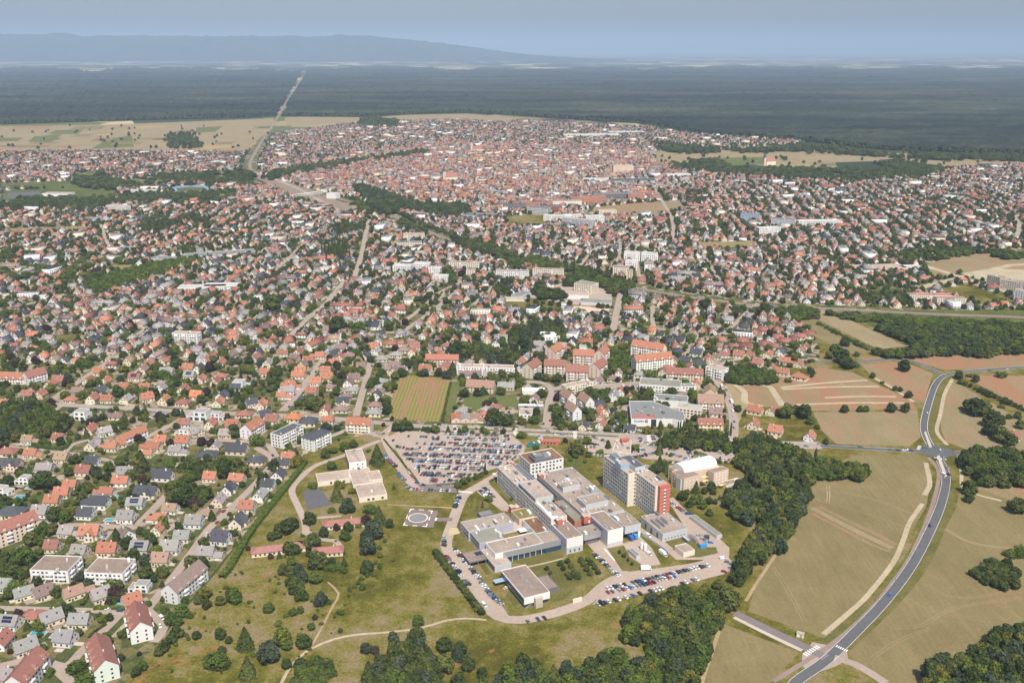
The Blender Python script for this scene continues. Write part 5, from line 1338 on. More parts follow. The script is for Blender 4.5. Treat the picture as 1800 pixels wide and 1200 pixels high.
gblock(TA, 600, 1065, 31, 13.5, 3, R(-58), rR, wW, 'large white apartment house with red roof and skylights beside the carports', dorm=4)
gblock(TA, 160, 1150, 28, 13, 3, R(88), rR, wW, 'white apartment house with red roof at the street bend', dorm=3)
gblock(TA, 95, 315, 30, 13, 4, R(50), rR, cW, 'cream four storey apartment house with red roof and balconies', dorm=3)
gblock(TB, 1480, 650, 22, 13, 3, R(70), oR, wW, 'white apartment house with orange roof near the brick fronted flats', dorm=2)
fblock(T2, 285, 90, 30, 13, 4, R(60), 'white_wall', 'roof_dark', 'white and brick flats with dark roof, first of two beside the lane', group='white and brick flats')
gblock(T2, 455, 115, 24, 15, 4, R(58), kR, wW, 'white and brick flats with slate roof, second of two beside the lane', rise=2.5, hip=True)
gblock(TC, 440, 630, 24, 12, 3, R(-8), oR, cW, 'cream flats with orange roof and stair gable by the avenue', dorm=2)
gblock(TB, 60, 345, 40, 13, 2, R(-6), oR, wW, 'long white building with bright orange roof on the estate edge', dorm=5, cat='building')
gblock(TB, 205, 345, 22, 13, 3, R(55), rR, wW, 'white building with red roof joined to the long orange one', cat='building')
gblock(TB, 770, 685, 30, 10, 2, R(62), oR, wW, 'row of white terraced houses with orange roofs', cat='terrace', name='terrace_row')
fblock(TB, 1095, 115, 34, 12, 4, R(-8), 'white_wall', 'roof_beige', 'white four storey slab of flats with long balconies')
gblock(TC, 925, 250, 38, 11, 3, R(-4), oR, eW, 'pinkish row of flats with orange roof behind the mown plot')
fblock(TC, 1090, 295, 30, 12, 3, R(-5), 'white_wall', 'roof_beige', 'white flats with balconies, by the conifers behind the nursery')
fblock(TC, 1255, 300, 34, 12, 3, R(-5), 'white_wall', 'roof_beige', 'white flats with balconies, next to the farmhouse trees')
for x, y, a, c1, lab in ((1450, 305, 62, rR, 'beige flats with tall stepped gables by the roundabout street'), (1585, 300, -5, rR, 'brown roofed beige flats standing broadside behind the yellow block'), (1715, 335, -5, rR, 'dull red roofed flats beside the yellow block')):
    gblock(TC, x, y, 24, 13, 4, R(a), c1, eW, lab)
for x, y, lab in ((1660, 470, 'white gabled house with steep brown roof, topmost of the trio by the roundabout'), (1765, 495, 'white gabled house with steep brown roof, standing apart beside the shop parking'), (1690, 550, 'white gabled house with steep brown roof, lowest of the trio by the avenue')):
    gblock(TC, x, y, 18, 10, 3, R(115), bR, wW, lab, rise=6)
fblock(TC, 1715, 400, 34, 11, 3, R(30), 'cream_wall', 'roof_beige', 'yellow cream curved block of flats above the white gables')
for x, y, a, lab in ((250, 210, 60, 'orange roofed beige flats among dark trees near the white church'), (420, 240, -8, 'orange roofed flats on the square behind the school'), (525, 225, 70, 'tall beige flats with stepped orange gable'), (505, 305, 62, 'pinkish flats with twin brown gables by the school trees')):
    gblock(TD, x, y, 24, 13, 4, R(a), oR if 'orange' in lab else rR, eW, lab)
gblock(TD, 820, 265, 46, 14, 4, R(18), oR, wW, 'long white flats with coral roof and balconies', dorm=5)
gblock(TD, 800, 195, 40, 14, 4, R(-30), oR, wW, 'white flats with coral roof set behind the long coral block', dorm=3)
gblock(TD, 1010, 335, 40, 12, 3, R(-8), rR, eW, 'beige terrace with three red cross gables', dorm=3)
fblock(TD, 1200, 320, 22, 13, 4, R(-40), 'white_wall', 'roof_beige', 'blue and white flats beside the tilled field')
gblock(TD, 1160, 500, 26, 16, 3, R(-4), bR, eW, 'beige flats with broad brown roof beside the shop', dorm=2)
gblock(TD, 1160, 440, 18, 12, 3, R(80), bR, eW, 'brown roofed flats with crossing gables behind the shop')
gblock(TD, 1160, 615, 24, 11, 2, R(-2), rR, yW, 'yellow house with red roof and four dormers above the poplars', dorm=4)
fblock(TD, 620, 385, 70, 12, 1, R(12), 'pale_concrete', 'roof_gravel', 'long low school building with gravel roof', 'school', balc=False, name='school_wing', fh=4)
fblock(TD, 870, 385, 44, 22, 2, R(-12), 'white_wall', 'roof_green', 'white school building with large grey green flat roof', 'school', balc=False, name='school_wing', fh=3.6)
fblock(TD, 930, 475, 34, 18, 2, R(-12), 'white_wall', 'roof_grey', 'white sports hall with grey roof behind the shop', 'hall', balc=False, name='sports_hall', win=False, fh=3.5)
fblock(TD, 1030, 395, 16, 9, 2, R(0), 'white_wall', 'roof_grey', 'small white annex beside the red gabled terrace', 'hall', balc=False, name='annex')
fblock(TC, 1460, 412, 24, 9, 1, R(-2), 'white_wall', 'white_membrane', 'low white greenhouse hall by the nursery', 'hall', balc=False, name='nursery_hall', fh=4.5, win=False)
fblock(TC, 1415, 550, 13, 17, 2, R(-4), 'white_wall', 'roof_beige', 'white and black cubic office on the avenue', 'office', balc=False, name='office')
fblock(TC, 1445, 500, 26, 6, 1, R(-2), 'metal', 'white_membrane', 'thin white canopy roof behind the cubic office', 'hall', balc=False, name='canopy_hall', fh=3.6, win=False)
for k, x in enumerate((1005, 1060, 1115)):
    gblock(TC, x, 565, 16, 9.5, 1, R(95), (oR, gR, bR)[k], eW, ['orange roofed market shed beside the avenue', 'grey roofed middle market shed', 'tan roofed market shed next to the parked lorry'][k], 'shed', rise=2.4, balc=False, name='market_shed')
gblock(TC, 1150, 395, 30, 14, 2, R(-10), bR, eW, 'old farmhouse with beige roof in the nursery', 'farmhouse', balc=False, name='farmhouse')
gblock(TC, 1300, 385, 18, 10, 1, R(-8), gR, eW, 'grey barn beside the nursery beds', 'barn', balc=False, name='barn')
# red roofed pavilions in the meadow
for x, y, L, a, lab in ((612, 592, 31, 12, 'long red roofed pavilion beside the ball court'), (232, 742, 38, 14, 'longest red roofed pavilion at the meadow edge'), (520, 755, 22, 8, 'short red roofed pavilion hidden by dark trees')):
    gblock(T2, x, y, L, 9.5, 1, R(a), (0.34, 0.155, 0.135), cW, lab, 'pavilion', zc=3.0, rise=2.6, hip=True, balc=False, name='pavilion')
# supermarket with its sign
zs_ = 8.0
fr = W(Z8, [(345, 182), (650, 182), (905, 275), (1060, 322), (1085, 430), (1010, 440), (915, 420), (372, 420)], zs_)
sm, o, fp = block('supermarket', 'white supermarket with blue lettered sign and grey flat roof', 'supermarket', fr, zs_, 'white_wall', 'roof_grey', units=14)
fa, fb = np.array(un(*Z8(372, 420), zs_)), np.array(un(*Z8(915, 420), zs_))
fd = (fb - fa) / np.hypot(*(fb - fa)); fn = np.array([fd[1], -fd[0]]); frz = math.atan2(fd[1], fd[0])
def onfront(px, w_, hh, zc, m, nm, dep=0.14):
    c = fa + fd * (np.hypot(*(fb - fa)) * (px - 372) / 543) + fn * 0.08 - o
    return put(um(m), nm, sm, (c[0], c[1], zc), frz, (w_, dep, hh))
onfront(670, 5.0, 7.4, 3.9, 'glass', 'glass_front')
onfront(950, 5.0, 3.4, 1.9, 'beige_wall', 'porch')
rr = W(Z8, [(388, 355), (690, 352), (700, 410), (392, 416)], zs_)
mb = MB(); mb.add([(x - o[0], y - o[1], 7.72) for x, y in ccw(rr)], [(0, 1, 2, 3)], 'red_roof'); mb.build('roof_panel', sm)
fc = bpy.data.curves.new('sign_text', 'FONT'); fc.body = 'E.Leclerc'; fc.size = 3.0; fc.extrude = 0.08; fc.align_x = 'CENTER'; fc.align_y = 'CENTER'; fc.resolution_u = 3
fo = bpy.data.objects.new('tmp_text', fc); COL.objects.link(fo)
bpy.context.view_layer.update()
tm = bpy.data.meshes.new_from_object(fo.evaluated_get(bpy.context.evaluated_depsgraph_get()))
bpy.data.objects.remove(fo)
tm.materials.clear(); tm.materials.append(MAT['sign_blue'])
tm.transform(Matrix.Rotation(math.pi / 2, 4, 'X'))
c = fa + fd * (np.hypot(*(fb - fa)) * (478 - 372) / 543) + fn * 0.22 - o
so = put(tm, 'sign_lettering', sm, (c[0], c[1], 5.9), frz, (0.88, 1, 1.0))
c = fa + fd * (np.hypot(*(fb - fa)) * (574 - 372) / 543) + fn * 0.2 - o
mb = MB(); n = 20
for r0, m, dd in ((1.65, 'sign_blue', 0.0), (0.95, 'sign_orange', 0.06)):
    mb.add([(r0 * math.cos(2 * math.pi * i / n), -dd, r0 * math.sin(2 * math.pi * i / n)) for i in range(n)], [tuple(range(n))], m)
mb.add([(1.2, -0.1, 1.3), (0.3, -0.1, 0.5), (0.3, -0.1, 1.0)], [(0, 1, 2)], 'white_wall')
q = mb.build('sign_disc', sm); q.location = (c[0], c[1], 5.8); q.rotation_euler = (0, 0, frz)
# gatehouse of the car park
fblock(Z7, 720, 105, 21, 6, 1, R(-3), 'red_panel', 'red_roof', 'small red roofed gatehouse at the car park entrance', 'gatehouse', zc=3, balc=False, name='gatehouse', fh=3.2)
fblock(Z7, 515, 150, 11, 4, 1, R(-3), 'green_panel', 'green_panel', 'dark green shelter box beside the gatehouse', 'shelter', zc=3, balc=False, name='shelter', fh=4.0, win=False)
# chapel-like white building with trees
fblock(TD, 215, 110, 20, 24, 3, R(20), 'white_wall', 'white_membrane', 'white angular church hall among dark trees', 'church', balc=False, name='church_hall', win=True)
# middle distance blocks
G = 'distant apartment blocks'
for t, x, y, L, Wd, fl_, a, wall, roof, lab in (
    (TG, 1320, 605, 50, 12, 4, -6, 'cream_wall', 'roof_brown', 'cream slab of flats with brown roof by the copper beech'),
    (TG, 1360, 655, 14, 12, 4, -6, 'cream_wall', 'roof_brown', 'short cream flats beside the cream slab'),
    (TG, 1625, 660, 52, 12, 4, -6, 'white_wall', 'roof_brown', 'white slab of flats with brown window stripes'),
    (TH, 230, 650, 50, 12, 4, -6, 'cream_wall', 'roof_brown', 'yellowish slab of flats with brown balconies near the railway'),
    (TG, 930, 612, 30, 18, 3, -8, 'white_wall', 'roof_pale', 'white modern flats with terraces, west of the pair'),
    (TG, 1050, 600, 28, 18, 3, -8, 'white_wall', 'roof_pale', 'white modern flats with terraces, east of the pair'),
    (TG, 1135, 640, 18, 16, 4, -8, 'white_wall', 'roof_pale', 'white modern cube of flats by the street'),
    (TG, 1170, 678, 24, 14, 3, -8, 'white_wall', 'roof_pale', 'low white modern flats at the street corner'),
    (TH, 470, 740, 22, 30, 4, 55, 'cream_wall', 'roof_green', 'cream school block with green grey roof'),
    (TH, 535, 815, 44, 22, 1, -8, 'grey_wall', 'roof_green', 'low school hall with ribbed green grey roof'),
    (TH, 400, 785, 40, 10, 1, -8, 'white_wall', 'roof_pale', 'white covered walkway of the school'),
    (TH, 60, 770, 30, 16, 1, 50, 'grey_wall', 'roof_grey', 'grey gym hall beside the school trees'),
    (TH, 20, 800, 34, 12, 1, -5, 'cream_wall', 'roof_beige', 'low beige hall beside the gym'),
    (TH, 690, 635, 26, 18, 4, -8, 'cream_wall', 'roof_brown', 'yellow ochre block with brown roof by the white flats'),
    (TH, 745, 660, 10, 18, 4, -8, 'beige_wall', 'roof_brown', 'brown stair block attached to the ochre block'),
    (TH, 760, 545, 24, 28, 4, 82, 'white_wall', 'roof_pale', 'dense white terraced flats, western cluster'),
    (TH, 755, 600, 24, 20, 4, 82, 'white_wall', 'roof_pale', 'dense white terraced flats, lower western cluster'),
    (TH, 870, 550, 24, 28, 4, 82, 'white_wall', 'roof_pale', 'dense white terraced flats, eastern cluster'),
    (TH, 865, 615, 20, 14, 4, 82, 'white_wall', 'roof_brown', 'white terraced flats with red balconies'),
    (TH, 420, 335, 70, 13, 5, -30, 'grey_wall', 'roof_beige', 'long grey white slab of flats in the barracks quarter'),
    (TH, 290, 305, 60, 13, 4, -20, 'white_wall', 'roof_pale', 'long white slab of flats in the barracks quarter'),
    (TH, 370, 300, 50, 13, 4, 10, 'white_wall', 'roof_pale', 'white flats behind the grey slab'),
    (TH, 520, 315, 40, 16, 5, 10, 'white_wall', 'roof_pale', 'white flats at the east end of the barracks quarter'),
    (TH, 600, 270, 40, 16, 4, 10, 'cream_wall', 'roof_beige', 'cream flats beside the open lot'),
    (TH, 170, 260, 50, 18, 5, -25, 'grey_wall', 'roof_dark', 'grey and wine red flats near the barracks lawn'),
    (TH, 245, 245, 50, 16, 4, -25, 'red_roof', 'roof_dark', 'wine red flats near the barracks lawn'),
    (TH, 665, 170, 120, 20, 5, 6, 'dark_wall', 'roof_grey', 'long dark glazed barracks building'),
    (TH, 545, 185, 34, 20, 5, 6, 'brick', 'roof_brown', 'square brick barracks pavilion left of the glazed building'),
    (TH, 460, 195, 70, 18, 5, 6, 'brick', 'red_roof', 'brick barracks wing with red roof'),
    (TH, 330, 210, 80, 18, 4, 6, 'cream_wall', 'roof_grey', 'yellowish barracks building with grey roof'),
    (TH, 160, 215, 70, 18, 4, 6, 'brick', 'roof_dark', 'brick barracks wing with dark front'),
    (TH, 85, 222, 24, 20, 5, 6, 'brick', 'roof_brown', 'square brick barracks pavilion at the western end'),
    (TH, 15, 232, 50, 20, 4, 6, 'dark_wall', 'roof_dark', 'dark modern block beside the barracks'),
    (TH, 780, 175, 40, 20, 5, 6, 'brick', 'red_roof', 'brick barracks pavilion at the eastern end'),
    (TH, 770, 60, 120, 60, 2, 5, 'grey_wall', 'roof_dark', 'broad dark roofed depot hall in the old town'),
    (TH, 530, 55, 70, 40, 2, -10, 'white_wall', 'roof_pale', 'pale market hall in the old town'),
    (TH, 1050, 30, 70, 22, 3, 8, 'white_wall', 'roof_pale', 'white slab by the tree belt'),
    (TH, 700, 8, 60, 22, 8, 5, 'beige_wall', 'roof_beige', 'tall beige tower block in the old town'),
    (TH, 1505, 300, 40, 14, 5, -8, 'blue_panel', 'roof_dark', 'bluish slab of flats in the eastern town'),
    (TH, 1620, 390, 46, 14, 5, 14, 'white_wall', 'roof_pale', 'white slab of flats with balconies in the eastern town'),
    (TH, 1715, 335, 46, 16, 5, -25, 'grey_wall', 'roof_dark', 'grey purple flats in the eastern town'),
    (TI, 500, 335, 90, 16, 4, 4, 'white_wall', 'roof_pale', 'row of white modern flats in the eastern town'),
    (TI, 880, 600, 90, 34, 1, 6, 'beige_wall', 'roof_beige', 'beige flat warehouse by the wasteland'),
    (TI, 1085, 598, 34, 20, 1, 6, 'white_wall', 'roof_pale', 'white hall beside the beige warehouse'),
    (TI, 1620, 705, 22, 14, 5, -60, 'pale_concrete', 'roof_gravel', 'concrete shell of flats on the building site'),
    (TI, 1720, 735, 30, 15, 5, -40, 'pale_concrete', 'roof_gravel', 'scaffolded concrete flats on the building site'),
    (TI, 1790, 800, 20, 15, 5, -40, 'grey_wall', 'roof_gravel', 'grey sheeted flats at the edge of the building site'),
    (TI, 1200, 800, 60, 14, 3, -5, 'cream_wall', 'red_roof', 'cream row of flats with red roofs below the site track'),
    (TI, 1330, 820, 40, 14, 3, -5, 'cream_wall', 'red_roof', 'cream flats with red corner turrets'),
    (TK, 370, 145, 70, 30, 2, -4, 'white_wall', 'roof_beige', 'white shed with pale roof on the sports ground'),
    (TK, 910, 125, 70, 18, 2, -4, 'grey_wall', 'roof_pale', 'grandstand between the sports fields'),
    (TK, 1390, 515, 120, 34, 1, 20, 'white_wall', 'roof_grey', 'long grey roofed supermarket along the tree avenue'),
    (TK, 1050, 545, 50, 24, 1, -10, 'grey_wall', 'roof_grey', 'grey roofed halls beside the tree avenue'),
    (TK, 750, 240, 26, 50, 4, 62, 'white_wall', 'roof_beige', 'stepped white flats behind the red roofed terraces'),
    (TK, 1280, 735, 70, 22, 2, 5, 'white_wall', 'roof_pale', 'low white modern clinic among conifers'),
    (TK, 1400, 725, 50, 22, 2, 5, 'white_wall', 'roof_pale', 'white modern block beside the clinic'),
    (TG, 490, 160, 26, 22, 4, -20, 'white_wall', 'roof_pale', 'white cubic railway station building'),
    (TG, 1320, 285, 60, 22, 2, -15, 'dark_wall', 'roof_grey', 'dark flat hall by the park'),
    (TG, 1430, 275, 70, 22, 2, -15, 'dark_wall', 'roof_grey', 'second dark flat hall by the park'),
    (TG, 970, 475, 46, 14, 4, 8, 'cream_wall', 'roof_dark', 'cream flats beside the railway'),
    (TG, 1000, 420, 40, 14, 4, 8, 'cream_wall', 'red_roof', 'pinkish flats beside the railway'),
    (ID, 1040, 237, 240, 90, 2, 6, 'white_wall', 'roof_pale', 'vast white roofed factory at the forest edge'),
    (ID, 1100, 232, 160, 70, 2, 6, 'grey_wall', 'roof_pale', 'pale factory hall at the forest edge')):
    far = t is ID or y * 1.0 < 240 and t in (TH, TG, TK)
    fblock(t, x, y, L, Wd, fl_, R(a), wall, roof, lab, 'building', group=None, balc=False, units=2 if not far else 0, win=fl_ > 1 and not far)
# station footbridge
a, b2 = np.array(un(*TG(230, 185))), np.array(un(*TG(450, 155)))
fbz = empty('footbridge', (*((a + b2) / 2), 0), math.atan2(*(b2 - a)[::-1]), 'white lattice footbridge over the railway yard', 'footbridge')
Lb = np.hypot(*(b2 - a))
put(um('white_wall'), 'deck', fbz, (0, 0, 8), 0, (Lb, 4, 0.5)); put(um('white_wall'), 'roof', fbz, (0, 0, 12), 0, (Lb, 4.4, 0.4))
for k in range(13):
    q = put(um('white_wall'), 'brace', fbz, (Lb * (k / 12 - 0.5), -2, 10), 0, (0.6, 0.4, 4.6)); q.rotation_euler = (0, 0.6 * (-1) ** k, 0)
for k in range(5):
    put(um('grey_wall'), 'pier', fbz, (Lb * (k / 4 - 0.5), 0, 3.9), 0, (1.2, 2, 7.8))
# church with spire
for px, py, hh, lab in ((838, 268, 60, 'old town church with slender spire'), (1353, 290, 40, 'square church tower in the eastern town'), (793, 318, 45, 'red sandstone church tower in the old town')):
    x, y = un(px, py)
    ch = empty('church', (x, y, 0), R(20), lab, 'church')
    mb = MB(); v, f = g_wall(34, 15, 13, 22); mb.add(v, f, 'cream_wall'); mb.build('nave', ch)
    mb = MB(); v, f = g_roof(34, 15, 13, 22, 0.6, 0.5); mb.add(v, f, 'red_roof'); mb.build('nave_roof', ch)
    mb = MB(); mb.box((-20, 0, hh * 0.3), (8, 8, hh * 0.6), 'beige_wall'); tw_ = mb.build('tower', ch)
    mb = MB(); z0 = hh * 0.6; mb.add([(-24.3, -4.3, z0), (-15.7, -4.3, z0), (-15.7, 4.3, z0), (-24.3, 4.3, z0), (-20, 0, hh)], [(0, 1, 4), (1, 2, 4), (2, 3, 4), (3, 0, 4), (3, 2, 1, 0)], 'roof_dark'); mb.build('spire', tw_)
    take_disc(x, y, 24)

# ------------------------------------------------------------------ reserved tree areas (no houses there)
WOODS = [   # pixel polygon, spacing (m), kinds, height range, zone, keep fraction
    (ID, [(1292, 776), (1330, 764), (1400, 788), (1442, 802), (1418, 850), (1427, 880), (1398, 916), (1376, 956), (1346, 976), (1322, 1002), (1300, 1012), (1288, 988), (1312, 958), (1330, 930), (1340, 890), (1325, 840), (1300, 812)], 6.8, 'DDDDdbDyp', (8, 15), 'wood east of the clinic'),
    (ID, [(1400, 800), (1470, 812), (1524, 824), (1522, 836), (1430, 832)], 7, 'DDd', (9, 13), 'hedge wood by the asphalt road'),
    (Z6, [(1260, 910), (1450, 720), (1700, 720), (1800, 820), (1900, 1000), (1900, 1250), (1700, 1350), (1350, 1200)], 7.5, 'DbDd', (9, 14), 'clinic garden'),
    (Z8, [(730, 690), (820, 620), (1050, 650), (1200, 610), (1560, 590), (1650, 650), (1670, 800), (1400, 775), (1100, 765), (760, 735)], 6.0, 'DDDd', (8, 12), 'screen planting beside the looping car park'),
    (ZV, [(1075, 700), (1115, 620), (1200, 600), (1225, 525), (1480, 475), (1640, 535), (1690, 640), (1640, 760), (1580, 900), (1530, 1030), (1510, 1180), (1090, 1180), (1090, 1000), (1260, 880), (1190, 800), (1110, 800)], 6.8, 'DDDdbDDdy', (7, 14), 'wood below the staff parking'),
    (ZV, [(330, 960), (500, 940), (640, 970), (780, 990), (900, 975), (940, 880), (1060, 870), (1100, 980), (1100, 1180), (200, 1180), (160, 1060)], 7.2, 'DDbdDcd', (6, 14), 'wood on the southern edge'),
    (ZM, [(960, 1090), (1110, 960), (1250, 840), (1330, 840), (1400, 970), (1500, 1030), (1490, 1260), (940, 1260)], 6.8, 'DDdbc', (7, 15), 'meadow copse'),
    (ZM, [(430, 1250), (480, 1020), (620, 980), (740, 1050), (700, 1130), (580, 1250)], 5.0, 'DDd', (4, 7), 'bramble thicket by the footpath'),
    (TF, [(1160, 1250), (1200, 1120), (1350, 1015), (1450, 1025), (1560, 955), (1700, 885), (1850, 840), (2000, 850), (2000, 1250)], 7.0, 'DDDdbDdy', (8, 16), 'wood at the southeast corner'),
    (TF, [(1510, 545), (1560, 485), (1700, 485), (1780, 570), (1750, 620), (1650, 630)], 5.5, 'DDD', (6, 9), 'bush clump in the outer stubble field'),
    (TE, [(1410, 785), (1560, 755), (1700, 770), (1850, 780), (1990, 800), (1990, 960), (1800, 965), (1560, 950), (1480, 890)], 7.0, 'DDDd', (9, 15), 'eastern wood by the junction'),
    (TE, [(800, 10), (930, 45), (1100, 35), (1250, 65), (1400, 45), (1560, 60), (1700, 110), (1830, 130), (2000, 120), (2000, 190), (1790, 180), (1560, 205), (1400, 190), (1200, 205), (1020, 215), (905, 185), (1100, 180), (1180, 140), (1050, 90)], 8.0, 'DDDdb', (8, 13), 'scrub wood beside the railway'),
    (TB, [(0, 520), (100, 490), (260, 495), (390, 560), (400, 620), (330, 670), (0, 680), (-150, 690), (-150, 520)], 6.8, 'DDDdDb', (9, 18), 'dark grove beside the avenue'),
    (TB, [(1130, 830), (1280, 810), (1430, 850), (1440, 900), (1150, 905)], 6.5, 'DDd', (7, 11), 'tree group between the gardens'),
    (TA, [(990, 30), (1090, 40), (1230, 60), (1240, 110), (1080, 120), (1000, 110)], 6.5, 'DDd', (7, 11), 'garden trees by the dead end street'),
    (TC, [(1040, 170), (1130, 140), (1250, 190), (1360, 170), (1380, 250), (1180, 240), (1080, 220)], 7.0, 'DDb', (9, 14), 'park between the flats'),
    (TC, [(1320, 70), (1400, 30), (1600, 20), (1660, 80), (1500, 120), (1420, 160), (1350, 120)], 11.0, 'cCD', (10, 16), 'conifers around the white church'),
    (TD, [(580, 200), (680, 190), (670, 290), (590, 300)], 6.5, 'dDd', (10, 14), 'tall trees by the flats'),
    (TD, [(1260, 270), (1420, 270), (1560, 330), (1540, 360), (1270, 360)], 7.0, 'DDd', (8, 12), 'dense trees above the tilled field'),
    (TD, [(460, 430), (570, 410), (560, 470), (480, 500)], 7, 'DDd', (6, 10), 'trees beside the shop parking'),
    (TD, [(690, 430), (800, 450), (920, 480), (920, 505), (700, 475)], 6, 'DD', (7, 10), 'trees behind the shop'),
    (TK, [(0, 190), (200, 170), (700, 160), (720, 185), (600, 235), (300, 235), (0, 235)], 11, 'DDD', (12, 17), 'park belt'),
    (TK, [(760, 150), (1100, 140), (1480, 120), (1500, 150), (1300, 200), (1100, 185), (850, 210), (770, 195)], 11, 'DDD', (10, 16), 'park belt'),
    (TK, [(470, 20), (620, 0), (720, 60), (880, 50), (1100, 20), (1600, 0), (1600, 100), (1350, 80), (1100, 70), (800, 110), (500, 90)], 13, 'DDD', (10, 15), 'park belt'),
    (TK, [(540, 700), (720, 640), (960, 590), (1190, 550), (1250, 540), (1250, 575), (980, 660), (760, 725), (570, 750)], 8.5, 'ddd', (9, 13), 'plane tree avenue'),
    (TK, [(0, 500), (250, 440), (440, 470), (640, 560), (880, 560), (950, 610), (700, 640), (540, 690), (420, 720), (380, 640), (200, 640), (0, 690)], 13, 'DDd', (8, 14), 'old gardens'),
    (TK, [(900, 300), (1000, 270), (1150, 330), (1000, 380), (900, 360)], 11, 'DDc', (11, 16), 'old gardens'),
    (TK, [(1200, 260), (1390, 250), (1410, 330), (1290, 360), (1200, 310)], 11, 'DDc', (11, 16), 'old gardens'),
    (TG, [(620, 80), (720, 110), (860, 150), (1030, 200), (1250, 210), (1340, 220), (1340, 260), (1200, 280), (1000, 240), (900, 230), (800, 280), (700, 180)], 11, 'DDb', (13, 18), 'town park'),
    (TG, [(610, 190), (640, 190), (800, 245), (760, 260)], 10, 'yd', (6, 9), 'young trees by the station'),
    (TG, [(900, 320), (940, 310), (1080, 380), (1040, 400)], 9, 'DD', (9, 13), 'railway screen trees'),
    (TG, [(1240, 430), (1300, 420), (1480, 480), (1620, 530), (1600, 555), (1400, 500)], 9, 'DD', (9, 13), 'railway screen trees'),
    (TG, [(1600, 540), (1800, 560), (1800, 620), (1640, 590)], 10, 'DDd', (7, 11), 'railway screen trees'),
    (TG, [(440, 470), (550, 455), (570, 540), (450, 545)], 9, 'pp', (16, 20), 'poplar group'),
    (TG, [(530, 330), (620, 350), (630, 390), (530, 390)], 10, 'DD', (10, 15), 'tree group'),
    (TH, [(0, 560), (160, 540), (260, 590), (500, 620), (480, 660), (330, 620), (130, 600), (0, 620)], 10, 'DDd', (7, 12), 'railway screen trees'),
    (TH, [(330, 670), (420, 650), (550, 670), (760, 700), (760, 770), (620, 750), (560, 710), (400, 690), (350, 730)], 9, 'DDd', (8, 12), 'railway screen trees'),
    (TH, [(130, 740), (330, 750), (330, 800), (140, 795)], 9, 'DD', (9, 13), 'school trees'),
    (TH, [(1110, 130), (1220, 120), (1240, 190), (1130, 200)], 11, 'DD', (12, 17), 'old gardens'),
    (TI, [(800, 790), (900, 720), (1080, 760), (1060, 820), (900, 830)], 9, 'DD', (9, 13), 'tree group by the railway'),
    (TI, [(1000, 520), (1200, 480), (1230, 510), (1480, 480), (1490, 510), (1280, 540), (1060, 580)], 10, 'DDd', (8, 12), 'wasteland trees'),
    (TI, [(1620, 500), (1850, 490), (1850, 540), (1640, 540)], 10, 'DDd', (8, 12), 'wasteland trees'),
    (ID, [(1440, 546), (1560, 553), (1700, 561), (1960, 577), (1960, 596), (1760, 585), (1600, 572), (1490, 557)], 10, 'DDds', (4, 10), 'railway bank'),
    (TI, [(240, 870), (400, 850), (500, 880), (480, 920), (260, 930)], 9, 'DDd', (7, 10), 'railway screen trees'),
    (ID, [(470, 305), (560, 289), (740, 264), (760, 266), (620, 285), (560, 296), (480, 311)], 13, 'DDD', (13, 18), 'canal trees'),
    (ID, [(640, 206), (690, 208), (697, 222), (635, 220)], 14, 'DDD', (13, 18), 'forest outlier'),
    (ID, [(300, 234), (330, 234), (355, 256), (300, 258)], 12, 'DDp', (13, 20), 'field copse'),
    (ID, [(1140, 250), (1300, 262), (1420, 252), (1560, 268), (1700, 272), (1950, 266), (1950, 280), (1640, 278), (1400, 262), (1180, 266)], 15, 'DDD', (13, 18), 'forest outlier'),
    (ID, [(1180, 285), (1260, 278), (1280, 292), (1490, 296), (1640, 288), (1640, 300), (1500, 318), (1300, 305), (1190, 298)], 13, 'DDD', (11, 16), 'tree belt'),
    (ID, [(1540, 300), (1560, 280), (1640, 285), (1660, 300), (1600, 312)], 13, 'DDD', (11, 16), 'tree belt'),
]
wood_masks = []
for wd_ in WOODS:
    if wd_[5] == 'old gardens': continue
    take_poly([wd_[0](*p) for p in wd_[1]])

# ------------------------------------------------------------------ procedural streets and houses of the further town
town_mask = poly_mask(TOWN)
hand = poly_mask([(-300, 1230), (-300, 640), (300, 640), (545, 650), (690, 640), (690, 760), (560, 790), (470, 890), (330, 1060), (215, 1230)])
east_hand = poly_mask([(1270, 670), (1300, 640), (1360, 600), (1440, 570), (1500, 640), (1480, 800), (1280, 790)])
town_mask &= poly_mask([(-300, 1300), (-300, 200), (2100, 200), (2100, 700), (1300, 700), (1290, 770), (690, 765), (500, 860), (220, 1230)])
ZONES = [   # pixel polygon, street angle, lot depth period, spacing, palette, kinds, jitter deg
    ([(560, 420), (600, 372), (800, 400), (1080, 500), (1420, 540), (1480, 640), (1300, 680), (1270, 760), (700, 760), (560, 640)], angpx(TC(690, 80), TC(860, -40)), 54, 17.5, 'orpkgpkg', [0, 0, 0, 1, 2, 3, 0], 8),
    ([(640, 275), (1180, 262), (1160, 330), (1060, 360), (900, 372), (800, 368), (690, 330), (640, 300)], R(70), 38, 14.5, 'rorprbgop', [0, 6, 6, 0, 2, 0], 16),      # old town
    ([(800, 400), (900, 372), (1060, 380), (1180, 360), (1180, 262), (1950, 262), (1950, 560), (1400, 545), (1080, 497)], angpx(TH(1210, 530), TH(1330, 730)), 52, 17.5, 'oorrpkgg', [0, 0, 0, 1, 2, 0, 6], 14),
    ([(-300, 200), (2100, 200), (2100, 320), (-300, 320)], R(64), 52, 18.0, 'orrpbgk', [0, 0, 6, 2, 3], 12),
    ([(-300, 1300), (-300, 200), (2100, 200), (2100, 1300)], R(85), 54, 17.5, 'ooorrpgkb', [0, 0, 0, 1, 2, 3, 0, 0, 4], 9),
]
zmask = np.full((GNY, GNX), -1, np.int8)
for i in range(len(ZONES) - 1, -1, -1):
    zmask[poly_mask(ZONES[i][0])] = i
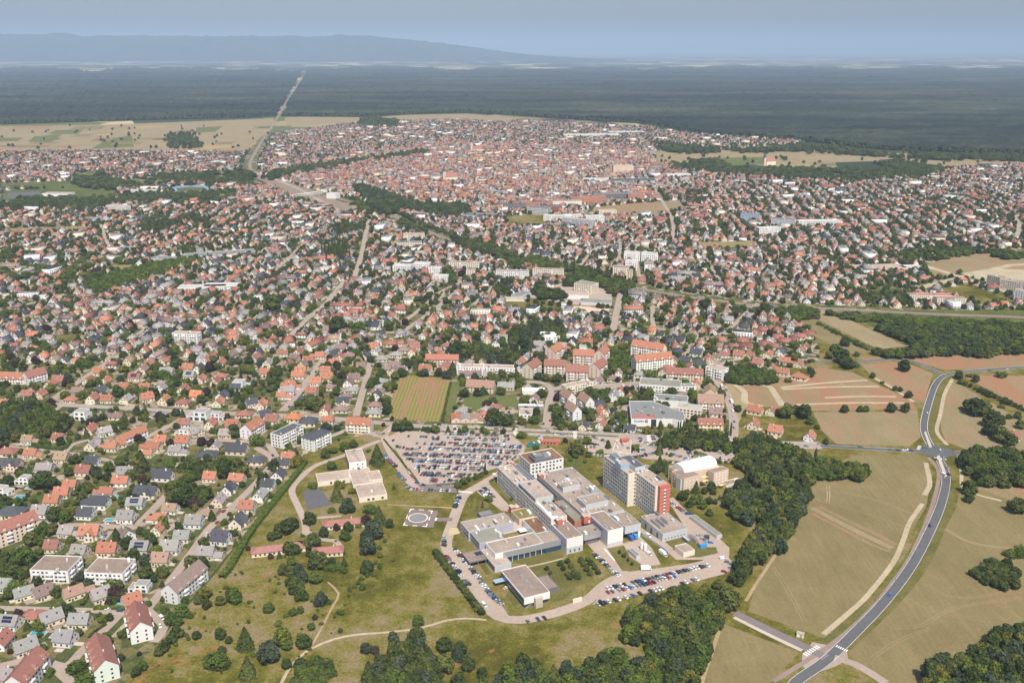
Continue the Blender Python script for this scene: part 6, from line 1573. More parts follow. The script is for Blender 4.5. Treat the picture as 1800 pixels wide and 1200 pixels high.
smb = MB()
cand = []
for zi, (zp, ang, per, spc, pal, kinds, jd) in enumerate(ZONES):
    m_ = (zmask == zi) & town_mask & ~hand & ~east_hand
    jj, ii = np.where(m_)
    if not len(jj): continue
    cx_, cy_ = gx[ii].mean(), gy[jj].mean()
    e, f = np.array([math.cos(ang), math.sin(ang)]), np.array([-math.sin(ang), math.cos(ang)])
    c8 = np.stack([gx[ii] - cx_, gy[jj] - cy_], 1)
    s, t_ = c8 @ e, c8 @ f
    rows_ = np.arange(math.floor(t_.min() / per), math.ceil(t_.max() / per) + 1)
    def warp(a, b2):
        return a + 14 * math.sin(b2 / 170.0 + zi) , b2 + 16 * math.sin(a / 210.0 + 1.3 * zi) + 7 * math.sin(a / 83.0 + b2 / 120)
    for k in rows_:
        tt0 = k * per
        # street strip
        S = np.arange(s.min(), s.max(), 12.0)
        P = np.array([np.array([cx_, cy_]) + e * warp(a, tt0)[0] + f * warp(a, tt0)[1] for a in S])
        ok = is_free(P[:, 0], P[:, 1], m_)
        run = []
        for q, good in zip(list(P) + [None], list(ok) + [False]):
            if good: run.append(tuple(q)); continue
            if len(run) > 3:
                ribbon(smb, run, -2.8, 2.8, 0.085 + 0.0012 * (k % 7) + 0.01 * zi, 'street')
            run = []
        for side_ in (-1, 1):
            a = s.min() + rnd.uniform(0, spc)
            while a < s.max():
                u_, v_ = warp(a, tt0 + side_ * (per * 0.27 + rnd.uniform(-4.5, 5.5)))
                p = np.array([cx_, cy_]) + e * u_ + f * v_
                cand.append((p[0], p[1], ang + (math.pi / 2 if rnd.random() < 0.3 else 0) + R(rnd.gauss(0, jd)), zi))
                a += spc * rnd.uniform(0.8, 1.35)
rnd.shuffle(cand)
cx_ = np.array([c[0] for c in cand]); cy_ = np.array([c[1] for c in cand])
inm = is_free(cx_, cy_, town_mask & ~hand & ~east_hand)
ppx, ppy = proj(cx_, cy_)
inm &= (ppx > -90) & (ppx < 1890)
ZN = {0: 'around the school', 1: 'in the old town', 2: 'in the eastern town', 3: 'in the northern town', 4: 'in the western town'}
for c, g_ in zip(cand, inm):
    if not g_: continue
    x, y = c[0], c[1]
    if not is_free(x, y): continue
    if not all(is_free(x + a, y + b2) for a, b2 in ((5, 0), (-5, 0), (0, 5), (0, -5))): continue
    zi = c[3]
    if zi != 1 and rnd.random() < 0.07: continue
    roof = rnd.choice(ZONES[zi][4]); k = rnd.choice(ZONES[zi][5])
    if zi in (2, 4) and rnd.random() < 0.04: k, roof = 5, 'w'
    wall = rnd.choice('wwwwwcce') if zi != 1 else rnd.choice('wwccey')
    s_ = rnd.uniform(0.82, 1.12) * (rnd.uniform(0.9, 1.35) if zi == 1 else 1.0)
    u_ = rnd.random()
    if u_ < (0.16 if zi == 1 else 0.06): k = 7
    elif u_ < (0.30 if zi == 1 else 0.075): k = 9
    elif u_ < (0.34 if zi == 1 else 0.105): k, roof = 8, rnd.choice('wgwk')
    if k > 6:
        s_ = rnd.uniform(0.85, 1.1)
        if not all(is_free(x + a, y + b2) for a, b2 in ((11, 0), (-11, 0), (0, 11), (0, -11))): continue
    HOUSES.append((x, y, c[2], k, s_, roof, wall, ZN[zi]))
    take_disc(x, y, (6.5 if k < 7 else 12.0) * s_)
tag(smb.build('street'), 'network of narrow residential streets across the further town', kind='structure')

# ------------------------------------------------------------------ houses: the 300 that show largest one by one, the rest as one mass
HM = {}
def hmesh(kind):
    if kind in HM: return HM[kind]
    out = []
    for nm, (v, f), slot in HP[kind]:
        mb = MB(); mb.add(v, f, {'W': 'render_wall', 'R': 'tile_roof'}.get(slot, slot))
        out.append((nm, mb.mesh('house_' + nm), slot))
    HM[kind] = out
    return out
vis = []
for h_ in HOUSES:
    px, py = proj(h_[0], h_[1], 4)
    vis.append(-30 < px < 1830 and py < 1225)
order = sorted(range(len(HOUSES)), key=lambda i: (not vis[i], HOUSES[i][1] ** 2 + HOUSES[i][0] ** 2))
near = set(order[:300])
LANDM = [(*un(*t_(a, b2)), rad, ph) for t_, a, b2, rad, ph in (
    (TA, 120, 108, 22, 'beside a garden pool'), (TA, 642, 245, 22, 'with a pool on its terrace'), (TA, 222, 912, 22, 'beside the largest garden pool'), (TA, 685, 748, 22, 'with a small blue pool'), (TA, 335, 535, 42, 'next to the twin flats'), (TA, 650, 545, 42, 'below the twin flats'),
    (TA, 1090, 620, 40, 'facing the purple roofed apartments'), (TA, 600, 1065, 45, 'by the red roofed apartments'), (TA, 95, 315, 45, 'beside the cream balcony apartments'), (TA, 1600, 160, 40, 'backing onto the tall meadow hedge'), (TA, 1400, 420, 40, 'below the meadow hedge'),
    (TB, 200, 590, 60, 'beside the dark grove'), (TB, 300, 740, 30, 'inside the thick curved hedge'), (TB, 1480, 650, 35, 'by the orange roofed apartments'), (TB, 770, 685, 30, 'beside the terraced row'), (TB, 1095, 115, 45, 'below the white slab of flats'), (TB, 120, 345, 50, 'near the long orange roofed building'), (TB, 1280, 850, 40, 'by the garden tree group'), (TB, 820, 815, 22, 'beside a tall dark conifer'),
    (TC, 640, 450, 60, 'beside the mown plot'), (TC, 440, 630, 40, 'beside the cream avenue flats'), (TC, 920, 245, 45, 'behind the pinkish row of flats'), (TC, 700, 240, 40, 'around the turning circle'), (TD, 1400, 330, 60, 'behind the trees above the fields'), (TD, 1450, 540, 40, 'between the poplars and the field'), (TD, 1545, 655, 40, 'above the clinic wood'))]
protos = {}
for i in order[:300]:
    x, y, ang, k, s_, roof, wall, zone = HOUSES[i]
    best = min(LANDM, key=lambda q: (q[0] - x) ** 2 + (q[1] - y) ** 2)
    if math.hypot(best[0] - x, best[1] - y) < best[2]: zone = best[3]
    lab = '%s %s %s' % (WALLN[wall], KINDN[k] % ROOFN[roof], zone)
    if k not in protos:
        r_ = empty('house', (x, y, 0), ang)
        for nm, me, slot in hmesh(k):
            o = put(me, nm, r_)
            if slot == 'W': o['slot'] = 'W'
            if slot == 'R': o['slot'] = 'R'
        protos[k] = r_
    else:
        r_ = copy_tree(protos[k])
        r_.location = (x, y, 0); r_.rotation_euler = (0, 0, ang)
    r_.scale = (s_ * rnd.uniform(0.92, 1.12), s_, s_ * rnd.uniform(0.92, 1.08))
    r_['label'] = lab; r_['category'] = 'house'; r_['group'] = '%s roofed houses %s' % (ROOFN[roof], zone)
    rc_, wc_ = (*jitter(ROOFC[roof]), 1), (*jitter(WALLC[wall], 0.07), 1)
    for o in r_.children:
        if o.get('slot') == 'W': o.color = wc_
        elif o.get('slot') == 'R': o.color = rc_
def batch(name, templates, recs, label, group=None, slots=None):
    """one mesh out of many transformed templates. template: list of (verts, faces, slot); rec: (template key, x, y, z, ang, (sx,sy,sz), {slot: colour})"""
    V, LT, LS, MI, CO = [], [], [], [], []
    mats, off = [], 0
    for key, x, y, z, ang, sc, cols in recs:
        ca, sa = math.cos(ang), math.sin(ang)
        for vs, (flat, cnt), slot in templates[key]:
            a = vs * np.array(sc)
            w_ = np.empty_like(a)
            w_[:, 0] = a[:, 0] * ca - a[:, 1] * sa + x; w_[:, 1] = a[:, 0] * sa + a[:, 1] * ca + y; w_[:, 2] = a[:, 2] + z
            mname, colr = slots[slot], cols.get(slot, (0.5, 0.5, 0.5))
            if mname not in mats: mats.append(mname)
            V.append(w_); LT.append(flat + off); LS.append(cnt); MI.append(np.full(len(cnt), mats.index(mname)))
            CO.append(np.tile(np.array([*colr, 1.0], np.float32), (len(flat), 1)))
            off += len(vs)
    V = np.concatenate(V); LT = np.concatenate(LT); LS = np.concatenate(LS); MI = np.concatenate(MI); CO = np.concatenate(CO)
    me = bpy.data.meshes.new(name)
    me.vertices.add(len(V)); me.vertices.foreach_set('co', V.astype(np.float32).ravel())
    me.loops.add(len(LT)); me.loops.foreach_set('vertex_index', LT.astype(np.int32))
    me.polygons.add(len(LS)); me.polygons.foreach_set('loop_start', np.concatenate([[0], np.cumsum(LS)[:-1]]).astype(np.int32))
    me.polygons.foreach_set('loop_total', LS.astype(np.int32))
    for k in mats: me.materials.append(MAT[k])
    me.polygons.foreach_set('material_index', MI.astype(np.int32))
    at = me.color_attributes.new('tone', 'FLOAT_COLOR', 'CORNER')
    at.data.foreach_set('color', CO.ravel())
    me.update(calc_edges=True); me.validate()
    o = bpy.data.objects.new(name, me); COL.objects.link(o)
    return tag(o, label, kind='stuff', group=group)
def tmpl(parts):
    return [(np.array(v, float), (np.array([i for q in f for i in q]), np.array([len(q) for q in f])), slot) for v, f, slot in parts]
HT = {}
for k, parts in HP.items():
    full = [(v, f, s) for nm, (v, f), s in parts if nm not in ('door', 'skylight')]
    low = [(v, f, s) for nm, (v, f), s in parts if nm in ('wall', 'roof', 'chimney')]
    HT[(k, 0)] = tmpl(full); HT[(k, 1)] = tmpl(low)
recs = []
for i in order[300:]:
    if not vis[i]: continue
    x, y, ang, k, s_, roof, wall, zone = HOUSES[i]
    recs.append(((k, 0 if y < 1500 else 1), x, y, 0, ang, (s_ * rnd.uniform(0.85, 1.3), s_ * rnd.uniform(0.9, 1.1), s_ * rnd.uniform(0.85, 1.2)), {'R': jitter(ROOFC[roof], 0.28), 'W': jitter(WALLC[wall], 0.1)}))
batch('house', HT, recs, 'mass of further town houses with red, brown and grey roofs', slots={'R': 'tile_roof_c', 'W': 'tile_roof_c', 'glass': 'glass', 'solar': 'solar', 'white_wall': 'white_wall'})
print('houses', len(HOUSES), 'batched', len(recs))

# paved terraces and drives beside the nearer houses
mb = MB()
for n_, i in enumerate(order[:4000]):
    x, y, ang, k = HOUSES[i][:4]
    for j in range(rnd.choice((1, 2, 2))):
        a2 = ang + rnd.choice((0, 1, 2, 3)) * math.pi / 2
        dd = rnd.uniform(6.5, 9.0)
        mb.box((x + math.cos(a2) * dd, y + math.sin(a2) * dd, 0.02), (rnd.uniform(4, 8), rnd.uniform(3, 5.5), 0.10 + 0.0001 * n_ + 0.00004 * j), rnd.choice(['pale_concrete', 'street', 'pale_concrete', 'roof_gravel']), ang)
tag(mb.build('terrace_paving'), 'pale paved terraces and drives beside the houses', kind='structure')
# swimming pools and garden hedges of the near estate
for k, (x, y, a, b2) in enumerate(((120, 108, 8, 4), (642, 245, 7, 4), (692, 112, 6, 3.5), (685, 748, 5, 4), (222, 912, 9, 4.5), (325, 925, 5, 3.5), (178, 58, 7, 3.5), (1060, 280, 6, 3))):
    p = un(*TA(x, y))
    po = empty('swimming_pool', (p[0], p[1], 0), R(-6), 'turquoise garden pool with pale stone rim in the near estate', 'pool', 'garden pools of the near estate')
    put(um('pale_concrete'), 'rim', po, (0, 0, 0.15), 0, (a + 1.6, b2 + 1.6, 0.3))
    put(um('pool_water'), 'water', po, (0, 0, 0.22), 0, (a, b2, 0.2))
    take_disc(p[0], p[1], 5)

# ------------------------------------------------------------------ trees
def leaf_quads(pts, nrm, size, r_):
    """small tilted quads, one per point"""
    n = len(pts)
    nr = nrm + r_.normal(0, 0.55, (n, 3)); nr /= np.linalg.norm(nr, axis=1)[:, None] + 1e-9
    t1 = np.cross(nr, r_.normal(0, 1, (n, 3))); t1 /= np.linalg.norm(t1, axis=1)[:, None] + 1e-9
    t2 = np.cross(nr, t1)
    s = size * r_.uniform(0.55, 1.15, (n, 1)) / 2
    t1 = t1 * s; t2 = t2 * s * r_.uniform(0.6, 1.0, (n, 1))
    v = np.stack([pts - t1 - t2, pts + t1 - t2, pts + t1 + t2, pts - t1 + t2], 1).reshape(-1, 3)
    return v
def crown_mesh(name, kind, seed, n=1100):
    """crown of a tree 10 m tall and 8 m wide"""
    r_ = np.random.default_rng(seed)
    P, Nn = [], []
    core = []
    if kind in 'cC':
        k = n
        h = r_.uniform(0, 1, k) ** 1.25
        tier = 0.78 + 0.22 * np.abs(np.sin(h * 22 + r_.uniform(0, 6)))
        rad = (1 - h) ** 0.8 * 4.0 * tier * r_.uniform(0.72, 1.05, k)
        if kind == 'C': rad = np.minimum(rad * 1.5, 3.4)
        th = r_.uniform(0, 2 * math.pi, k)
        lob = 1 + 0.18 * np.sin(3 * th + seed) + 0.12 * np.sin(7 * th + 8 * h)
        rad = rad * lob
        z = 0.7 + h * 9.3 - rad * 0.12
        P.append(np.stack([rad * np.cos(th), rad * np.sin(th), z], 1)); Nn.append(np.stack([np.cos(th), np.sin(th), np.full(k, 0.7)], 1))
        core = [((0, 0, 0.9), 2.3, 0), ((0, 0, 5.0), 1.3, 0), ((0, 0, 9.2), 0.12, 0)]
    else:
        if kind == 'p':
            lobes = [((r_.normal(0, 0.5), r_.normal(0, 0.5), 1.5 + 8 * i / 9), 2.6 * (1 - 0.55 * abs(i / 9 - 0.4))) for i in range(10)]
        elif kind == 's':
            lobes = [((r_.uniform(-2, 2), r_.uniform(-2, 2), r_.uniform(2.5, 5.5)), r_.uniform(2.0, 3.4)) for _ in range(8)]
        else:
            lobes = [((0, 0, 5.6), 2.9)]
            for i in range(11):
                a = 2 * math.pi * i / 7 + r_.uniform(-0.4, 0.4)
                rr, zz = (2.5, r_.uniform(3.4, 5.6)) if i < 7 else (1.3, r_.uniform(7.0, 8.0))
                lobes.append(((rr * math.cos(a) * r_.uniform(0.8, 1.15), rr * math.sin(a) * r_.uniform(0.8, 1.15), zz), r_.uniform(1.3, 2.0)))
        tot = sum(b2 * b2 for _, b2 in lobes)
        for c, b2 in lobes:
            k = max(6, int(n * b2 * b2 / tot))
            d = r_.normal(0, 1, (k, 3)); d /= np.linalg.norm(d, axis=1)[:, None]
            rad = b2 * r_.uniform(0.8, 1.1, (k, 1))
            q = np.array(c) + d * rad * np.array([1, 1, 0.92])
            keep = np.ones(k, bool)
            for c2, b3 in lobes:
                if c2 is c: continue
                keep &= np.linalg.norm(q - np.array(c2), axis=1) > b3 * 0.72
            P.append(q[keep]); Nn.append(d[keep])
        core = [(c, b2 * 0.74, 1) for c, b2 in lobes]
    P = np.concatenate(P); Nn = np.concatenate(Nn)
    if kind not in 'cCp':
        P[:, 2] = P[:, 2] * 1.13 - 1.35
        core = [((c[0], c[1], c[2] * 1.13 - 1.35), b2, f) for c, b2, f in core]
    size = 0.95 if kind in 'cCp' else 1.0
    v = leaf_quads(P, Nn, size, r_)
    V = [tuple(a) for a in v]; Fc = [(4 * i, 4 * i + 1, 4 * i + 2, 4 * i + 3) for i in range(len(v) // 4)]
    if core and core[0][2] == 0:
        o = len(V); m_ = 8
        for c, b2, _ in core:
            V += [(c[0] + b2 * math.cos(2 * math.pi * i / m_), c[1] + b2 * math.sin(2 * math.pi * i / m_), c[2]) for i in range(m_)]
        for j in range(len(core) - 1):
            Fc += [(o + j * m_ + i, o + j * m_ + (i + 1) % m_, o + (j + 1) * m_ + (i + 1) % m_, o + (j + 1) * m_ + i) for i in range(m_)]
    else:
        for c, b2, _ in core:
            o = len(V)
            V += [(c[0] + b2 * x, c[1] + b2 * y, c[2] + b2 * z * 0.9) for x, y, z in ((1, 0, 0), (0, 1, 0), (-1, 0, 0), (0, -1, 0), (0, 0, 1), (0, 0, -1))]
            Fc += [tuple(o + i for i in q) for q in ((0, 1, 4), (1, 2, 4), (2, 3, 4), (3, 0, 4), (1, 0, 5), (2, 1, 5), (3, 2, 5), (0, 3, 5))]
    me = bpy.data.meshes.new(name)
    me.from_pydata(V, [], Fc)
    me.materials.append(MAT[{'d': 'leaf_green', 'D': 'leaf_dark', 'b': 'leaf_blue', 'c': 'leaf_dark', 'C': 'leaf_blue', 'p': 'leaf_dark', 's': 'leaf_green', 'u': 'leaf_purple', 'y': 'leaf_yellow'}[kind]])
    return me
VARI = {'d': 3, 'D': 4, 'b': 2, 'c': 2, 'C': 2, 'p': 2, 's': 2, 'u': 1, 'y': 1}
CROWN = {}
sd_ = 100
for k, n in VARI.items():
    for j in range(n):
        sd_ += 1
        CROWN[(k, j)] = crown_mesh('crown_%s' % {'d': 'round', 'D': 'dark', 'b': 'bluish', 'c': 'conifer', 'C': 'cedar', 'p': 'poplar', 's': 'shrub', 'u': 'purple', 'y': 'yellow'}[k], k, sd_)
mb = MB(); mb.cyl((0, 0, 0), 0.34, 0.14, 6.2, 'bark', 7)
for a in range(4):
    an = a * 1.6 + 0.3
    c0, c1 = np.array([0, 0, 2.6 + 0.4 * a]), np.array([2.0 * math.cos(an), 2.0 * math.sin(an), 5.0 + 0.4 * a])
    vs = []
    for c, rr in ((c0, 0.15), (c1, 0.05)):
        vs += [(c[0] + rr * x, c[1] + rr * y, c[2]) for x, y in ((1, 0), (0, 1), (-1, 0), (0, -1))]
    mb.add(vs, [(i, (i + 1) % 4, 4 + (i + 1) % 4, 4 + i) for i in range(4)], 'bark')
TRUNK = mb.mesh('trunk')
TREES = []      # x, y, kind, height, width, zone
def tree(x, y, kind, h, wd, zone):
    TREES.append((x, y, kind, h, wd, zone))
def mpp(y):
    return (y * cP + H * sP) / F
def hand_trees(t, s, data, zone):
    for a in data.split():
        f = a.split(',')
        k, wpx = f[2], float(f[3])
        px, py = t(float(f[0]), float(f[1]))
        x, y = un(px, py, 3.0)
        wd = wpx / s * mpp(y)
        h = float(f[4]) if len(f) > 4 else wd * {'d': 1.05, 'D': 1.05, 'b': 1.15, 'c': 1.35, 'C': 1.6, 'p': 2.6, 's': 0.75, 'u': 1.0, 'y': 0.95}[k]
        x, y = un(px, py, h * 0.5)
        tree(x, y, k, h, wd, zone)
sM, sA = 1800 / 460, 10 / 3
hand_trees(ZM, sM, '565,35,D,95 400,90,D,110 450,70,D,90 350,110,D,80 300,160,D,65 345,150,D,60 40,570,d,100 285,650,d,68 455,680,d,52 500,665,D,52 120,860,c,115 275,950,b,150 375,840,d,105 410,910,d,72 515,870,D,100 135,1060,c,115 575,780,d,58 405,1030,d,72 775,685,s,48 775,810,D,36 1310,740,d,80 1140,850,b,78 955,925,b,82 1015,945,u,60 1040,1000,b,72 1490,900,D,112 1585,955,C,85 1660,1020,D,98 1755,1090,D,62 640,590,b,92 690,615,s,42 510,560,d,95 470,500,D,120 440,470,D,90 510,440,b,90 440,400,D,80 380,390,D,80 605,440,d,92 490,400,b,90 625,320,D,130 590,340,D,90 560,280,D,50 800,395,s,52 720,375,s,60 760,372,s,50 720,330,D,55 800,340,c,52 430,240,D,105 590,190,D,110 550,210,D,80 500,220,u,60 470,250,D,70 355,290,c,42 295,300,u,42 440,330,d,70 840,525,c,32 930,510,d,48 900,480,s,32 960,430,d,32 920,450,d,34 960,370,D,95 1020,340,d,32 1050,290,d,42 1050,370,s,40 1045,240,d,32 970,230,b,115 940,200,b,70 1000,110,b,130 960,150,b,90 1040,20,c,95 1115,75,D,62 1080,195,s,28 750,100,u,52 830,100,D,72 810,150,d,80 660,130,b,72 900,90,s,38 950,50,u,80 140,245,u,36 870,510,s,28 1140,330,s,20 330,440,s,18 290,468,s,22 350,760,s,50 600,720,u,40 690,380,s,50 985,420,s,28 1010,430,s,28', 'hospital meadow')
for i in range(18):
    hand_trees(ZM, sM, '%g,%g,D,58,5.5' % (1432 + (1745 - 1432) * i / 17, 262 + (672 - 262) * i / 17 + 6), 'clipped tree row beside the parking strip')
hand_trees(ZV, 3.6, '665,320,D,38 685,350,D,38 712,305,D,38 732,335,D,40 752,372,D,42 795,296,D,38 812,322,D,40 840,292,D,38 860,315,D,40 835,352,D,42 885,345,D,38 855,382,D,38 905,375,D,38 710,388,D,34 725,408,D,38 775,395,D,52 580,352,D,32 602,380,D,26 1040,248,D,26 1068,270,D,32 1095,298,D,24 1120,322,D,24', 'tree grid on the hospital lawn')
hand_trees(ZV, 3.6, '1735,545,D,150 1690,560,D,90 1665,450,D,72 1585,465,s,40 1790,400,D,110 1810,330,D,110 30,860,D,90 85,950,D,90 170,1010,D,70 20,1050,D,90 1010,910,s,140,8', 'southern wood edge')
hand_trees(Z6, 10, '500,900,D,190 570,840,d,120 740,760,c,170 880,810,D,130 1010,740,D,180 1040,830,D,120 690,970,d,190 780,930,d,150 850,1060,d,160 620,1040,D,140 960,985,D,150 1075,1010,b,95 1150,940,c,70 1630,570,c,150 1270,800,D,80 980,1190,d,140 1140,300,s,90 1265,310,s,60 100,330,c,190 220,400,c,160 60,440,D,150 740,140,s,70 285,190,s,70', 'clinic garden')
hand_trees(Z7, 7.5, '1080,190,D,200 1020,200,D,110 1490,150,c,85 1220,95,d,115 930,100,u,72 1380,255,s,85 545,195,s,75 345,25,s,110 1050,295,s,90 1230,300,s,70 1000,355,s,60 1190,380,s,50 870,140,s,50 700,185,d,34 65,390,c,34', 'hospital forecourt')
hand_trees(Z8, 7.5, '755,560,p,80,16 990,545,p,34,13 1022,545,p,34,14 1062,545,p,44,15 1150,560,p,75,15 1245,560,p,48,11 1620,610,p,40,12 1690,560,p,38,13 745,800,c,115,13 720,1040,D,150 800,1010,D,130 640,1090,D,110 420,790,s,100 75,750,c,75 60,530,D,95 770,190,D,90 560,130,D,90 500,140,D,70 420,130,D,90 1230,140,d,150 1200,200,D,90 1190,60,y,80 1480,330,b,90 1470,290,b,70 1400,330,b,60 1210,400,D,100 1310,380,s,70 1580,440,b,60 1580,150,D,60 1560,80,D,50 1600,300,D,60 1600,390,D,60 1770,270,D,80 900,890,s,60', 'planting around the shop')
hand_trees(ZP, 20 / 3, '965,735,D,85 1030,695,D,100 1085,672,D,72 1180,642,D,82 1240,620,D,72 1290,590,D,62 1285,545,p,30,8 1460,482,D,30 512,570,p,30,7 258,292,s,40 700,85,D,110 620,95,D,80 570,90,D,70 310,50,D,130 240,60,D,110 390,50,D,110 350,20,D,90 850,85,c,55 930,85,d,40 1050,85,d,85 1260,90,d,80 1500,112,D,72 1390,135,s,44 1130,128,s,60 1320,130,s,50 1700,155,s,70 1750,160,s,60 212,770,c,42 1330,900,s,90 1255,980,p,34,6 1590,910,D,40 500,90,s,40 460,90,s,40 1620,90,d,34 1180,85,d,30', 'visitor car park')
hand_trees(T2, sA, '575,415,c,80 635,490,b,85 605,372,y,42 662,405,y,42 435,372,s,50 810,195,c,90 170,1090,d,60 320,1110,d,42 770,510,s,70 545,520,s,40 760,170,s,26 540,255,s,60 620,150,s,60 670,130,D,50 505,185,D,60 545,170,s,50 575,360,y,36', 'old school grounds')
hand_trees(TA, sA, '140,450,d,115 40,560,D,105 880,355,D,85 850,545,D,85 855,470,b,75 940,545,d,62 1010,60,D,95 320,205,D,95 380,220,d,80 250,290,d,85 310,290,D,75 175,350,D,90 240,360,d,70 1200,665,y,80 1160,712,D,52 1210,732,D,62 1290,712,D,62 1370,685,d,90 1345,665,D,50 1000,815,d,80 1060,770,d,80 1050,835,d,50 1110,800,s,45 1035,895,D,75 1000,935,D,70 960,975,D,70 930,1010,D,60 830,1095,d,65 795,1130,D,60 220,605,D,62 515,612,b,60 700,622,D,52 1150,915,D,55 1290,905,D,70 1340,945,D,45 1440,945,c,95 1570,1010,b,120 1655,930,d,110 1450,1115,c,100 1270,1060,s,120 1300,1000,D,50 1575,755,d,60 1715,780,d,50 1760,770,D,40 1680,1085,D,60 1780,950,D,90 130,550,s,40 1240,215,c,50 1110,340,s,50 680,330,c,60 480,120,D,70 520,60,D,60 470,50,d,50 30,455,D,70 430,620,u,40 1380,380,c,36 1190,370,D,60 950,620,C,30 960,700,d,45 290,1130,s,60 440,1100,s,90 330,760,s,50 20,130,D,90 100,140,d,60 640,810,D,50 600,820,s,50 460,900,d,50 240,985,s,60 560,400,s,60 1120,490,D,90 1180,500,D,90 870,730,s,40 700,690,D,60 655,710,s,60', 'gardens of the near estate')
hand_trees(TB, sA, '800,535,D,40,11 730,575,c,40,12 850,535,c,40,10 1070,560,c,40,12 945,580,c,55,11 720,600,c,50,10 825,815,c,75,15 295,490,u,60 1390,440,c,50 1000,380,c,55,11 1310,210,D,70 995,110,d,60 400,350,b,60 900,430,D,70 690,420,D,70 380,440,y,40 1600,310,D,60 640,860,d,60 700,830,d,60 250,940,D,110 310,960,D,80 200,960,d,70 980,850,d,40 1065,860,d,45 1740,830,y,80 1600,850,D,70 1540,930,D,80 1390,860,D,110 1310,870,D,110 1130,850,d,70 1370,650,D,80 1640,630,s,60 1510,710,s,80 1560,620,s,50 1730,780,D,40 1700,740,c,36 630,920,D,60 560,990,d,50 510,970,D,50 45,940,D,70 520,870,s,60 400,890,D,60 900,890,d,60 1080,1030,D,130 1000,985,D,90', 'gardens along the avenue')
hand_trees(TC, sA, '770,275,c,45 905,310,b,50 945,325,b,50 985,290,c,60 1040,340,b,45 1115,340,b,50 1215,345,D,80 1165,420,c,60,9 1055,430,D,60 1220,570,D,100 1305,590,D,70 1350,390,D,40 1355,285,c,40 600,520,D,70 570,480,D,50 640,390,D,50 690,310,D,60 1490,230,D,100 1530,340,D,50 1600,345,D,60 1600,540,d,70 1590,580,D,50 1690,625,D,50 965,90,D,90 310,30,D,100 430,50,d,80 1000,180,D,110 1060,170,D,90 170,490,D,90 650,330,D,50 1440,80,c,40,16 1480,60,c,40,17 1400,110,c,40,15 1550,150,b,60,12 1600,110,c,40,14 1640,100,c,44,14', 'streets by the nursery')
hand_trees(TE, sA, '1100,268,D,75 1420,328,D,50 1480,332,s,32 1520,347,D,46 1525,510,D,110 1480,500,D,80 1570,505,D,80 1625,578,D,110 1610,638,D,90 1670,672,D,95 1720,700,D,80 1715,572,s,36 1765,562,D,46 1670,512,s,32 1780,615,D,55 1125,442,D,46 1075,412,D,32 1045,405,D,32 915,330,D,36 970,372,s,22 750,525,D,50 840,525,d,40 875,525,d,40 1025,517,D,60 1105,517,D,56 515,535,D,90 470,530,D,60 550,590,D,55 590,632,s,32 640,715,D,40 410,537,D,90 360,545,D,50 125,522,D,46 160,552,c,30 750,130,D,60 740,215,D,90 700,180,D,80 660,210,D,50 820,205,D,34 770,260,D,70 740,255,D,40 800,265,s,50 510,320,D,60 550,310,D,60 420,360,s,34 1480,980,D,90 1500,1000,D,60 870,870,D,60 800,870,D,70 1670,325,s,50 1240,45,D,60,13', 'fields by the bypass')
for i in range(14):
    hand_trees(TE, sA, '%g,%g,D,%g' % (1430 + i * 29, 365 + i * 12.5, rnd.uniform(24, 46)), 'hedgerow beyond the bypass')
for i in range(14):
    hand_trees(TE, sA, '%g,%g,s,%g' % (600 + i * 22, 25 + i * 11.5, rnd.uniform(18, 40)), 'hedgerow between the strip fields')
hand_trees(TF, sA, '1760,155,D,100 1800,160,D,80 1480,110,D,60 1720,440,s,60 1790,430,s,80', 'outer stubble field')
hand_trees(TH, 3.6, '100,815,D,30 148,822,D,32 195,828,D,30 245,835,D,34 295,842,D,30 345,850,D,36 365,830,D,34 550,850,D,36 575,855,D,34 605,855,D,30 100,860,c,40 165,865,c,50 515,925,D,50 600,945,D,55 1230,835,D,70 1600,870,D,90 610,650,C,30 505,240,D,22', 'school grounds')
hand_trees(TG, 3.6, '1305,645,u,60,12 1235,650,d,60 1330,680,d,50 1415,690,D,40 1620,690,D,50 890,870,c,40,12 1730,870,c,45,13 1790,860,c,45,13 520,960,D,80 100,830,D,120', 'flats by the railway')
mp_ = [(250, 1195), (345, 1075), (430, 965), (520, 900), (640, 930), (700, 1000), (660, 1100), (560, 1140), (470, 1195)]
for px, py in zip(rng.uniform(240, 720, 330), rng.uniform(890, 1195, 330)):
    if not inpoly(np.array([px]), np.array([py]), mp_)[0] or rng.uniform() < 0.35: continue
    x, y = un(px, py); h = rng.uniform(0.8, 2.6); tree(x, y, 'ssdDs'[rng.integers(5)], h, h * rng.uniform(0.9, 1.5), 'hospital meadow')
